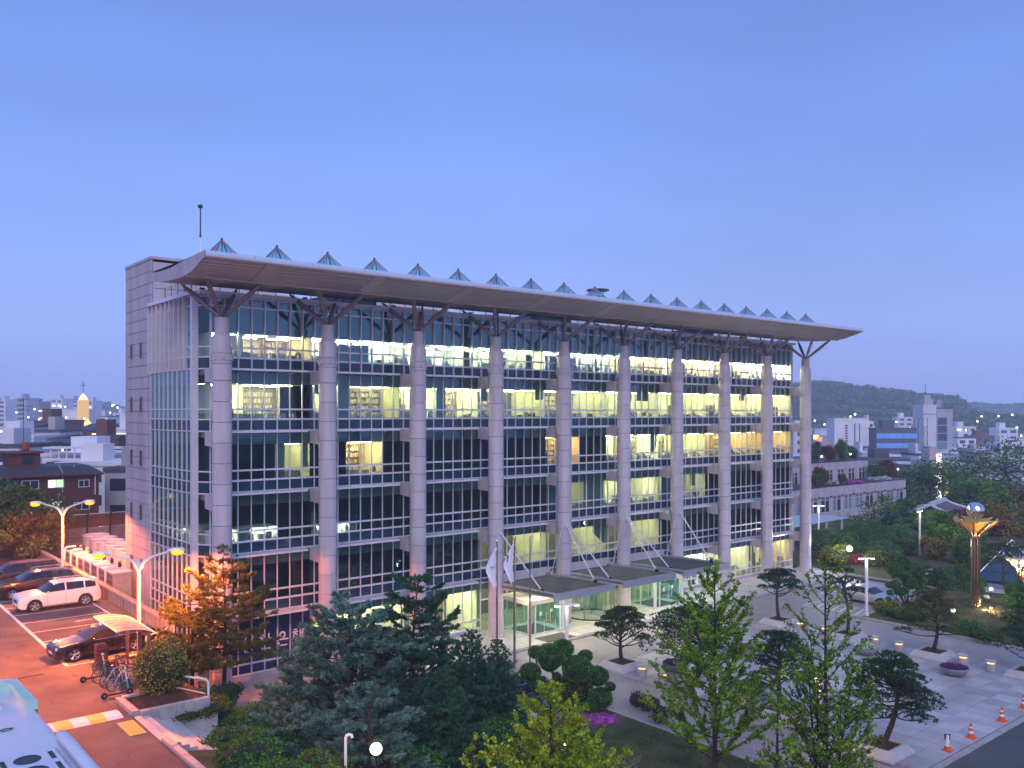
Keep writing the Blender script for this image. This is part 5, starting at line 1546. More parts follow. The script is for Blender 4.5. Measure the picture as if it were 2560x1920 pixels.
# square stone planters (trees come below)
PL = [('leftmost sloping granite tree planter, in front of the entrance', 21.8, -11.2), ('sloping granite tree planter at the far corner under the umbrella pine', 39.7, -11.0),
      ('sloping granite tree planter with the bent pine beside the road', 39.7, -16.7), ('sloping granite tree planter with the broad pine on the right', 39.8, -22.8),
      ('sloping granite tree planter cut by the right edge of the picture', 39.8, -28.7), ('big sloping granite tree planter at the near right corner', 21.2, -28.8),
      ('sloping granite tree planter hidden behind the big ginkgo', 21.8, -16.9), ('sloping granite tree planter under the small upright pine', 21.8, -22.8)]
def planter(lb_, x, y):
    T = thing('tree_planter', lb_, 'planter', (x, y, .05), group='square sloping granite tree planters')
    a, b_, h = 1.12, .82, .46
    co = [(-1, -1), (1, -1), (1, 1), (-1, 1)]
    for j in range(4):
        p, q = co[j], co[(j + 1) % 4]
        mb2 = MB()
        A0, A1 = (p[0] * a, p[1] * a, 0), (q[0] * a, q[1] * a, 0)
        A2, A3 = (p[0] * a, p[1] * a, .1), (q[0] * a, q[1] * a, .1)
        B0, B1 = (p[0] * b_ * 1.03, p[1] * b_ * 1.03, h), (q[0] * b_ * 1.03, q[1] * b_ * 1.03, h)
        C0, C1 = (p[0] * (b_ - .1), p[1] * (b_ - .1), h), (q[0] * (b_ - .1), q[1] * (b_ - .1), h)
        D0, D1 = (C0[0], C0[1], h - .15), (C1[0], C1[1], h - .15)
        mb2.q(A0, A1, A3, A2).q(A2, A3, B1, B0).q(B0, B1, C1, C0).q(C0, C1, D1, D0)
        mb2.build('stone_side', M['planter'], T)
    MB().box((-b_ + .1, -b_ + .1, .1), (b_ - .1, b_ - .1, h - .08)).build('soil', M['soil'], T)
for p in PL: planter(*p)
# traffic cones
cor = mat('cone_orange', (.75, .09, .02), .5, var=.08, coords='obj')
def cone(lb_, x, y, sleeve=False):
    T = thing('traffic_cone', lb_, 'traffic cone', (x, y, .05), group='orange traffic cones along the plaza edge')
    MB().bbox((-.22, -.22, 0), (.22, .22, .05), .02).build('base', cor, T)
    MB().lathe([(.17, .05), (.135, .25)], 18).build('lower_cone', cor, T, True)
    if sleeve:
        MB().lathe([(.14, .22), (.06, .74), (0, .76)], 18).build('white_sleeve', M['white'], T, True)
        MB().box((-.14, -.13, .30), (-.02, -.125, .34)).build('black_mark', M['dark'], T)
        sg_ = MB()
        for k in range(3):
            z = .36 + k * .12; sg_.box((-.035, -.125 + k * .018, z), (.035, -.12 + k * .018, z + .018)); sg_.box((-.008, -.125 + k * .018, z - .03), (.008, -.12 + k * .018, z + .07)); sg_.box((-.035, -.125 + k * .018, z - .03), (-.02, -.12 + k * .018, z + .05))
        sg_.build('sleeve_lettering', M['dark'], T)
        MB().rbox((.1, .06, .62), (.02, .26, .28), .5).build('dark_flag', paint('dark_blue_flag', (.02, .03, .08)), T)
    else:
        MB().lathe([(.136, .25), (.115, .37)], 18).build('white_band', M['white'], T, True)
        MB().lathe([(.115, .37), (.09, .50)], 18).build('middle_cone', cor, T, True)
        MB().lathe([(.09, .50), (.075, .58)], 18).build('white_band', M['white'], T, True)
        MB().lathe([(.075, .58), (.05, .72), (0, .73)], 18).build('cone_tip', cor, T, True)
cone('traffic cone wearing a white lettered sleeve, nearest of the row', 23.9, -30.75, True)
cone('traffic cone with two white bands, second of the row', 26.5, -30.75)
cone('traffic cone with two white bands, third of the row', 30.3, -30.75)
cone('traffic cone cut by the right edge of the picture', 33.4, -30.7)
for nm_, x, y, z, sx_, sy_ in (('drain cover', 31.5, -19.5, .053, 1.3, .7),):
    o = MB().bbox((x, y, z), (x + sx_, y + sy_, z + .02), .01).build('service_cover', M['alud']); tag(o, 'dark metal service cover set in the plaza paving', 'cover')

# white lamp posts of the plaza
wlens = emat('white_led_lens', (1, .93, .85), 14)
def led_post(lb_, x, y, h, z=.05, rz=.5, energy=120, r=.09, a=.62, colr=(1, .9, .82)):
    T = thing('lamp_post', lb_, 'lamp post', (x, y, z), rz, 'white twin-headed lamp posts')
    MB().box((-r, -r, 0), (r, r, h)).build('pole', M['white'], T)
    MB().box((-.14, -.14, 0), (.14, .14, .25)).build('base_plinth', M['white'], T)
    MB().bbox((-a, -.14, h), (a, .14, h + .08), .02).build('top_bar', M['white'], T)
    for s_ in (-1, 1):
        MB().box((s_ * a - .26 * (s_ > 0) , -.13, h - .03), (s_ * a + .26 * (s_ < 0), .13, h - .002)).build('led_lens', wlens, T)
    l = bpy.data.lights.new('lamp_light', 'POINT'); l.energy = energy; l.color = colr; l.shadow_soft_size = .3
    lo = bpy.data.objects.new('lamp_light', l); col.objects.link(lo); lo.parent = T; lo.location = (0, 0, h - .25)
    return T
led_post('white twin-headed lamp post at the kerb corner by the silver sedan', 47.3, -14.06, 4.6, .1, -.6, 130)
led_post('white twin-headed lamp post in front of the left porch, behind the clipped tree', 19.4, -8.6, 3.95, 0, -.4, 110, a=.8)
led_post('white twin-headed lamp post beside the last column at the building end', 72.0, 5.0, 5.6, .1, -.6, 120)
led_post('white twin-headed lamp post rising from the round topiary on the right', 79.0, -3.4, 5.2, .1, .2, 120)
T = led_post('amber-lit twin lamp post glimpsed through the tall ginkgo at bottom right', 19.3, -26.6, 3.6, .05, .2, 0)
for o in list(T.children) if T.children else []: pass
tagl = emat('amber_led_lens', (1, .42, .07), 22)
MB().box((-.62, -.14, 3.53), (-.2, .14, 3.58)).build('amber_lens', tagl, T); MB().box((.2, -.14, 3.53), (.62, .14, 3.58)).build('amber_lens', tagl, T)
l = bpy.data.lights.new('lamp_light', 'POINT'); l.energy = 110; l.color = (1, .45, .1); l.shadow_soft_size = .2
lo = bpy.data.objects.new('lamp_light', l); col.objects.link(lo); lo.parent = T; lo.location = (0, -.3, 3.3)

# globe lamps / small path lights
gl_ = emat('globe_lamp_glow', (1, .95, .86), 3)
def globe(lb_, x, y, z, r, h, e, nm='globe_lamp', c=(1, .93, .85)):
    T = thing(nm, lb_, 'globe lamp' if r > .15 else 'path light', (x, y, z))
    MB().path([(0, 0, 0), (0, 0, h - r)], .04, 8).build('stem', M['dark'], T)
    MB().lathe([(.1, h - r - .05), (.12, h - r * .9), (.05, h - r * .8)], 12).build('collar', M['dark'], T, True)
    MB().ball((0, 0, h), r, 20, 12).build('globe', gl_, T, True)
    l = bpy.data.lights.new('lamp_light', 'POINT'); l.energy = e; l.color = c; l.shadow_soft_size = r
    lo = bpy.data.objects.new('lamp_light', l); col.objects.link(lo); lo.parent = T; lo.location = (0, 0, h + r + .06)
x, y, _ = bd(940, 31.5)
globe('big white globe lamp among the pines at the bottom edge', x, y, .3, .22, zat(1872, 31.5) - .3, 160)
x, y, _ = bd(1408, 37.5)
globe('white globe lamp shining inside the bright green young ginkgo', x, y, .2, .15, zat(1866, 37.5) - .2, 110)
x, y, _ = bd(469, 38)
globe('small white lamp over the bushes beside the stairs', x, y, 1.5, .11, zat(1785, 38) - 1.5, 18)
for lb_, x, y, h in (('short path light glaring in the grass near the kerb on the right', 50.6, -19.4, .9), ('short path light in the lawn behind the golden sculpture stem', 61.5, -17.9, .9)):
    globe(lb_, x, y, .12, .16, h, 60, 'path_light')
x, y, _ = bd(2124, 90)
globe('dazzling white flood lamp among the round bushes at the far garden edge', x, y, .2, .3, zat(1372, 90) - .2, 900, 'garden_floodlight')
hk = thing('hooked_pole', 'white pole with a curled top standing among the pines at the bottom', 'pole', bd(864, 34, 0))
h = zat(1838, 34)
MB().path([(0, 0, 0), (0, 0, h - .12), (.03, -.02, h - .02), (.1, -.08, h + .03), (.18, -.14, h), (.2, -.16, h - .1)], .06, 8).build('curled_tube', M['white'], hk, True)
# flag poles
fl = mat('flag_cloth', (.78, .80, .86), .8, var=.05)
gc_ = 'three slim flagpoles before the entrance'
for k, (px_, py_, fy, d, lbl) in enumerate(((1242.6, 1674, 1355, 54.9, 'left flagpole with a limp white flag'), (1286, 1662, 1346, 56, 'middle flagpole with a limp white flag marked in blue'), (1325, 1662, 1345, 56.6, 'right flagpole of the three, without a flag'))):
    x, y, _ = bd(px_, d); h = zat(fy, d)
    T = thing('flagpole', lbl, 'flagpole', (x, y, 0), group=gc_)
    MB().lathe([(.07, 0), (.07, h * .6), (.045, h * .6), (.04, h)], 10).build('pole', mat('pole_bronze', (.30, .25, .24), .3, .7), T, True)
    MB().ball((0, 0, h + .08), .09, 10, 6).build('ball_finial', M['alu'], T, True)
    if k < 2:
        mb2 = MB(); n_ = 8; mm_ = 12
        for j in range(mm_ + 1):
            for i in range(n_ + 1):
                u_ = i / n_; v_ = j / mm_
                wd = (.75 * (sin(min(1, v_ * 1.6) * pi / 2)) * (1 - .75 * max(0, v_ - .55) / .45))
                mb2.v.append((-.05 - u_ * wd * .8, u_ * wd * .62 + .09 * sin(u_ * 9 + v_ * 3), h - .35 - v_ * 2.35 - u_ * .25 * v_))
        for j in range(mm_):
            for i in range(n_):
                a = j * (n_ + 1) + i; mb2.f.append((a, a + 1, a + n_ + 2, a + n_ + 1))
        fo = mb2.build('flag', fl, T, True)
        MB().rbox((-.3, .2, h - 1.3), (.22, .012, .42), -.66).build('flag_emblem', paint('flag_mark_blue', (.06, .09, .3)), T) if k else MB().path([(-.42, .12, h - 1.5), (-.32, .06, h - 1.62), (-.22, -.0, h - 1.5)], .025, 5).build('flag_emblem', paint('flag_mark_blue', (.06, .09, .3)), T)
# small sign post by silver car
sp = thing('sign_post', 'slim black sign panel on a thin post behind the silver sedan', 'sign', (*gp(2241, 1519)[:2], 0))
MB().path([(0, 0, 0), (0, 0, 1.7)], .03, 6).build('post', M['dark'], sp); MB().box((-.03, -.18, 1.1), (.03, .18, 1.9)).build('sign_panel', M['dark'], sp)
# gabled handrail frame among the bushes
x, y, _ = bd(657, 45.5)
gf = thing('gabled_rail', 'yellowish tube rail bent like a small gable above the bushes', 'railing', (x, y, 0))
zt = zat(1771, 45.5)
MB().path([(-.75, .62, zt - .5), (0, 0, zt), (.9, -.75, zt - .62)], .045, 8).build('top_rail', mat('yellow_rail', (.6, .52, .25), .5), gf, True)
MB().path([(0, 0, 0), (0, 0, zt)], .04, 6).build('post', M['greenrail'], gf); MB().path([(.15, -.1, 0), (.15, -.1, zt - .1)], .03, 6).build('post', M['greenrail'], gf)

# ================================================================== SCULPTURES
goldm = mat('polished_bronze', (.75, .52, .34), .16, 1.0, var=.04, scale=1)
brass = mat('brushed_gold_sheet', (.72, .42, .12), .38, .75, var=.08, scale=.8)
mirror = mat('mirror_steel', (.80, .80, .82), .05, 1.0, var=.01)
up = emat('floodlight_glow', (1, .62, .25), 60)
def sculpture(lb_, x, y, hs, sc_, z0=.15, sph=True, rot=0.3, pt=brass):
    T = thing('petal_sculpture', lb_, 'sculpture', (x, y, z0), rot, 'polished petal sculptures on clustered tube stems')
    n = 8
    for k in range(n):
        t = k * 2 * pi / n
        r0 = .27 * sc_
        zt = hs
        R1 = 1.55 * sc_
        pts = [(r0 * cos(t), r0 * sin(t), 0), (r0 * cos(t), r0 * sin(t), zt - .35), (r0 * 1.15 * cos(t), r0 * 1.15 * sin(t), zt - .1), (r0 * 1.7 * cos(t), r0 * 1.7 * sin(t), zt + .25)]
        if k % 2 == 0 or True: pts.append((R1 * cos(t), R1 * sin(t), zt + 1.12 * sc_))
        MB().path(pts, .075 * sc_, 8).build('stem_tube', goldm, T, True)
    for k in range(n // 2 * 2):
        if k % 2: continue
        t0, t1, tm = (k - .86) * 2 * pi / n, (k + .86) * 2 * pi / n, k * 2 * pi / n
        A0 = (.2 * sc_ * cos(tm), .2 * sc_ * sin(tm), hs + .15)
        mb2 = MB(); N_ = 8
        for i in range(N_):
            ta, tb = t0 + (t1 - t0) * i / N_, t0 + (t1 - t0) * (i + 1) / N_
            ua, ub = abs(2 * i / N_ - 1), abs(2 * (i + 1) / N_ - 1)
            ra, rb_2 = 1.55 + .35 * ua ** 1.5, 1.55 + .35 * ub ** 1.5
            mb2.q(A0, (ra * sc_ * cos(ta), ra * sc_ * sin(ta), hs + (1.18 + .24 * ua ** 1.5) * sc_), (rb_2 * sc_ * cos(tb), rb_2 * sc_ * sin(tb), hs + (1.18 + .24 * ub ** 1.5) * sc_))
        mb2.build('petal', pt, T, True)
    if sph: MB().ball((0, 0, hs + 1.98 * sc_), .67 * sc_, 32, 20).build('mirror_ball', mirror, T, True)
    for k, (dx, dy) in enumerate(((-.9, -.7), (.3, -1.1), (.95, -.2))):
        MB().lathe([(0, .0), (.13, .0), (.15, .2), (.1, .24)], 12, c=(dx, dy, -.03)).build('floodlight', M['dark'], T); MB().lathe([(0, .245), (.1, .24)], 12, c=(dx, dy, -.03)).build('flood_lens', up, T)
    l = bpy.data.lights.new('flood_light', 'POINT'); l.energy = 240; l.color = (1, .58, .22); l.shadow_soft_size = .15
    lo = bpy.data.objects.new('flood_light', l); col.objects.link(lo); lo.parent = T; lo.location = (-.75, -1.15, .5)
    l2 = bpy.data.lights.new('flood_light', 'SPOT'); l2.energy = 2600; l2.color = (1, .6, .25); l2.spot_size = radians(40); l2.spot_blend = .6; l2.shadow_soft_size = .15
    lo = bpy.data.objects.new('flood_light', l2); col.objects.link(lo); lo.parent = T; lo.location = (-2.2, -2.6, .4)
    d_ = np.array([0, 0, hs + 1.0]) - np.array([-2.2, -2.6, .4])
    from mathutils import Vector
    lo.rotation_euler = Vector(d_).to_track_quat('-Z', 'Y').to_euler()
sculpture('tall golden petal sculpture on a tube stem holding a mirror ball', 56.25, -18.74, 6.1, 1.05)
x, y, _ = bd(2551, 79)
sculpture('second petal sculpture, whiter and shorter, at the right picture edge', x, y, zat(1424, 79) - .15, .95, sph=False, pt=fl)
# glass pyramid
x, y, _ = bd(2530, 86)
py_ = thing('glass_pyramid', 'steep blue glass pyramid with a pale tip in the garden at the right edge', 'pyramid', (x, y, .25), .35)
za_ = zat(1350, 86) - .25
gm_ = mat('pyramid_glass', (.03, .08, .12), .1, .3, var=.1, spec=.9)
bb_ = 3.3
cn = [(-bb_, -bb_, 0), (bb_, -bb_, 0), (bb_, bb_, 0), (-bb_, bb_, 0)]
for j in range(4):
    a, b_ = cn[j], cn[(j + 1) % 4]
    for q in range(4):
        lo_ = lambda p, s_: tuple(p[i] * (1 - s_) + (0, 0, za_)[i] * s_ for i in range(3))
        MB().q(lo_(a, q * .21), lo_(b_, q * .21), lo_(b_, (q + 1) * .21 - .008), lo_(a, (q + 1) * .21 - .008)).build('glass_panel', gm_, py_)
    MB().q(lo_(a, .84), lo_(b_, .84), (0, 0, za_)).build('tip_panel', M['fascia'], py_)
    MB().path([a, (0, 0, za_)], .06, 5).build('edge_bar', M['alu'], py_)
beo = thing('garden_bench', 'small dark bench on the lawn beside the golden sculpture', 'bench', (59.8, -18.2, .2), .5)
MB().box((-.6, -.2, .38), (.6, .2, .46)).build('seat', M['planter'], beo)
for s_ in (-1, 1): MB().box((s_ * .45 - .06, -.16, 0), (s_ * .45 + .06, .16, .38)).build('leg', M['dark'], beo)
# ================================================================== TREES
LF = dict(
    ginkgo=leafmat('ginkgo_leaves', (0.11, 0.22, 0.016), (0.22, 0.35, 0.028)),
    ginkb=leafmat('young_ginkgo_leaves', (0.20, 0.33, 0.015), (0.36, 0.46, 0.03)),
    pine=leafmat('black_pine_needles', (0.028, 0.07, 0.025), (0.05, 0.11, 0.04), .5),
    blue=leafmat('white_pine_needles', (0.05, 0.14, 0.10), (0.15, 0.29, 0.22), .5),
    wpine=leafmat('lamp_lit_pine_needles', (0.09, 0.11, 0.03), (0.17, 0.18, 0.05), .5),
    spruce=leafmat('spruce_needles', (0.03, 0.10, 0.05), (0.06, 0.17, 0.085), .5),
    topi=leafmat('clipped_yew_leaves', (0.04, 0.14, 0.022), (0.08, 0.22, 0.034), .45, 2.5),
    bush=leafmat('bush_leaves', (0.04, 0.095, 0.016), (0.10, 0.17, 0.028), .5, 1.6),
    hedge=leafmat('yellow_hedge_leaves', (0.12, 0.16, 0.015), (0.2, 0.22, 0.02), .4, 2),
    broad=leafmat('broad_leaves', (0.045, 0.11, 0.035), (0.10, 0.20, 0.055), .5, .5),
    broadl=leafmat('light_leaves', (0.08, 0.18, 0.02), (0.15, 0.27, 0.035), .5, .5),
    maple=leafmat('red_maple_leaves', (0.14, 0.02, 0.02), (0.22, 0.05, 0.03), .5, .8),
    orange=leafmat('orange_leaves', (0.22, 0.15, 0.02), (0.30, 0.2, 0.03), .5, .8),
    azal=leafmat('azalea_petals', (0.45, 0.07, 0.42), (0.62, 0.15, 0.55), .3, 2),
    azr=leafmat('red_azalea_petals', (0.5, 0.02, 0.08), (0.6, 0.04, 0.12), .3, 2),
    azw=leafmat('white_azalea_petals', (0.6, 0.6, 0.62), (0.7, 0.7, 0.7), .2, 2),
    twig=mat('bare_twigs', (0.16, 0.12, 0.10), .9, var=.3, scale=5),
)
for m_ in list(LF.values())[:-1]:
    n_ = m_.node_tree; b_ = n_.nodes['Principled BSDF']
    # a little light passes through leaves
    tr = n_.nodes.new('ShaderNodeBsdfTranslucent'); mx = n_.nodes.new('ShaderNodeMixShader'); mx.inputs[0].default_value = .22
    src = b_.inputs['Base Color'].links[0].from_socket
    n_.links.new(src, tr.inputs[0]); n_.links.new(b_.outputs[0], mx.inputs[1]); n_.links.new(tr.outputs[0], mx.inputs[2])
    n_.links.new(mx.outputs[0], n_.nodes['Material Output'].inputs[0])
def jit(p, s): return tuple(p[i] + random.gauss(0, s) for i in range(3))
def curve(p0, p1, bend=.1, n=5, rise=0.0):
    p0 = np.array(p0, float); p1 = np.array(p1, float); d = p1 - p0; L_ = np.linalg.norm(d)
    off = np.array([random.gauss(0, 1), random.gauss(0, 1), random.gauss(0, .6)]) * bend * L_
    return [p0 + d * t + off * sin(pi * t) + np.array([0, 0, rise * L_ * sin(pi * t)]) for t in np.linspace(0, 1, n)]
def ptalong(c, t):
    k = t * (len(c) - 1); i = min(int(k), len(c) - 2); q = k - i
    return c[i] * (1 - q) + c[i + 1] * q
def tree_root(nm, lb_, x, y, z, cat='tree', grp=None): return thing(nm, lb_, cat, (x, y, z), random.uniform(0, 0), grp)

def ginkgo(lb_, x, y, z, H, spread, lm_, dens=1.0, r0=.13, low=.12, nbr=46, grp=None, leaf=.05, stems=1, seed=1, air=1.0):
    random.seed(seed)
    T = tree_root('ginkgo_tree', lb_, x, y, z, grp=grp)
    tr = MB(); cs = []
    for s_ in range(stems):
        bx_ = (0, 0) if s_ == 0 else (random.uniform(-.5, .5), random.uniform(-.5, .5))
        hh = H if s_ == 0 else H * random.uniform(.55, .8)
        trunk = curve((bx_[0] * .4, bx_[1] * .4, 0), (bx_[0] * 2, bx_[1] * 2, hh), .008, 9)
        tr.path([tuple(p) for p in trunk], [r0 * (1 - .9 * t) * (1 if s_ == 0 else .6) for t in np.linspace(0, 1, 9)], 8)
        n_ = nbr if s_ == 0 else nbr // 2
        for k in range(n_):
            t = low + (1 - low) * (k + .5) / n_ * .97
            az = k * 2.4 + random.uniform(-.3, .3)
            L_ = spread * (1 - t) ** .75 * random.uniform(.6, 1.15) * (1 if t > .25 else .8) + .22
            el = radians(random.uniform(28, 52)) * (1 if t < .8 else 1.2)
            p0 = ptalong(trunk, t)
            p1 = p0 + np.array([cos(az) * cos(el), sin(az) * cos(el), sin(el)]) * L_
            br = curve(p0, p1, .05, 5, -.08)
            tr.path([tuple(p) for p in br], [r0 * .28 * (1 - t * .6) * (1 - .85 * q) + .004 for q in np.linspace(0, 1, 5)], 5, False)
            m_ = int(L_ / .075 * dens)
            for j in range(m_): cs.append((ptalong(br, .12 + .88 * random.random()), .085))
            for j in range(int(L_ * 2.6)):
                q = random.uniform(.2, .95); pa = ptalong(br, q)
                az2 = az + random.uniform(-1.3, 1.3); l2 = L_ * (1.05 - q) * random.uniform(.35, .7) + .15
                el2 = random.uniform(.2, 1.1)
                pb_ = pa + np.array([cos(az2) * cos(el2), sin(az2) * cos(el2), sin(el2)]) * l2
                sb = curve(pa, pb_, .06, 4)
                tr.path([tuple(p) for p in sb], [.011, .009, .007, .004], 3, False)
                for i in range(int(l2 / .07 * dens)): cs.append((ptalong(sb, random.random()), .07))
    tr.build('trunk', M['barkd'], T, True)
    C_ = np.array([c[0] for c in cs]); k_ = 6
    C_ = np.repeat(C_, k_, 0) + rng.normal(size=(len(cs) * k_, 3)) * .042 * air
    ob('crown', npmesh('crown', leaves(C_, leaf, .8, .6), 4, lm_), T)
    return T

def pad_pine(lb_, x, y, z, H, W_, lm_=None, seed=1, lean=(0, 0), pads=16, fork=False, low=.45, grp=None, flat=.34, tuft=70, cz_=None, r0=.13):
    """cloud/umbrella pine: bent trunk, spreading limbs, pads of needle tufts"""
    random.seed(seed)
    T = tree_root('pine_tree', lb_, x, y, z, grp=grp)
    lm_ = lm_ or LF['pine']
    tr = MB(); C_, D_ = [], []
    top = (lean[0], lean[1], H * .86)
    trunk = curve((0, 0, 0), top, .09, 9)
    tr.path([tuple(p) for p in trunk], [r0 * (1 - .75 * t) + .015 for t in np.linspace(0, 1, 9)], 8)
    trunks = [trunk]
    if fork:
        t2 = curve((0, 0, .05), (lean[0] + W_ * .22, lean[1] - W_ * .2, H * .62), .12, 8); trunks.append(t2)
        tr.path([tuple(p) for p in t2], [r0 * .75 * (1 - .7 * t) + .015 for t in np.linspace(0, 1, 8)], 8)
    for k in range(pads):
        u_ = (k + .5) / pads
        ph = k * 2.4 + random.uniform(-.3, .3)
        el = u_ ** .7                       # 0 rim .. 1 top
        rr = W_ / 2 * sqrt(max(.02, 1 - el ** 1.7)) * random.uniform(.75, 1.0)
        zz = H * (low + (1 - low) * el) * random.uniform(.95, 1.03)
        c = np.array([lean[0] + rr * cos(ph), lean[1] + rr * sin(ph), zz])
        tk = trunks[k % len(trunks)]
        p0 = ptalong(tk, max(.3, min(.97, (zz / H) * .95 - .05)))
        br = curve(p0, c - np.array([0, 0, .06]), .1, 6, -.04)
        tr.path([tuple(p) for p in br], [r0 * .34 * (1 - .75 * q) + .006 for q in np.linspace(0, 1, 6)], 5, False)
        pr = W_ * random.uniform(.15, .21)
        for j in range(6):
            a = j * 1.05 + random.random()
            e_ = c + np.array([cos(a), sin(a), .05]) * pr * .8
            tw = curve(ptalong(br, .75), e_, .1, 4); tr.path([tuple(p) for p in tw], [.014, .011, .008, .005], 3, False)
        for j in range(tuft):
            a = random.uniform(0, 2 * pi); q = sqrt(random.random())
            hz = (1 - q * q) * flat * pr
            C_.append(c + np.array([cos(a) * q * pr, sin(a) * q * pr, hz * random.uniform(.2, 1)]))
            D_.append(np.array([cos(a) * q * .8, sin(a) * q * .8, 1.0]))
    tr.build('trunk', M['barkd'], T, True)
    C_ = np.array(C_); D_ = unit(np.array(D_))
    ob('crown', npmesh('crown', needles(C_, D_, 20, .15, .013, .6), 3, lm_), T)
    return T

def soft_pine(lb_, x, y, z, H, W_, lm_, seed=1, nwh=9, low=.25, ln=.16, dens=1.0, trunkm=None, grp=None, peak=.9, droop=.05, lean=(0, 0), cone=.8, nd=15, wd=.02):
    """white pine: whorls of long arching boughs carrying needle tufts"""
    random.seed(seed)
    T = tree_root('pine_tree', lb_, x, y, z, grp=grp)
    tr = MB(); C_, D_ = [], []
    trunk = curve((0, 0, 0), (lean[0], lean[1], H), .03, 9)
    tr.path([tuple(p) for p in trunk], [.15 * (1 - .88 * t) for t in np.linspace(0, 1, 9)], 8)
    for w in range(nwh):
        t = low + (1 - low) * (w + .3) / nwh
        nbr = 6 if t < .8 else 4
        for k in range(nbr):
            az = w * .7 + k * 2 * pi / nbr + random.uniform(-.35, .35)
            L_ = W_ / 2 * (1 - ((t - low) / (1 - low)) ** 1.3) ** cone * random.uniform(.65, 1.15) + .25
            el = radians(random.uniform(5, 28) + 35 * max(0, t - .6))
            p0 = ptalong(trunk, min(.99, t + random.uniform(-.03, .03)))
            p1 = p0 + np.array([cos(az) * cos(el), sin(az) * cos(el), sin(el) - droop]) * L_
            br = curve(p0, p1, .06, 6, -.05)
            tr.path([tuple(p) for p in br], [.05 * (1 - .6 * t) * (1 - .85 * q) + .006 for q in np.linspace(0, 1, 6)], 5, False)
            ns = int(L_ * 9)
            for j in range(ns):
                q = random.uniform(.3, 1.0); pa = ptalong(br, q)
                az2 = az + random.choice((-1, 1)) * random.uniform(.2, 1.2); l2 = (.25 + .35 * L_ * (1.1 - q)) * random.uniform(.5, 1)
                pb_ = pa + np.array([cos(az2), sin(az2), random.uniform(.0, .45)]) * l2
                sb = curve(pa, pb_, .08, 3)
                tr.path([tuple(p) for p in sb], [.012, .009, .005], 3, False)
                for i in range(max(2, int(l2 / .075 * dens))):
                    C_.append(ptalong(sb, random.uniform(.3, 1.0)) + rng.normal(size=3) * .02)
                    d_ = pb_ - pa; D_.append(d_ / np.linalg.norm(d_) + np.array([0, 0, .5]))
    tr.build('trunk', trunkm or M['barkd'], T, True)
    C_ = np.array(C_); D_ = unit(np.array(D_))
    ob('crown', npmesh('crown', needles(C_, D_, nd, ln, wd, .6), 3, lm_), T)
    return T

def spruce(lb_, x, y, z, H, W_, seed=1, lm_=None, grp=None, nw=20):
    random.seed(seed)
    T = tree_root('spruce_tree', lb_, x, y, z, grp=grp)
    tr = MB(); C_, D_ = [], []
    tr.path([(0, 0, 0), (0, 0, H * .5), (0, 0, H)], [.16, .09, .012], 8)
    for w in range(nw):
        t = .1 + .88 * (w + .5) / nw
        for k in range(9):
            az = w * 1.1 + k * 2 * pi / 9 + random.uniform(-.25, .25)
            L_ = W_ / 2 * (1 - t) ** .8 * random.uniform(.7, 1.15) + .12
            p0 = np.array([0, 0, H * t]); el = radians(-12 + 50 * t + random.uniform(-8, 8))
            p1 = p0 + np.array([cos(az) * cos(el), sin(az) * cos(el), sin(el)]) * L_
            br = curve(p0, p1, .04, 4, -.08)
            tr.path([tuple(p) for p in br], [.022 * (1.1 - t), .015 * (1.1 - t), .008, .004], 3, False)
            for j in range(int(L_ * 8)):
                q = random.uniform(.15, 1); pa = ptalong(br, q); s_ = random.choice((-1, 1))
                az2 = az + s_ * random.uniform(.5, 1.1); l2 = L_ * .38 * (1.15 - q)
                pb_ = pa + np.array([cos(az2), sin(az2), -.15]) * l2
                for i in range(max(2, int(l2 / .055))):
                    C_.append(pa + (pb_ - pa) * random.random() + rng.normal(size=3) * .015); D_.append(pb_ - pa + np.array([0, 0, .15 * l2]))
    tr.build('trunk', M['barkd'], T, True)
    C_ = np.array(C_); D_ = unit(np.array(D_) + 1e-6)
    ob('crown', npmesh('crown', needles(C_, D_, 8, .12, .028, .55), 3, lm_ or LF['spruce']), T)
    return T

def ball_shell(c, r, n, sc3=(1, 1, 1), bump=.04):
    d = unit(rng.normal(size=(n, 3)))
    q = 1 + bump * np.sin(d[:, 0] * 7 + c[0] * 3) * np.cos(d[:, 1] * 6 + c[1]) - np.abs(rng.normal(size=n)) * .035
    return np.array(c) + d * (r * q)[:, None] * np.array(sc3)
def topiary(lb_, x, y, z, balls, seed=1, lm_=None, grp=None, leaf=.05, dens=650, nm='clipped_tree', rs=1.0):
    """balls: list of (dx,dy,dz,r) clipped pads joined by bare limbs"""
    random.seed(seed)
    lm_ = lm_ or LF['topi']
    T = tree_root(nm, lb_, x, y, z, grp=grp)
    cb = MB(); L_ = []
    tr = MB()
    hub = (0, 0, min(b_[2] for b_ in balls) * .62)
    tr.path([(0, 0, 0), (0.03, .02, hub[2] * .5), hub], [.13, .1, .085], 8)
    for (dx, dy, dz, r) in balls:
        r *= rs; s3 = (1, 1, .82)
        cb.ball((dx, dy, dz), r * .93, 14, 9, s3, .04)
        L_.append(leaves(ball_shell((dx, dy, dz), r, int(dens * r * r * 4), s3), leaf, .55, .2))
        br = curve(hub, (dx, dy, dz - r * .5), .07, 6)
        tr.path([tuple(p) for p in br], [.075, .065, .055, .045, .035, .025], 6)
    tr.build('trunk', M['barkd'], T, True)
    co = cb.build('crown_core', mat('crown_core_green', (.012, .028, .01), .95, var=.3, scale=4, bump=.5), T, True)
    ob('crown', npmesh('crown', np.concatenate(L_), 4, lm_), T)
    return T
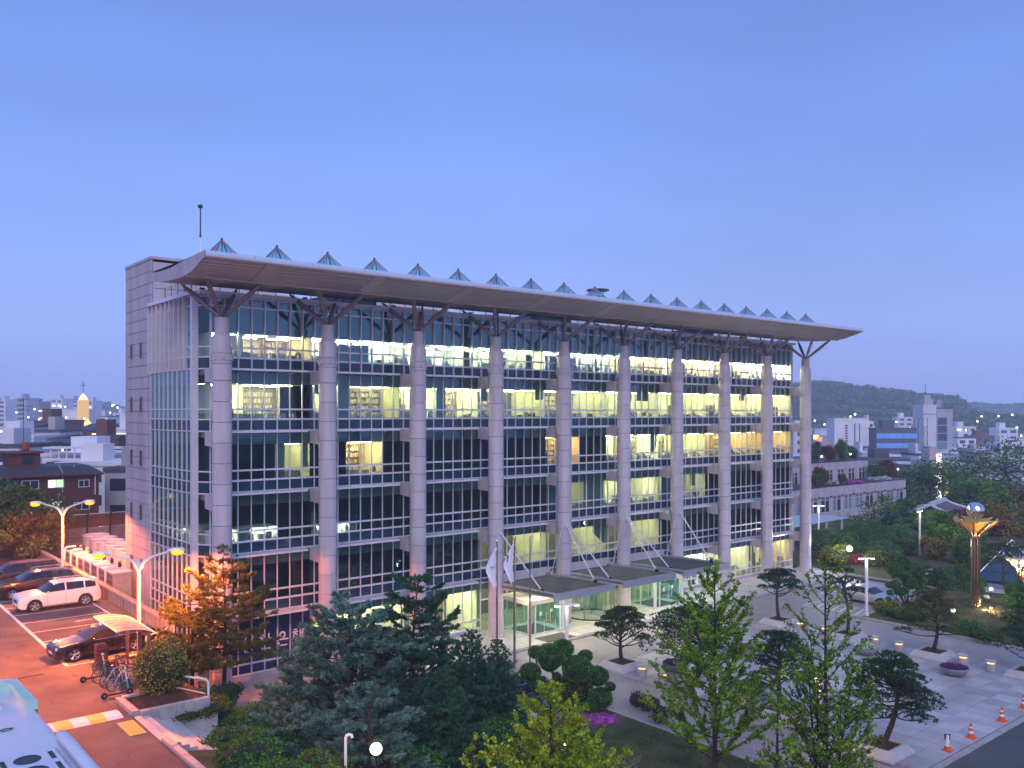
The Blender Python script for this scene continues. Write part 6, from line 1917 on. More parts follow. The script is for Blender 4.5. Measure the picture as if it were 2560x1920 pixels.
def bush(lb_, x, y, z, rx, ry, rz, lm_=None, seed=1, dens=520, leaf=.055, grp=None, nm='bush', lumps=7, fill=.25, cat='bush'):
    random.seed(seed)
    lm_ = lm_ or LF['bush']
    T = tree_root(nm, lb_, x, y, z, cat, grp)
    cb = MB(); L_ = []
    bl = [(0, 0, rz * .45, 1.0)] + [(random.uniform(-.6, .6) * rx, random.uniform(-.6, .6) * ry, rz * random.uniform(.35, .75), random.uniform(.4, .65)) for _ in range(lumps)]
    for (dx, dy, dz, s_) in bl:
        r = s_ * .8
        cb.ball((dx, dy, dz), r * .85, 12, 8, (rx, ry, rz * .62), .06)
        n_ = int(dens * r * r * (rx * ry + rx * rz + ry * rz) * 1.1)
        C_ = ball_shell((dx, dy, dz), r, n_, (rx, ry, rz * .62), .09)
        C_ += rng.normal(size=C_.shape) * leaf * .8
        L_.append(C_)
    C_ = np.concatenate(L_); C_ = C_[C_[:, 2] > -.1]
    tw = MB()
    for k in range(7):
        a = k * .9; tw.path([(0, 0, 0), (cos(a) * rx * .35, sin(a) * ry * .35, rz * .6)], [.03, .01], 4, False)
    tw.build('stems', M['barkd'], T)
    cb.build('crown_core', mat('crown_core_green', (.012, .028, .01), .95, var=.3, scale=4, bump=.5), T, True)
    ob('crown', npmesh('crown', leaves(C_, leaf, .6, .4), 4, lm_), T)
    return T
def broad(lb_, x, y, z, H, W_, lm_=None, seed=1, clumps=34, leaf=.16, per=170, grp=None, nm='broadleaf_tree', low=.3, weep=False):
    random.seed(seed)
    lm_ = lm_ or LF['broad']
    T = tree_root(nm, lb_, x, y, z, grp=grp)
    tr = MB(); L_ = []
    trunk = curve((0, 0, 0), (random.uniform(-.1, .1) * W_, random.uniform(-.1, .1) * W_, H * .75), .06, 7)
    tr.path([tuple(p) for p in trunk], [.035 * H * (1 - .8 * t) for t in np.linspace(0, 1, 7)], 7)
    for k in range(clumps):
        el = random.random(); ph = k * 2.4
        rr = W_ / 2 * sqrt(max(.03, 1 - (2 * el - .75) ** 2 / 1.6)) * random.uniform(.35, 1)
        c = np.array([rr * cos(ph), rr * sin(ph), H * (low + (1 - low) * el * .95)])
        br = curve(ptalong(trunk, random.uniform(.35, 1)), c, .08, 4)
        tr.path([tuple(p) for p in br], [.008 * H, .006 * H, .004 * H, .002 * H], 4, False)
        pr = W_ * random.uniform(.09, .17)
        n_ = per
        d = unit(rng.normal(size=(n_, 3))) * (rng.uniform(0, 1, (n_, 1)) ** .45)
        C_ = c + d * pr * np.array([1, 1, .6])
        if weep:
            C_ = c + d * pr * np.array([.8, .8, .3]); C_[:, 2] -= rng.uniform(0, 1, n_) ** 1.0 * H * .28
        L_.append(C_)
    tr.build('trunk', M['barkd'], T, True)
    ob('crown', npmesh('crown', leaves(np.concatenate(L_), leaf, .65, .5), 4, lm_), T)
    return T
def bare(lb_, x, y, z, H, W_, seed=1, m_=None, nm='bare_tree', depth=4, grp=None):
    random.seed(seed)
    T = tree_root(nm, lb_, x, y, z, grp=grp)
    tr = MB()
    def rec(p, d, L_, r, k):
        d = d / np.linalg.norm(d)
        q = p + d * L_
        c = curve(p, q, .07, 4)
        tr.path([tuple(v) for v in c], [r, r * .88, r * .76, r * .62], 5 if k > 1 else 3, False)
        if k == 0: return
        for j in range(3 if k > 1 else 4):
            nd_ = d + rng.normal(size=3) * .62 * (W_ / H) + np.array([0, 0, .12])
            rec(ptalong(c, random.uniform(.55, 1)), nd_, L_ * random.uniform(.6, .82), r * .58, k - 1)
    rec(np.array([0, 0, 0.]), np.array([.05, 0, 1.]), H * .34, .05 * H / 3, depth)
    tr.build('branches', m_ or LF['twig'], T, True)
    return T

# --- trees in the plaza planters
pz = .42
GP = 'umbrella pines in the granite planters'
pad_pine('umbrella pine in the leftmost planter, dome crown before the entrance', 21.8, -11.2, pz, 3.5, 3.3, seed=3, lean=(.1, 0), pads=26, grp=GP, tuft=60, low=.38)
pad_pine('umbrella pine at the far plaza corner with a tall bare stem', 39.7, -11.0, pz, 3.8, 3.3, seed=9, pads=22, grp=GP, tuft=60, low=.62)
pad_pine('thin bent pine leaning over the road by the silver sedan', 39.7, -16.7, pz, 4.5, 3.2, seed=12, lean=(.6, .9), pads=11, grp=GP, tuft=45, low=.55)
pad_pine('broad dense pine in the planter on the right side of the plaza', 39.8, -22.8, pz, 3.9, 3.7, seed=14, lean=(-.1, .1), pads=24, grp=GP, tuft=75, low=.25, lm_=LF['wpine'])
pad_pine('pine cut by the right picture edge, low branch over the road', 39.9, -28.7, pz, 4.0, 4.6, seed=19, lean=(.3, -.4), pads=22, grp=GP, tuft=60, low=.25)
pad_pine('large round umbrella pine in the near right planter', 21.2, -28.9, pz, 4.2, 4.0, seed=23, lean=(.2, -.2), pads=32, grp=GP, tuft=75, low=.3)
pad_pine('wide forked pine with two trunks behind the big ginkgo', 22.6, -16.4, .05, 4.6, 5.3, seed=27, lean=(.0, .2), fork=True, pads=34, grp=GP, tuft=60, low=.42, r0=.14)
pad_pine('small upright dense pine between the two ginkgos', 22.4, -22.4, pz, 3.9, 3.3, seed=31, pads=24, grp=GP, tuft=70, low=.32)
# --- foreground ginkgos
x, y, _ = bd(1787, 37); g1 = ginkgo('tall green ginkgo with wide upswept branches before the plaza', x, y, 0.0, zat(1415, 37), 5.2, LF['ginkgo'], dens=1.1, seed=4, low=.14, nbr=44, air=1.0)
x, y, _ = bd(2062, 36); ginkgo('tall thin ginkgo with several stems and sparse leaves on the right', x, y, 0, zat(1385, 36), 4.0, LF['ginkgo'], dens=.42, seed=8, low=.08, nbr=40, stems=4, leaf=.055)
x, y, _ = bd(1376, 33); ginkgo('young bright yellow-green ginkgo at the bottom centre', x, y, 0, zat(1722, 33), 4.3, LF['ginkb'], dens=1.2, seed=13, low=.1, nbr=44, leaf=.06, stems=2)
x, y, _ = bd(1180, 31); ginkgo('low bright shoot of young ginkgo at the bottom, left of the larger one', x, y, 0, zat(1840, 31), 1.0, LF['ginkb'], dens=1.0, seed=15, low=.3, nbr=14, leaf=.06)
x, y, _ = bd(1945, 33); ginkgo('low leafy ginkgo branches between the two tall ones', x, y, 0, zat(1740, 33), 1.6, LF['ginkgo'], dens=.6, seed=16, low=.2, nbr=24, leaf=.055)
# --- the orange-lit pines at the left
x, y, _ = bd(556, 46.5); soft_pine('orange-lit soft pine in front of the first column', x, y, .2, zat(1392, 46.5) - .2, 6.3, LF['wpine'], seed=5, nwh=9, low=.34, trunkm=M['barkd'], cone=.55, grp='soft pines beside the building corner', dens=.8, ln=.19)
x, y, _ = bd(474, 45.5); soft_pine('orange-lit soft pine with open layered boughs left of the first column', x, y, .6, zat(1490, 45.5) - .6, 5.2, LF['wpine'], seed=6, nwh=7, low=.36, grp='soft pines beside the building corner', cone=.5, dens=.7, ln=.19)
# --- big blue-green pines in the middle
x, y, _ = bd(872, 41); soft_pine('big blue-green pine with a broad round crown left of centre', x, y, .1, zat(1525, 41), 8.0, LF['blue'], seed=7, nwh=10, low=.18, cone=.42, dens=1.15, ln=.2, nd=13, wd=.028)
x, y, _ = bd(745, 42); soft_pine('lower blue-green pine left of the big one, over the sign letters', x, y, .1, zat(1640, 42), 5.0, LF['blue'], seed=17, nwh=7, low=.2, cone=.5, dens=1.1, ln=.2, nd=13, wd=.028)
x, y, _ = bd(1048, 44.5); soft_pine('tall dark green pine with a pointed top in the centre', x, y, 0, zat(1438, 44.5), 6.6, LF['spruce'], seed=10, nwh=12, low=.1, cone=.62, dens=1.2, ln=.17, nd=13, wd=.028)
x, y, _ = bd(1180, 43.5); spruce('dark spruce with a twiggy peak between the tall pine and the flagpoles', x, y, 0, zat(1572, 43.5), 5.2, seed=11, grp='dark spruces at centre')
x, y, _ = bd(1245, 44.5); spruce('dark spruce nearest the flagpoles', x, y, 0, zat(1598, 44.5), 4.4, seed=12, grp='dark spruces at centre')
x, y, _ = bd(1010, 42); soft_pine('dark pine filling the gap between the blue pine and the tall one', x, y, 0, zat(1590, 42), 5.5, LF['spruce'], seed=26, nwh=9, low=.1, cone=.5, dens=1.2, ln=.17, nd=13, wd=.026)
x, y, _ = bd(1110, 39); spruce('dark spruce low in the centre foreground', x, y, 0, zat(1670, 39), 5.6, seed=22, grp='dark spruces at centre')
x, y, _ = bd(920, 36.5); soft_pine('low dark blue pine at the bottom near the globe lamp', x, y, 0, zat(1740, 36.5), 5.4, LF['blue'], seed=24, nwh=6, low=.15, cone=.5, dens=1.1, ln=.18)
x, y, _ = bd(700, 37); soft_pine('low blue pine at the bottom behind the round bushes', x, y, .6, zat(1790, 37) - .4, 4.2, LF['blue'], seed=25, nwh=6, low=.2, cone=.5, dens=1.0, ln=.18)
x, y, _ = bd(1010, 33); bare('pale bare tree with forked branches beside the globe lamp', x, y, .1, 3.7, 3.2, seed=3, m_=M['barkl'], depth=4)
x, y, _ = bd(1560, 38.5); bare('leafless shrub with pale twigs on the lawn', x, y, .2, 1.9, 3.0, seed=8, depth=4, m_=M['barkl'])
for k, (x, y, r_) in enumerate(((-6.6, -19.2, 1.2), (-5.0, -21.0, 1.4), (-6.8, -22.2, 1.2), (-3.6, -18.4, 1.3), (-4.8, -24.0, 1.4), (-2.6, -21.6, 1.3))):
    bush('low rambling shrub on the slope %s' % ['beside the lot kerb, upper one', 'in the middle of the near slope', 'beside the lot kerb, lower one', 'below the round bushes', 'at the foot of the picture', 'left of the hooked pole foot'][k], x, y, fslope(x, y) - .1, r_ * 1.2, r_, 1.1, LF['bush'] if k % 2 else LF['topi'], seed=500 + k, lumps=8, dens=420)
# --- cloud topiary in the centre
x, y, _ = bd(1395, 47.5)
s_ = 47.5 / FPX
def B3(px, py, r, dd=0):      # offset in the picture plane turned into metres around the trunk
    a = (px - 1395) * s_
    return (a * RX + dd * FX, a * RY + dd * FY, zat(py, 47.5 + dd), r)
topiary('large clipped cloud tree with round green pads before the entrance', x, y, 0,
        [B3(1377, 1640, .98), B3(1408, 1622, .75, .3), B3(1339, 1630, .5, .3), B3(1326, 1680, .72), B3(1350, 1712, .68, -.3), B3(1443, 1672, 1.02, -.3), B3(1465, 1640, .5, .4), B3(1493, 1690, .78, .1),
         B3(1500, 1745, .8, -.2), B3(1526, 1716, .36), B3(1390, 1735, .5, .3), B3(1340, 1760, .5), B3(1375, 1660, .6, .8), B3(1392, 1690, .3, .2), B3(1468, 1775, .7, -.4)], seed=2, dens=900, rs=.84, leaf=.045)
x, y, _ = bd(1433, 48.5); bush('rounded yellow-green hedge ball behind the cloud tree trunk', x, y, .1, 1.5, 1.2, 1.9, LF['hedge'], seed=3, lumps=4, leaf=.05)
# azaleas
def flowers(lb_, x, y, z, rx, ry, rz, m_, n=6000, ang=0, nm='azalea_bed'):
    q = rng.normal(size=(n, 3)); q = unit(q) * (rng.uniform(0, 1, (n, 1)) ** .3)
    q[:, 2] = np.abs(q[:, 2])
    C_ = q * np.array([rx, ry, rz]); C_[:, 2] += .08 * np.sin(C_[:, 0] * 6) * np.cos(C_[:, 1] * 5)
    R_ = np.array([[cos(ang), -sin(ang)], [sin(ang), cos(ang)]]); C_[:, :2] = C_[:, :2] @ R_.T
    T = thing(nm, lb_, 'flower bed', (x, y, z))
    ob('blossom', npmesh('blossom', leaves(C_, .045, .8, .8), 4, m_), T)['kind'] = 'stuff'
    k = n // 3
    ob('leaves', npmesh('leaves', leaves(C_[:k] * .92, .05, .6), 4, LF['bush']), T)['kind'] = 'stuff'
flowers('vivid purple azalea bed at the foot of the cloud tree', *gp(1480, 1804, .2), 1.55, .8, .32, LF['azal'], 9000, -.45)
flowers('small magenta azalea clump left of the purple bed', *gp(1389, 1797, .2), .35, .3, .25, LF['azal'], 900)
flowers('red azaleas glowing under the dark pines at the bottom', *bd(1155, 36.5, .5), .8, .5, .5, LF['azr'], 1800)
flowers('pink flowers among the bushes beside the stairs', *bd(480, 37.5, 2.2), .7, .5, .5, LF['azal'], 900)
flowers('pale pink cherry blossom seen between the pines at the bottom', *bd(735, 40, .6), 1.2, .8, .7, LF['azw'], 1500)
x, y, _ = gp(1335, 1800); rk = MB().ball((0, 0, .15), .45, 10, 7, (1.2, .8, .7), .12).build('garden_rock', M['planter'], None, True, (x, y, .15)); tag(rk, 'pale garden rock between the spruce and the azaleas', 'rock')
for k, (px_, py_) in enumerate(((1625, 1772), (1655, 1800), (1600, 1762))):
    x, y, _ = gp(px_, py_); bush(['small dark purple shrub at the lawn kerb, middle one', 'small dark purple shrub at the lawn kerb, nearest the ginkgo', 'small dark purple shrub at the lawn kerb, farthest one'][k], x - .4, y - .2, .1, .6, .5, .8, leafmat('dark_shrub_leaves', (.03, .03, .035), (.06, .05, .06)), seed=40 + k, lumps=4)
# --- bushes by the stairs and planter
x, y, _ = bd(398, 38.8); bush('orange-lit leafy shrub filling the raised planter', x, y, LZ, 1.35, 1.1, 2.3, leafmat('lamp_tinted_shrub_leaves', (.13, .13, .03), (.24, .21, .04)), seed=51, lumps=9)  # leaf colour yellowed and brightened to stand in for lamp light
x, y, _ = bd(420, 41.5); bush('orange-lit shrub climbing behind the planter to the wall end', x, y, 3.9, .8, 1.4, 1.8, leafmat('lamp_tinted_shrub_leaves', (.13, .13, .03), (.24, .21, .04)), seed=52, lumps=6)
for k, (px_, d, zt_, rx_, ry_, m_, lb2) in enumerate(((480, 38, 1765, 1.9, 1.3, LF['bush'], 'rounded bush with reddish leaves beside the stairs'), (580, 39, 1755, 1.7, 1.5, LF['topi'], 'dense green bush in the middle of the slope'),
         (650, 36.5, 1790, 2.1, 1.4, LF['topi'], 'large dark green bush at the bottom left'), (560, 35, 1825, 1.9, 1.4, LF['topi'], 'bright green bush lowest at the bottom left'), (525, 43, 1705, 1.7, 1.1, LF['spruce'], 'spiky dark juniper behind the rounded bushes'),
         (640, 41.5, 1740, 1.2, 1.0, LF['bush'], 'small bush before the platform edge'), (450, 34.5, 1850, 1.2, .9, LF['bush'], 'low brown bush at the kerb near the bottom'))):
    x, y, _ = bd(px_, d); zb_ = fslope(x, y) if x < 2 else .1
    h_ = max(.8, zat(zt_, d) - zb_)
    if h_ > 2.6: zb_ += h_ - 2.6; h_ = 2.6
    bush(lb2, x, y, zb_ - .2, rx_, ry_, h_ * .95, m_, seed=60 + k, lumps=10, dens=430)
for k, (px_, d, zt_) in enumerate(((790, 35, 1820), (1090, 34, 1800), (860, 45, 1745), (960, 46, 1735), (1040, 37, 1790), (1290, 36, 1850), (1235, 41, 1780), (600, 33.5, 1870), (740, 34, 1850))):
    x, y, _ = bd(px_, d)
    bush('dark undergrowth bush %s' % ['at the bottom, right of the hooked pole', 'at the bottom below the red azaleas', 'behind the big blue pine', 'behind the central pine trunk', 'under the dark spruces', 'left of the young ginkgo foot', 'under the spruce by the flagpoles',
         'at the bottom edge below the juniper', 'at the bottom edge left of the hooked pole'][k], x, y, 0, 1.5, 1.2, max(.8, min(2.6, zat(zt_, d))) * .9, LF['spruce'] if k % 2 else LF['topi'], seed=80 + k, lumps=6, dens=330, leaf=.065)

# --- right-hand garden: clipped trees, cloud pines
def dome_tree(lb_, px_, py_top, d, W_, H_, lm_=None, seed=1, grp=None, n=9, z0=.2):
    x, y, _ = bd(px_, d); zt = zat(py_top, d)
    random.seed(seed)
    balls = []
    for k in range(n):
        a = k * 2.4; q = sqrt((k + .3) / n)
        balls.append((q * W_ / 2 * .8 * cos(a), q * W_ / 2 * .8 * sin(a), zt - z0 - H_ * (.18 + .5 * q * q), W_ * random.uniform(.17, .24)))
    return topiary(lb_, x, y, z0, balls, seed, lm_, grp, leaf=.07, dens=260)
GD = 'dark clipped dome trees of the right garden'
for a in (('wide dark dome tree behind the floodlight', 2170, 1318, 103, 6.6, 2.4), ('wide dark dome tree in the middle of the garden row', 2235, 1325, 101, 6.2, 2.4), ('dark dome tree before the grey annex, right part', 2295, 1322, 106, 5.2, 2.2),
          ('round dark dome tree left of the twin lamp', 2205, 1360, 95, 5.0, 2.0), ('low dark dome left of the golden sculpture', 2385, 1430, 82, 6.0, 2.6), ('dark dome tree behind the golden stem, right side', 2465, 1400, 88, 4.6, 2.4)):
    dome_tree(a[0], *a[1:], seed=int(a[1]), grp=GD)
def bdisp(px0, d0, px_, py_, r, dd=0, z0=.15):
    q = (px_ - px0) * d0 / FPX
    return (q * RX + dd * FX, q * RY + dd * FY, zat(py_, d0 + dd) - z0, r)
x, y, _ = gp(2272, 1525)
d0 = 79
topiary('tall clipped tree with many round balls on a leaning red trunk', x, y, .12, [bdisp(2272, 78, *a) for a in ((2240, 1395, .75), (2262, 1380, .7, .5), (2285, 1400, .8), (2300, 1425, .55), (2270, 1428, .6, -.4), (2240, 1432, .45),
        (2226, 1432, .32), (2312, 1445, .4), (2292, 1442, .38, -.5), (2255, 1448, .45), (2228, 1450, .28), (2225, 1465, .25), (2290, 1495, .35), (2283, 1508, .3), (2311, 1493, .42), (2258, 1410, .5, -.6))], seed=5, leaf=.06)
x, y, _ = gp(2190, 1500); pad_pine('small umbrella pine just behind the silver sedan', 58.5, -12.9, .2, 2.4, 4.0, seed=44, pads=12, tuft=60, flat=.5)
for k, (px_, py_, rx_, h_, lm_, lb2) in enumerate(((2085, 1412, 2.4, 2.2, LF['hedge'], 'yellowish rounded bush at the kerb beside the last column'), (2110, 1395, 2.6, 3.0, LF['topi'], 'dark rounded bush left of the floodlight'), (2190, 1415, 2.2, 1.8, LF['hedge'], 'yellow-green rounded bush right of the floodlight'),
        (2060, 1392, 2.4, 3.4, LF['broad'], 'leafy bush behind the last column'), (2410, 1412, 2.2, 3.8, LF['broadl'], 'light green bush left of the golden stem'), (2335, 1400, 1.9, 2.6, LF['orange'], 'orange tinted bush in mid garden'),
        (2213, 1527, 1.2, .8, LF['hedge'], 'clipped low hedge block beside the silver sedan'), (2236, 1537, 1.3, .7, LF['bush'], 'low mixed hedge behind the lamp post'), (2262, 1545, 1.3, .8, LF['bush'], 'low leafy plants on the kerb, middle'), (2290, 1552, 1.2, .8, LF['spruce'], 'low dark plants on the kerb, right'),
        (2420, 1585, 1.4, 1.0, LF['topi'], 'green plants around the path light'), (2475, 1600, 1.3, .9, LF['bush'], 'purple-brown plants near the right kerb'), (2550, 1530, 1.5, 2.6, LF['topi'], 'round dark bush cut by the right picture edge'),
        (2545, 1590, 1.0, 1.3, LF['topi'], 'small dark bush at the right edge of the lawn'), (2150, 1408, 1.6, 1.0, LF['azr'], 'low reddish flower bed in front of the floodlight'))):
    x, y, _ = gp(px_, py_, .15); bush(lb2, x, y, .1, rx_, rx_ * .7, h_, lm_, seed=100 + k, lumps=7, dens=150 if rx_ > 1.5 else 300, leaf=.085)
x, y, _ = bd(2385, 71); bare('fine-twigged round shrub left of the golden stem', x, y, .15, 2.9, 4.2, seed=5, depth=5)
x, y, _ = bd(2470, 66); bare('small bare tree in front of the golden sculpture', x, y, .15, 3.2, 3.6, seed=6, depth=5)
pad_pine('dark layered pine beside the glass pyramid', *bd(2515, 80, .2), 4.2, 4.6, seed=47, pads=16, tuft=70, flat=.5)
# bigger background trees on the right
for k, (px_, py_, d, W_, lm_, lb2, kw) in enumerate((
        (2200, 1225, 118, 11, LF['broadl'], 'pale green weeping willow in front of the annex', dict(weep=True)), (2265, 1290, 112, 8, LF['spruce'], 'dark blue-green conifer before the hanok roof', {}), (2360, 1300, 104, 11, LF['broadl'], 'light green leafy tree left of the sculpture', {}),
        (2330, 1165, 160, 22, LF['broad'], 'big dark green tree behind the annex end', {}), (2280, 1175, 165, 12, LF['broad'], 'dark tree on the annex roof line', {}), (2460, 1200, 150, 16, LF['broadl'], 'yellow-green tree mass behind the mirror ball', {}), (2520, 1110, 170, 30, LF['broad'], 'huge dark tree filling the right edge', {}),
        (2420, 1235, 165, 14, LF['broadl'], 'light green tree right of the hanok roof', {}), (2500, 1320, 112, 10, LF['orange'], 'orange-lit tree behind the glass pyramid', {}), (2545, 1340, 122, 8, LF['broadl'], 'green tree at the right edge above the pyramid', {}), (2320, 1330, 108, 7, LF['broadl'], 'small light green tree in mid garden', {}),
        (2440, 1340, 112, 7, LF['maple'], 'reddish tree behind the golden sculpture', {}), (2550, 1220, 150, 14, LF['maple'], 'dark red tree at the right edge', {}), (2420, 1310, 125, 12, LF['broad'], 'dark green tree filling the gap behind the sculpture', {}), (2300, 1250, 140, 12, LF['broad'], 'round dark tree left of the hanok roof', {}),
        (2480, 1270, 135, 12, LF['broad'], 'shady tree low behind the mirror ball', {}))):
    x, y, _ = bd(px_, d); zb_ = -3.5 if d > 115 else .2
    broad(lb2, x, y, zb_, max(4, zat(py_, d) - zb_), W_, lm_, seed=200 + k, clumps=40 if W_ > 14 else 28, leaf=.17 if d < 130 else .24, per=170, low=.12, **kw)
# left: dark pine by the far lot end + small bush
x, y, _ = bd(40, 74); broad('large dark evergreen leaning over the far car park corner', x, y, LZ, zat(1225, 74) - LZ, 9.5, LF['wpine'], seed=301, clumps=46, leaf=.13, per=260, low=.12)
x, y, _ = bd(-10, 78); broad('tall hazy evergreen at the very left edge', x, y, LZ, zat(1200, 78) - LZ, 8, LF['broad'], seed=302, clumps=34, leaf=.15, per=180, low=.1)
x, y, _ = gp(50, 1375, LZ); bush('small round bush beside the stone lantern', x, y, LZ, .9, .8, 1.2, seed=303, lumps=4)
# grass tufts
n = 15000
gx, gy = rng.uniform(46.8, 80, n), rng.uniform(-34, -14.1, n)
gz = np.array([fr(a, b_) for a, b_ in zip(gx, gy)]) + .05
gd = np.stack([gx, gy, gz], 1)
n2 = 7000; hx_, hy_ = rng.uniform(2.2, 15, n2), rng.uniform(-34, -14.4, n2)
hz_ = np.array([fgar(a, b_) for a, b_ in zip(hx_, hy_)]) + .05
gd = np.concatenate([gd, np.stack([hx_, hy_, hz_], 1)])
up_ = np.tile(np.array([[0, 0, 1.]]), (len(gd), 1))
go = ob('grass_tufts', npmesh('grass_tufts', needles(gd, up_, 2, .12, .02, .5), 3, leafmat('grass_blades', (.05, .085, .025), (.12, .13, .045), .4)))
tag(go, 'short patchy grass on the garden lawns', 'grass', kind='stuff')
# ================================================================== BACKGROUND
def onY(px, Y):
    u = (px - 1280) / FPX; rx_, ry_ = FX + RX * u, FY + RY * u
    t = (Y - CY) / ry_
    return CX + rx_ * t, t
winD = mat('far_window_dark', (.03, .045, .07), .15, var=.3, scale=.3, spec=.7)
winL = emat('far_window_lit', (1, .93, .62), 1.3)
winG = emat('far_window_green', (.62, .95, .6), .9)
wfr = M['white']
def window(par, x, y, z, w, h, lit=0, n=2, ny=-1, fr_=.06):
    """window with frame, mullion and panes facing -Y"""
    f = MB()
    f.box((x, y - .07, z), (x + w, y + .02, z + fr_)).box((x, y - .07, z + h - fr_), (x + w, y + .02, z + h)).box((x, y - .07, z + fr_), (x + fr_, y + .02, z + h - fr_)).box((x + w - fr_, y - .07, z + fr_), (x + w, y + .02, z + h - fr_))
    for k in range(1, n): f.box((x + w * k / n - fr_ / 2, y - .06, z + fr_), (x + w * k / n + fr_ / 2, y + .02, z + h - fr_))
    o = f.build('window', wfr, par)
    for k in range(n):
        mt = winD if not lit else (winL if lit == 1 else winG)
        if lit == 2 and k == 0: mt = winL
        MB().q((x + w * k / n + .03, y - .02, z + .03), (x + w * (k + 1) / n - .03, y - .02, z + .03), (x + w * (k + 1) / n - .03, y - .02, z + h - .03), (x + w * k / n + .03, y - .02, z + h - .03)).build('pane', mt, o)
    return o
# brick house
def brickmat(name, c, c2, mortar, sc_=3.2):
    m = mat(name, c, .85, var=.1); n = m.node_tree; b_ = n.nodes['Principled BSDF']
    ge = n.nodes.new('ShaderNodeNewGeometry'); sp_ = n.nodes.new('ShaderNodeSeparateXYZ'); cb = n.nodes.new('ShaderNodeCombineXYZ')
    n.links.new(ge.outputs['Position'], sp_.inputs[0]); n.links.new(sp_.outputs['X'], cb.inputs[0]); n.links.new(sp_.outputs['Z'], cb.inputs[1])
    br = n.nodes.new('ShaderNodeTexBrick'); br.inputs['Scale'].default_value = sc_
    br.inputs['Color1'].default_value = (*c, 1); br.inputs['Color2'].default_value = (*c2, 1); br.inputs['Mortar'].default_value = (*mortar, 1); br.inputs['Mortar Size'].default_value = .03
    n.links.new(cb.outputs[0], br.inputs['Vector']); n.links.new(br.outputs['Color'], b_.inputs['Base Color'])
    return m
brk = brickmat('house_brick', (.12, .03, .03), (.17, .05, .04), (.07, .05, .05))
H_ = thing('brick_house', 'dark red brick house with a flat penthouse and white window frames at the far left', 'house', (0, 48, 3))
def hb_(a, b_, nm, m_): return MB().box((a[0], a[1] - 48, a[2] - 3), (b_[0], b_[1] - 48, b_[2] - 3)).build(nm, m_, H_)
hb_((-9, 48, 3), (5.6, 56, 10.1), 'wall', brk)
roofd = mat('roof_tile_dark', (.05, .045, .055), .6, var=.2, scale=3)
redt = mat('red_trim', (.18, .03, .03), .6)
MB().q((-9.2, -.35, 7.15), (6, -.35, 7.15), (4.9, 1.0, 7.95), (-9.2, 1.0, 7.95)).q((6, -.35, 7.15), (6, 8, 7.15), (4.9, 7, 7.95), (4.9, 1, 7.95)).q((-9.2, 1, 7.95), (4.9, 1, 7.95), (4.9, 7, 7.95), (-9.2, 7, 7.95)).build('roof', roofd, H_)
MB().box((-9.3, -.45, 6.98), (6.05, 0.02, 7.14)).build('eave', redt, H_)
hb_((-2.4, 49.2, 10.9), (.35, 53, 12.3), 'penthouse', brk)
MB().box((-2.75, .95, 9.3), (.62, 5.3, 9.5)).build('penthouse_roof', redt, H_)
for (x, z, w, h, l) in ((-1.57, 8.79, 1.55, .88, 0), (.77, 8.8, 1.5, .86, 2), (3.63, 8.73, 1.05, .76, 0), (.0, 6.4, 2.05, 1.0, 2), (3.19, 6.4, 1.5, .8, 0), (-2.85, 9.0, .76, .36, 0), (-5.2, 8.8, 1.5, .9, 0)):
    window(H_, x, 0, z - 3, w, h, l)
MB().box((-1.3, 1.15, 8.25), (-.4, 1.2, 9.0)).build('penthouse_window', winD, H_)
MB().path([(5.2, -.15, 4.9), (5.2, -.15, 7)], .05, 6).build('drain_pipe', M['white'], H_)
MB().path([(2.1, -.2, 5.3), (2.15, -.2, 7.2), (1.9, .5, 8.1)], .02, 5).path([(3.0, .2, 7.0), (3.4, .6, 7.3), (3.4, .8, 8.0)], .025, 5).build('loose_hose', M['white'], H_)
tb = thing('water_tank', 'small orange water tank on the penthouse roof of the brick house', 'tank', (-.6, 51.3, 12.5))
MB().lathe([(0, .1), (.34, .1), (.38, .5), (.34, .9), (0, .95)], 14).build('tank_body', mat('tank_orange', (.35, .06, .03), .5), tb, True)
MB().box((-.3, -.3, 0), (.3, .3, .1)).build('stand', M['dark'], tb)
am = thing('tv_mast', 'thin aerial mast with crossbars standing over the brick house roof', 'mast', (-.75, 51.5, 12.5))
MB().path([(0, 0, 0), (0, 0, 5.5)], .03, 5).build('pole', M['dark'], am)
for z, w in ((5.3, .4), (4.6, .9), (4.2, .7)): MB().path([(-w, 0, z), (w, 0, z)], .02, 4).build('crossbar', M['dark'], am)
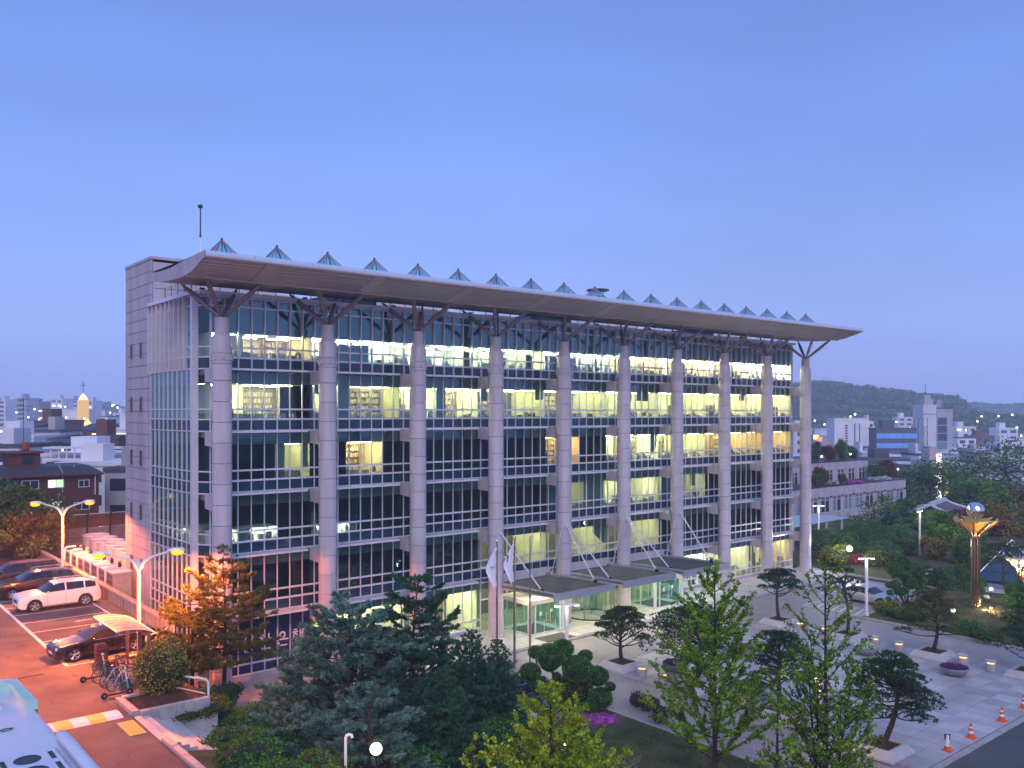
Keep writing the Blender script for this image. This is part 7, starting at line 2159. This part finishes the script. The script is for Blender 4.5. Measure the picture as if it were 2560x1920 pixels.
# generic buildings
fw = {k: mat('far_wall_' + k, c, .85, var=.1, scale=.2, island=.1) for k, c in dict(white=(.66, .66, .70), grey=(.36, .36, .40), tan=(.46, .40, .37), brick=(.16, .07, .06), dark=(.08, .08, .10), blue=(.14, .24, .38), pale=(.68, .66, .67), green=(.10, .22, .20)).items()}
def block(nm, lb_, px0, px1, ytop, d, col_, cat='building', dep=None, zb=-6, roof='flat', win=None, grp=None, litp=.12, plant=True, rz=None, fl_=3.2, wd_=2.6, ysh=None):
    """building whose front spans two bearings at depth d"""
    x0, y0, _ = bd(px0, d); x1, y1, _ = bd(px1, d)
    w = sqrt((x1 - x0) ** 2 + (y1 - y0) ** 2); cx_, cy_ = (x0 + x1) / 2, (y0 + y1) / 2
    h = zat(ytop, d) - zb; dep = dep or max(8, w * .7)
    ang = atan2(y1 - y0, x1 - x0)
    T = thing(nm, lb_, cat, (cx_, cy_, zb), ang, grp)
    MB().box((-w / 2, 0, 0), (w / 2, dep, h)).build('wall', fw[col_], T)
    if roof == 'flat':
        MB().box((-w / 2 - .15, -.15, h), (w / 2 + .15, dep + .15, h + .5)).build('parapet', fw[col_] if random.random() < .6 else fw['dark'], T)
    elif roof == 'gable':
        MB().q((-w / 2 - .5, -.6, h), (w / 2 + .5, -.6, h), (w / 2 + .5, dep / 2, h + w * .16), (-w / 2 - .5, dep / 2, h + w * .16)).q((-w / 2 - .5, dep + .6, h), (w / 2 + .5, dep + .6, h), (w / 2 + .5, dep / 2, h + w * .16), (-w / 2 - .5, dep / 2, h + w * .16)).q((-w / 2, 0, h), (-w / 2, dep, h), (-w / 2, dep / 2, h + w * .15)).q((w / 2, 0, h), (w / 2, dep, h), (w / 2, dep / 2, h + w * .15)).build('roof', roofd, T)
    if plant and roof == 'flat':
        MB().box((-w * .3, dep * .3, h + .5), (-w * .3 + min(5, w * .3), dep * .7, h + .5 + min(3, h * .12 + 1))).build('roof_hut', fw[col_], T)
    if win != 'none':
        wa, wb_ = MB(), MB()
        nf = max(1, int(h / fl_)); nw = max(1, int(w / wd_))
        for i in range(nf):
            z = h - (i + 1) * fl_ + fl_ * .3
            if z < 0: break
            for j in range(nw):
                x = -w / 2 + (j + .5) * w / nw
                t = wb_ if random.random() < litp else wa
                t.box((x - w / nw * .3, -.06, z), (x + w / nw * .3, -.02, z + fl_ * .45))
        if wa.v: wa.build('small_windows', winD, T)['kind'] = 'stuff'
        if wb_.v: wb_.build('lit_windows', winL, T)['kind'] = 'stuff'
    return T
random.seed(77)
# left city
GL = 'houses on the left below the skyline'
for a in (('house', 'grey rendered house right behind the brick one', 262, 330, 1180, 96, 'grey', 'house', 9, 0, 'flat'),
          ('house', 'white terraced house with a long columned balcony', 105, 330, 1142, 122, 'white', 'house', 10, 0, 'flat'),
          ('house', 'upper brick storey with a green window above the white terrace', 203, 296, 1097, 136, 'brick', 'house', 8, 0, 'flat'),
          ('house', 'low pale house with a row of white framed windows', 140, 330, 1165, 109, 'pale', 'house', 8, 0, 'flat'),
          ('house', 'white house with a shallow gable left of the terrace', 82, 142, 1098, 165, 'white', 'house', 14, -2, 'gable'),
          ('house', 'long flat-roofed house with a lit window band at the left edge', -40, 84, 1096, 160, 'white', 'house', 12, -2, 'flat'),
          ('house', 'white low house at the far left edge', -50, 48, 1120, 128, 'white', 'house', 12, 0, 'flat'),
          ('house', 'blue-grey house with a steep mono roof on the left', 30, 80, 1068, 210, 'grey', 'house', 14, -3, 'gable'),
          ('house', 'dark roofed villa with a wide hipped roof before the church', 190, 290, 1076, 215, 'brick', 'house', 18, -3, 'gable'),
          ('house', 'brown brick house left of the dark villa', 70, 145, 1055, 230, 'brick', 'house', 14, -3, 'flat'),
          ('house', 'white tall thin house at the right end of the left skyline', 272, 330, 1075, 190, 'white', 'house', 10, -3, 'flat'),
          ('house', 'tan flat-roofed house in the middle of the left district', 90, 150, 1080, 190, 'tan', 'house', 10, -3, 'flat'),
          ('house', 'low gabled house with a dark roof between white houses', 118, 170, 1108, 150, 'dark', 'house', 10, 0, 'gable')):
    block(a[0], a[1], a[2], a[3], a[4], a[5], a[6], a[7], a[8], a[9], a[10], grp=GL, fl_=2.9, wd_=3.0)
bal = MB()
x0, y0, _ = bd(128, 119.5); x1, y1, _ = bd(305, 119.5)
ang = atan2(y1 - y0, x1 - x0); w = sqrt((x1 - x0) ** 2 + (y1 - y0) ** 2)
T = thing('terrace_balcony', 'white balcony with thin posts and rail on the terraced house', 'balcony', (x0, y0, 0), ang)
zt, zb_ = zat(1122, 119.5), zat(1146, 119.5)
MB().box((-1, -.3, zt), (w + 1, 2.5, zt + .25)).build('roof_slab', fw['pale'], T); MB().box((-1, -.3, zb_ - .3), (w + 1, 2.5, zb_)).build('floor_slab', fw['pale'], T)
for k in range(10): MB().box((k * w / 9 - .06, -.1, zb_), (k * w / 9 + .06, .02, zt)).build('post', M['white'], T)
MB().box((-.5, -.12, zb_ + .55), (w + .5, -.08, zb_ + .6)).build('rail', M['white'], T)
GT = 'hazy tower blocks on the left skyline'
for a in (('apartment_tower', 'hazy grey apartment tower with a roof hut, tallest at the far left', 38, 66, 996, 620, 'grey'), ('apartment_tower', 'hazy tower block left of the church spire', 127, 156, 998, 640, 'white'), ('apartment_tower', 'pale tower slab directly left of the church', 160, 196, 1000, 700, 'pale'),
          ('apartment_tower', 'pale tower pair right of the church', 216, 232, 1003, 680, 'white'), ('apartment_tower', 'wide hazy slab behind the dark roofs', 72, 108, 1006, 800, 'brick'), ('apartment_tower', 'low hazy block at the very left edge', -10, 14, 1001, 640, 'white'), ('apartment_tower', 'distant white flats beside the stone tower', 282, 312, 1034, 560, 'white'),
          ('apartment_tower', 'distant pale block between church and stone tower', 238, 268, 1042, 480, 'pale')):
    block(*a, cat='tower block', dep=16, zb=-10, grp=GT, litp=.1, fl_=3.2, wd_=4)
block('church_hall', 'big pale windowless church hall wall below the lit spire', 134, 200, 1026, 420, 'pale', 'church hall', 20, -8, win='none', plant=False)
x, y, _ = bd(208, 415); T = thing('church_tower', 'church bell tower with golden lit belfry and a cross', 'church tower', (x, y, -8), .2)
hz = zat(1000, 415) + 8
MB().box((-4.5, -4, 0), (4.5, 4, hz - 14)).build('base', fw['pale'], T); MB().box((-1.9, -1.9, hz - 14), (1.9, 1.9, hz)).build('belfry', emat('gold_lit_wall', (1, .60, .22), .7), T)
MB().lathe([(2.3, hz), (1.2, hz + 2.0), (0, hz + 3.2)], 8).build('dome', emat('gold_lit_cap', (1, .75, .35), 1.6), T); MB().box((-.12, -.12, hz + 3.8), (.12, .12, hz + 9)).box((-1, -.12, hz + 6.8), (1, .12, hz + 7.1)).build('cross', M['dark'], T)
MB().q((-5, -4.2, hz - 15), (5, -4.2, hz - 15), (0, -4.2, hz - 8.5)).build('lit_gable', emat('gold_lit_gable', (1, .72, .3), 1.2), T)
MB().box((-2.2, -4.15, 2), (2.2, -4.02, hz - 19)).build('tall_window', winD, T)
# right city
GR = 'pale city blocks in the right distance'
T = block('office_slab', 'windowless pale stepped slab left of the blue striped building', 2086, 2172, 1048, 400, 'pale', 'office block', 10, -6, win='none', plant=False)
for dx, w_, h_ in ((-3.0, 1.2, .62), (1.2, .5, .8), (3.4, .4, .75)):
    hh = zat(1048, 400) + 6
    for k in range(9 if w_ > 1 else 1):
        if w_ > 1: MB().box((dx, -.08, hh * .35 + k * hh * .06), (dx + w_, -.02, hh * .35 + k * hh * .06 + hh * .035)).build('slot_window', winD, T)
        else: MB().box((dx, -.08, hh * .25), (dx + w_, -.02, hh * .9)).build('slot_window', winD, T)
block('office_slab', 'narrow ribbed side block at the right of the windowless slab', 2172, 2184, 1056, 402, 'pale', 'office block', 10, -6, fl_=3, wd_=4)
T = block('striped_office', 'office building wrapped in bright blue glass stripes', 2191, 2292, 1073, 330, 'dark', 'office block', 7, -6, win='none')
w = 101 * 330 / FPX; hh = zat(1073, 330) + 6
blu = mat('blue_strip_glass', (.16, .42, .85), .2, .2, var=.1, scale=.3)
for k in range(5):
    z = hh - 1.6 - k * 3.65
    for j in range(6): MB().box((-w / 2 + j * w / 6 + .04, -.12, z - 1.9), (-w / 2 + (j + 1) * w / 6 - .04, -.03, z)).build('blue_panel', blu, T)
for j in range(5): MB().box((-w / 2 + 2 + j * 2.6, -.12, hh - 20.6), (-w / 2 + 4 + j * 2.6, -.03, hh - 19.6)).build('lit_window', winL, T)
T = block('office_tower', 'tall pale tower with a cap box and darker glass wing', 2308, 2341, 1015, 350, 'pale', 'office tower', 9, -6, win='none', plant=False)
hh = zat(1015, 350) + 6; MB().box((-1.2, 2, hh), (2.4, 7, hh + 3)).box((-.6, 3, hh + 3), (1.8, 6, hh + 4.5)).build('roof_crown', fw['grey'], T)
MB().path([(.6, 5, hh + 4.5), (.6, 5, hh + 9)], .12, 4).build('aerial', M['dark'], T)
MB().box((-2.66, -.06, hh - 3.4), (2.66, -.03, hh - 3.2)).box((-2.66, -.06, hh - 26), (2.66, -.03, hh - 25.8)).build('wall_joint', fw['dark'], T)
T = block('office_tower', 'grey glass wing joined to the right of the tall pale tower', 2342, 2382, 1022, 356, 'grey', 'office tower', 9, -6, win='none')
w = 40 * 356 / FPX; hh = zat(1022, 356) + 6
for k in range(9): MB().box((-w / 2 + .3, -.1, hh - 6.5 - k * 3.3), (w / 2 - 2.4, -.03, hh - 3.6 - k * 3.3)).build('glass_band', winD if k != 3 else mat('teal_glass', (.08, .25, .28), .2), T)
# lattice mast
x, y, _ = bd(2302, 345); T = thing('lattice_mast', 'thin steel lattice mast against the pale tower', 'mast', (x, y, -6)); hh = zat(1044, 345) + 6
lt = MB()
for (a, b_) in ((-2, -2), (2, -2), (2, 2), (-2, 2)): lt.path([(a * .9, b_ * .9, 0), (a * .9, b_ * .9, hh)], .12, 4)
for k in range(int(hh / 3.5)):
    z = k * 3.5
    lt.path([(-1.8, -1.8, z), (1.8, -1.8, z + 3.5)], .08, 3).path([(1.8, -1.8, z), (-1.8, -1.8, z + 3.5)], .08, 3).path([(-1.8, -1.8, z), (1.8, -1.8, z)], .08, 3)
lt.build('lattice', M['dark'], T)
for a in (('city_block', 'low wide grey roof with a dark band before the slab', 2030, 2084, 1110, 300, 'grey'), ('city_block', 'white billboard-like wall before the striped office', 2155, 2182, 1134, 230, 'white'), ('city_block', 'dark long flat building behind the annex roof garden', 2172, 2300, 1152, 220, 'dark'),
          ('city_block', 'white blank-walled building right of the dark long one', 2298, 2322, 1140, 215, 'white'), ('city_block', 'grey shop block under the tall tower', 2322, 2395, 1146, 225, 'grey'), ('city_block', 'brown museum-like box in the right distance', 2436, 2500, 1092, 420, 'brick'),
          ('city_block', 'pale block in front of the wooded spur', 2390, 2440, 1068, 520, 'pale'), ('city_block', 'white apartment block below the hill', 2246, 2282, 1044, 620, 'white'), ('city_block', 'white stepped block at the right edge', 2498, 2545, 1072, 470, 'white'),
          ('city_block', 'low white roof between tower and museum box', 2395, 2440, 1096, 380, 'white'), ('city_block', 'lit shop front block at the right', 2440, 2480, 1136, 260, 'tan'), ('city_block', 'pale low block beyond the brown box', 2500, 2560, 1110, 330, 'white'), ('city_block', 'grey low roofs left of the last column', 1984, 2030, 1075, 330, 'pale'),
          ('city_block', 'small tan house with a curved roof under the tower', 2330, 2380, 1160, 190, 'tan')):
    block(*a, cat='city block', dep=10, zb=-7, grp=GR, litp=.14, fl_=3.2, wd_=3.6)
x, y, _ = bd(2347, 186)
T = thing('lit_sign', 'tall white glowing sign column among the right-hand roofs', 'sign', (x, y, -4)); MB().box((-.6, -.3, 0), (.6, .3, zat(1135, 186) + 4)).build('sign_box', emat('white_sign', (1, .9, .85), 2.2), T)
x, y, _ = bd(2366, 184)
T = thing('lit_sign', 'yellow glowing shop sign near the curved roof on the right', 'sign', (x, y, -4)); MB().box((-.9, -.2, 3), (.9, .2, zat(1168, 184) + 4)).build('sign_box', emat('yellow_sign', (1, .72, .08), 1.6), T); MB().box((-.1, 0, 0), (.1, .1, 3)).build('post', M['dark'], T)
for px_, py_, c_, lb2 in ((2049, 1098, (1, .15, .15), 'red neon sign left of the pale slab'), (2040, 1093, (1, .8, .1), 'small yellow neon sign beside the red one')):
    x, y, _ = bd(px_, 300); T = thing('neon_sign', lb2, 'sign', (x, y, zat(py_ + 5, 300))); MB().box((-1.2, -.2, 0), (1.2, .2, 1.4)).build('sign_box', emat('neon_' + lb2[:3], c_, 2), T)

# city mass: far roofs nobody could count, and their lights
def mass(name, lb_, rngpx, n, dr, seed, ztop, cap):
    random.seed(seed); r0 = np.random.default_rng(seed)
    T = thing(name, lb_, 'houses'); T['kind'] = 'stuff'
    mbs = {k: MB() for k in fw}; lit = MB(); dk_ = MB()
    for i in range(n):
        d = dr[0] * (dr[1] / dr[0]) ** random.random()
        px_ = random.uniform(*rngpx); x, y, _ = bd(px_, d)
        w, dp, h = random.uniform(7, 16), random.uniform(8, 14), random.uniform(5, 12) + (random.random() < .08) * 10
        zb = ztop(px_, d) - 8
        top_ = zat(cap(d) + random.uniform(0, 12), d); h = min(h, top_ - zb - 4.4)
        if h < 1.5: h = 1.5
        k = random.choice(['white', 'grey', 'tan', 'brick', 'pale', 'pale', 'pale', 'white', 'white', 'dark'])
        rz = random.choice([0, .3, -.4, .8]) + random.gauss(0, .1)
        mbs[k].rbox((x, y, zb + h / 2), (w, dp, h + 8), rz)
        mbs['dark' if random.random() < .3 else 'pale'].rbox((x, y, zb + h + 4.2), (w + .6, dp + .6, .4), rz)
        for j in range(random.randint(0, 4)):
            t = lit if random.random() < .22 else dk_
            ox = random.uniform(-w * .4, w * .4); yy = -dp / 2 - .1
            t.rbox((x + ox * cos(rz) - yy * sin(rz), y + ox * sin(rz) + yy * cos(rz), zb + 4 + random.uniform(.3, .85) * h), (1.6, .15, 1.3), rz)
    for k, m_ in mbs.items():
        if m_.v: m_.build('roofs_' + k, fw[k], T)['kind'] = 'stuff'
    lit.build('lit_windows', winL, T)['kind'] = 'stuff'; dk_.build('dark_windows', winD, T)['kind'] = 'stuff'
mass('far_houses', 'crowded hazy low houses of the left district', (-60, 335), 700, (150, 1200), 3, lambda p, d: -3 - (d > 300) * 2, lambda d: np.interp(d, [150, 250, 450, 1100], [1112, 1082, 1058, 1034]))
mass('far_houses', 'crowded hazy low houses filling the right distance', (1975, 2600), 1000, (200, 1300), 4, lambda p, d: -6 + max(0, (d - 450)) * .018, lambda d: np.interp(d, [200, 330, 450, 700, 1200], [1156, 1122, 1090, 1060, 1036]))
def lights(lb_, pts, r, m_):
    mb = MB()
    for (px_, py_, d) in pts:
        x, y, _ = bd(px_, d); mb.ball((x, y, zat(py_, d)), r * d / 400, 5, 3)
    o = mb.build('street_lights', m_); tag(o, lb_, 'street lights', kind='stuff')
random.seed(9)
om = emat('far_light_orange', (1, .62, .28), 9); wm_ = emat('far_light_white', (1, .9, .75), 9)
lights('tiny orange lights sprinkled over the right hillside', [(random.uniform(2030, 2560), random.uniform(1035, 1130), random.uniform(350, 900)) for _ in range(90)] + [(2068, 968, 880), (2133, 987, 880), (2193, 989, 880), (2291, 998, 900), (2163, 991, 880), (2092, 1021, 820), (2034, 1024, 800), (2188, 1027, 820)], .42, om)
lights('tiny white lights scattered among the left roofs', [(random.uniform(0, 305), random.uniform(1010, 1110), random.uniform(300, 700)) for _ in range(40)], .38, wm_)
# wooded hills
def hill(nm, lb_, prof, d, depth, m_, seed, leafs):
    random.seed(seed)
    g = MB(); n = 70; rows_ = 9
    pxs = np.linspace(prof[0][0], prof[-1][0], n)
    for j in range(rows_):
        t = j / (rows_ - 1)
        for i, p in enumerate(pxs):
            ytop = np.interp(p, [a for a, _ in prof], [b_ for _, b_ in prof])
            dd = d - depth * (1 - t)
            zt = zat(ytop, d); z = -9 + (zt + 9) * sin(t * pi / 2) ** 1.1 + random.gauss(0, .8) * t
            x, y, _ = bd(p, dd); g.v.append((x, y, z))
    for j in range(rows_ - 1):
        for i in range(n - 1):
            a = j * n + i; g.f.append((a, a + 1, a + n + 1, a + n))
    o = g.build(nm, m_, None, True); o['kind'] = 'structure'
    # tree crowns on it: rough leafy lumps
    C_ = []
    for i in range(leafs):
        j = random.randrange(2, rows_ - 1) + random.random() * (1 if random.random() < .6 else 0); k = random.randrange(n - 1)
        jj = min(rows_ - 1, int(round(j)))
        c = np.array(g.v[jj * n + k]) + np.array([random.gauss(0, 6), random.gauss(0, 6), 0])
        r = random.uniform(3, 6.5)
        q = unit(rng.normal(size=(32, 3))) * (rng.uniform(0, 1, (32, 1)) ** .4) * np.array([r, r, r * .75]); q[:, 2] = np.abs(q[:, 2])
        C_.append(c + q)
    f = ob('hill_trees', npmesh('hill_trees', leaves(np.concatenate(C_), 1.8, .8, 1), 4, LF['broad'])); tag(f, lb_, 'trees', kind='stuff')
hm = mat('hill_wood', (.03, .05, .03), .95, var=.4, scale=.05)
hill('hill', 'woods covering the hill on the right horizon', [(1960, 985), (2028, 961), (2085, 965), (2132, 975), (2200, 983), (2251, 985), (2293, 992), (2362, 999), (2392, 1016), (2420, 1032), (2470, 1046)], 880, 260, hm, 5, 1100)
hill('hill', 'far low wooded ridge at the right edge', [(2360, 1018), (2431, 1010), (2500, 1014), (2620, 1012)], 1400, 300, hm, 6, 300)
hill('hill', 'wooded spur below the far right ridge', [(2370, 1072), (2420, 1048), (2480, 1046), (2560, 1052), (2620, 1060)], 620, 90, hm, 8, 260)
hill('hill', 'far wooded ridge on the left horizon', [(-60, 998), (30, 1000), (90, 1004), (160, 1006), (236, 1006), (280, 1012), (320, 1018)], 1300, 300, hm, 7, 150)

# annex building
A_ = thing('annex_building', 'long grey stone annex with stepped roof gardens right of the main block', 'building', (93, 20, -4.5))
aw = M['granite']
MB().box((-14, .12, 0), (30.3, 18, 9.6)).build('core_wall', fw['dark'], A_)
# wall pieces between windows as stone panels
wc = [89.15 + k * 3.24 for k in range(11)]
xl = 79 - 93
def band(z0, z1, y=0., x0=-14, x1=30.5, ph_=.52, pw_=1.62):
    nz_ = max(1, int(round((z1 - z0) / ph_))); nx2 = int((x1 - x0) / pw_)
    me = MB().bbox((0, 0, 0), (1, 1, 1)).mesh
    for i in range(nz_):
        for j in range(nx2):
            xa = x0 + j * (x1 - x0) / nx2
            yield (xa + .008, y, z0 + i * (z1 - z0) / nz_ + .008, xa + (x1 - x0) / nx2 - .008, z0 + (i + 1) * (z1 - z0) / nz_ - .008)
pc_ = MB(); cnt_ = 0
for args in (dict(z0=8.5, z1=9.85), dict(z0=5.1, z1=6.1), dict(z0=1.9, z1=2.7), dict(z0=0, z1=.6)):
    for (xa, y_, za, xb, zb2) in band(**args):
        if xb + 93 > 92 and cnt_ < 190: MB().box((xa, -.04, za), (xb, .12, zb2)).build('stone_panel', aw, A_); cnt_ += 1
        else: pc_.box((xa, -.04, za), (xb, .12, zb2))
for k, xc in enumerate(wc):
    xa = xc - 93
    for (z0, z1) in ((6.1, 8.5), (2.7, 5.1), (.6, 1.9)):
        for q in range(int((z1 - z0) / .52)):
            pc_.box((xa + 1.2, -.04, z0 + q * .52 + .008), (xa + 3.24 - 1.2, .12, z0 + q * .52 + .512))
pc_.build('stone_panel_field', aw, A_)['kind'] = 'stuff'
for k, xc in enumerate(wc):
    xa = xc - 93
    for (z0, z1) in ((6.1, 8.5), (2.7, 5.1)):
        f = MB(); w_ = 1.19
        f.box((xa - w_, .0, z0), (xa + w_, .1, z0 + .08)).box((xa - w_, 0, z1 - .08), (xa + w_, .1, z1)).box((xa - w_, 0, z0), (xa - w_ + .07, .1, z1)).box((xa + w_ - .07, 0, z0), (xa + w_, .1, z1)).box((xa - .06, -.02, z0), (xa + .06, .1, z1)).box((xa - w_, .0, z1 - .62), (xa + w_, .1, z1 - .56))
        o = f.build('window', M['alu'], A_)
        for s_ in (-1, 1):
            MB().q((xa + (s_ * .59 - .51), .07, z0 + .08), (xa + (s_ * .59 + .51), .07, z0 + .08), (xa + (s_ * .59 + .51), .07, z1 - .62), (xa + (s_ * .59 - .51), .07, z1 - .62)).build('pane', winD if random.random() < .6 else mat('pale_blind_glass', (.2, .27, .32), .3), o)
        MB().box((xa - 1.1, .05, z1 - .56), (xa + 1.1, .09, z1 - .08)).build('lintel_panel', mat('lintel_mauve', (.16, .12, .14), .5), o)
MB().box((-14, -.08, 9.85), (30.6, 18, 9.95)).build('coping', M['dark'], A_)
# set-back storey
MB().box((-14, 5.1, 9.6), (27.5, 18, 13.0)).build('upper_core', fw['dark'], A_)
up_ = MB()
for i in range(3):
    for j in range(26): up_.box((-14 + j * 1.6 + .008, 4.96, 11.75 + i * .44), (-14 + j * 1.6 + 1.59, 5.1, 11.75 + i * .44 + .43))
for k in range(12):
    xa = 125.5 - 93 - 6.8 - k * 3.35
    for q in range(4): up_.box((xa + 1.0, 4.96, 9.65 + q * .52), (xa + 2.35, 5.1, 9.65 + q * .52 + .51))
    f = MB().box((xa - 1, 5.0, 9.7), (xa - .93, 5.1, 11.75)).box((xa + .93, 5, 9.7), (xa + 1, 5.1, 11.75)).box((xa - .05, 4.98, 9.7), (xa + .05, 5.1, 11.75)).box((xa - 1, 5, 11.1), (xa + 1, 5.1, 11.16))
    o = f.build('window', M['alu'], A_)
    for s_ in (-1, 1): MB().q((xa + s_ * .5 - .42, 5.07, 9.7), (xa + s_ * .5 + .42, 5.07, 9.7), (xa + s_ * .5 + .42, 5.07, 11.1), (xa + s_ * .5 - .42, 5.07, 11.1)).build('pane', winD if k != 4 else winL, o)
up_.build('stone_panel_field', aw, A_)['kind'] = 'stuff'
MB().box((-14, 4.9, 13.0), (27.6, 18, 13.12)).build('coping', M['dark'], A_)
rg = 'plants of the annex roof gardens'
for k, (px_, Y_, z, rx_, h_, m_, nm_, lb2) in enumerate(((2052, 22.4, 5.3, 1.7, 3.0, LF['maple'], 'maple_bush', 'dark red maple on the lower annex roof garden'), (2045, 21.5, 5.3, 1.3, 2.0, LF['topi'], 'bush', 'green bush below the red maple'), (2080, 21.4, 5.4, 1.6, .6, LF['azw'], 'bush', 'white flowering ground cover on the annex roof edge'),
        (2106, 21.6, 5.4, 1.0, 1.5, LF['broad'], 'bush', 'green shrub in the middle of the annex roof garden'), (2132, 21.3, 5.4, 2.6, .4, LF['azal'], 'bush', 'purple flower strip along the annex roof edge'), (2200, 21.6, 5.4, 3.0, .45, LF['azw'], 'bush', 'white flower strip at the right end of the annex roof'),
        (2075, 28, 8.5, 2.0, 2.6, LF['maple'], 'bush', 'brownish tree on the upper annex roof'), (2105, 28.5, 8.5, 1.6, 3.4, LF['broadl'], 'bush', 'upright green tree on the upper annex roof'), (2128, 28.5, 8.5, 2.0, 2.2, LF['broad'], 'bush', 'round green shrub at the upper roof end'), (2038, 29, 8.5, 1.6, 3.2, LF['broad'], 'bush', 'hazy tree on the upper roof beside the column'),
        (2190, 23.5, 5.3, 1.8, 2.6, LF['broad'], 'bush', 'small tree on the right part of the annex roof'), (2222, 24, 5.3, 2.4, 3.3, LF['maple'], 'bush', 'brown-green tree at the right end of the annex roof'), (2120, 21.0, 5.4, 1.2, .4, LF['azal'], 'bush', 'small purple flower patch left of the strip'))):
    X_, _d = onY(px_, Y_); bush(lb2, X_, Y_, z, rx_, rx_ * .6, h_, m_, seed=400 + k, lumps=5, dens=110, leaf=.1, grp=rg, nm=nm_)
for px_, Y_, z in ((2054, 27.2, 9.3), (2126, 27.2, 9.4), (2245, 22.5, 6.8)):
    X_, _d = onY(px_, Y_)
    T = thing('roof_garden_lamp', 'glaring little lamp %s' % {2054: 'on the upper annex roof beside the column', 2126: 'among the upper roof shrubs of the annex', 2245: 'at the right end of the lower annex roof'}[px_], 'garden lamp', (X_, Y_, z - .8), group='lamps of the roof gardens')
    MB().path([(0, 0, 0), (0, 0, .7)], .04, 5).build('stem', M['dark'], T); MB().ball((0, 0, .8), .14, 8, 6).build('globe', wm_, T)
# translucent walkway roof by the last column
x, y, _ = bd(2065, 108)
T = thing('walkway_roof', 'pale flat sheet roof in front of the annex beside the last column', 'shelter', (x, y, 0), .05)
for k in range(7): MB().box((-8 + k * 2.0, 0, 2.9), (-8 + k * 2.0 + 1.96, 5.5, 3.0)).build('roof_sheet', mat('pale_sheet', (.42, .52, .52), .4), T)
for k in range(4): MB().box((-7.6 + k * 4, .1, 0), (-7.4 + k * 4, .3, 2.9)).build('post', M['alu'], T)
# hanok pavilion
x, y, _ = bd(2345, 133)
HK = thing('hanok_pavilion', 'traditional tiled hip-and-gable roof with white ridges among the trees', 'pavilion', (x, y, -3.5), radians(12))
tile = mat('hanok_tile', (.075, .085, .10), .6, var=.2, scale=2); ridge = mat('ridge_plaster', (.55, .56, .60), .7)
zr = zat(1258, 133) + 3.5; ze = zat(1300, 133) + 3.5
def rf(u, v, s_): # u along 0..1, v down 0..1
    xx = -4.6 + 9.2 * u; ext = 1 + .35 * v
    yy = s_ * (v * 5.2); z = zr - (zr - ze) * (v ** .75) + .9 * (abs(2 * u - 1) ** 3) * v
    return ((xx) * ext, yy, z)
for s_ in (-1, 1):
    mb2 = MB()
    for i in range(24):
        for j in range(6): mb2.q(rf(i / 24, j / 6, s_), rf((i + 1) / 24, j / 6, s_), rf((i + 1) / 24, (j + 1) / 6, s_), rf(i / 24, (j + 1) / 6, s_))
    mb2.build('roof', tile, HK, True)
    for i in range(25):
        MB().path([tuple(np.array(rf(i / 24, j / 6, s_)) + np.array([0, 0, .08])) for j in range(7)], .11, 5).build('tile_ridge', tile, HK)
    for u_ in (0, 1): MB().path([tuple(np.array(rf(u_, j / 6, s_)) + np.array([0, 0, .2])) for j in range(7)], .24, 6).build('hip_ridge', ridge, HK, True)
MB().box((-4.8, -.25, zr - .1), (4.8, .25, zr + .5)).build('top_ridge', ridge, HK)
MB().box((-4.3, -3.6, 0), (4.3, 3.6, ze)).build('wall', fw['brick'], HK)
for k in range(8): MB().path([(-4.2 + k * 1.2, -3.75, 0), (-4.2 + k * 1.2, -3.75, ze)], .16, 8).build('timber_post', mat('dark_red_timber', (.14, .03, .03), .6), HK)

# ---------------- haze: one closed box of even pale air round camera and scene
hz_m = bpy.data.materials.new('haze_air'); hz_m.use_nodes = True
n_ = hz_m.node_tree; n_.nodes.clear()
o_ = n_.nodes.new('ShaderNodeOutputMaterial'); pv = n_.nodes.new('ShaderNodeVolumePrincipled')
pv.inputs['Color'].default_value = (.78, .88, 1.0, 1); pv.inputs['Density'].default_value = HAZE
n_.links.new(pv.outputs[0], o_.inputs['Volume'])
hb = MB().box((-900, -400, -14), (1500, 1600, 75)).build('haze', hz_m); hb['kind'] = 'stuff'; hb['label'] = 'thin bluish evening haze over the city'
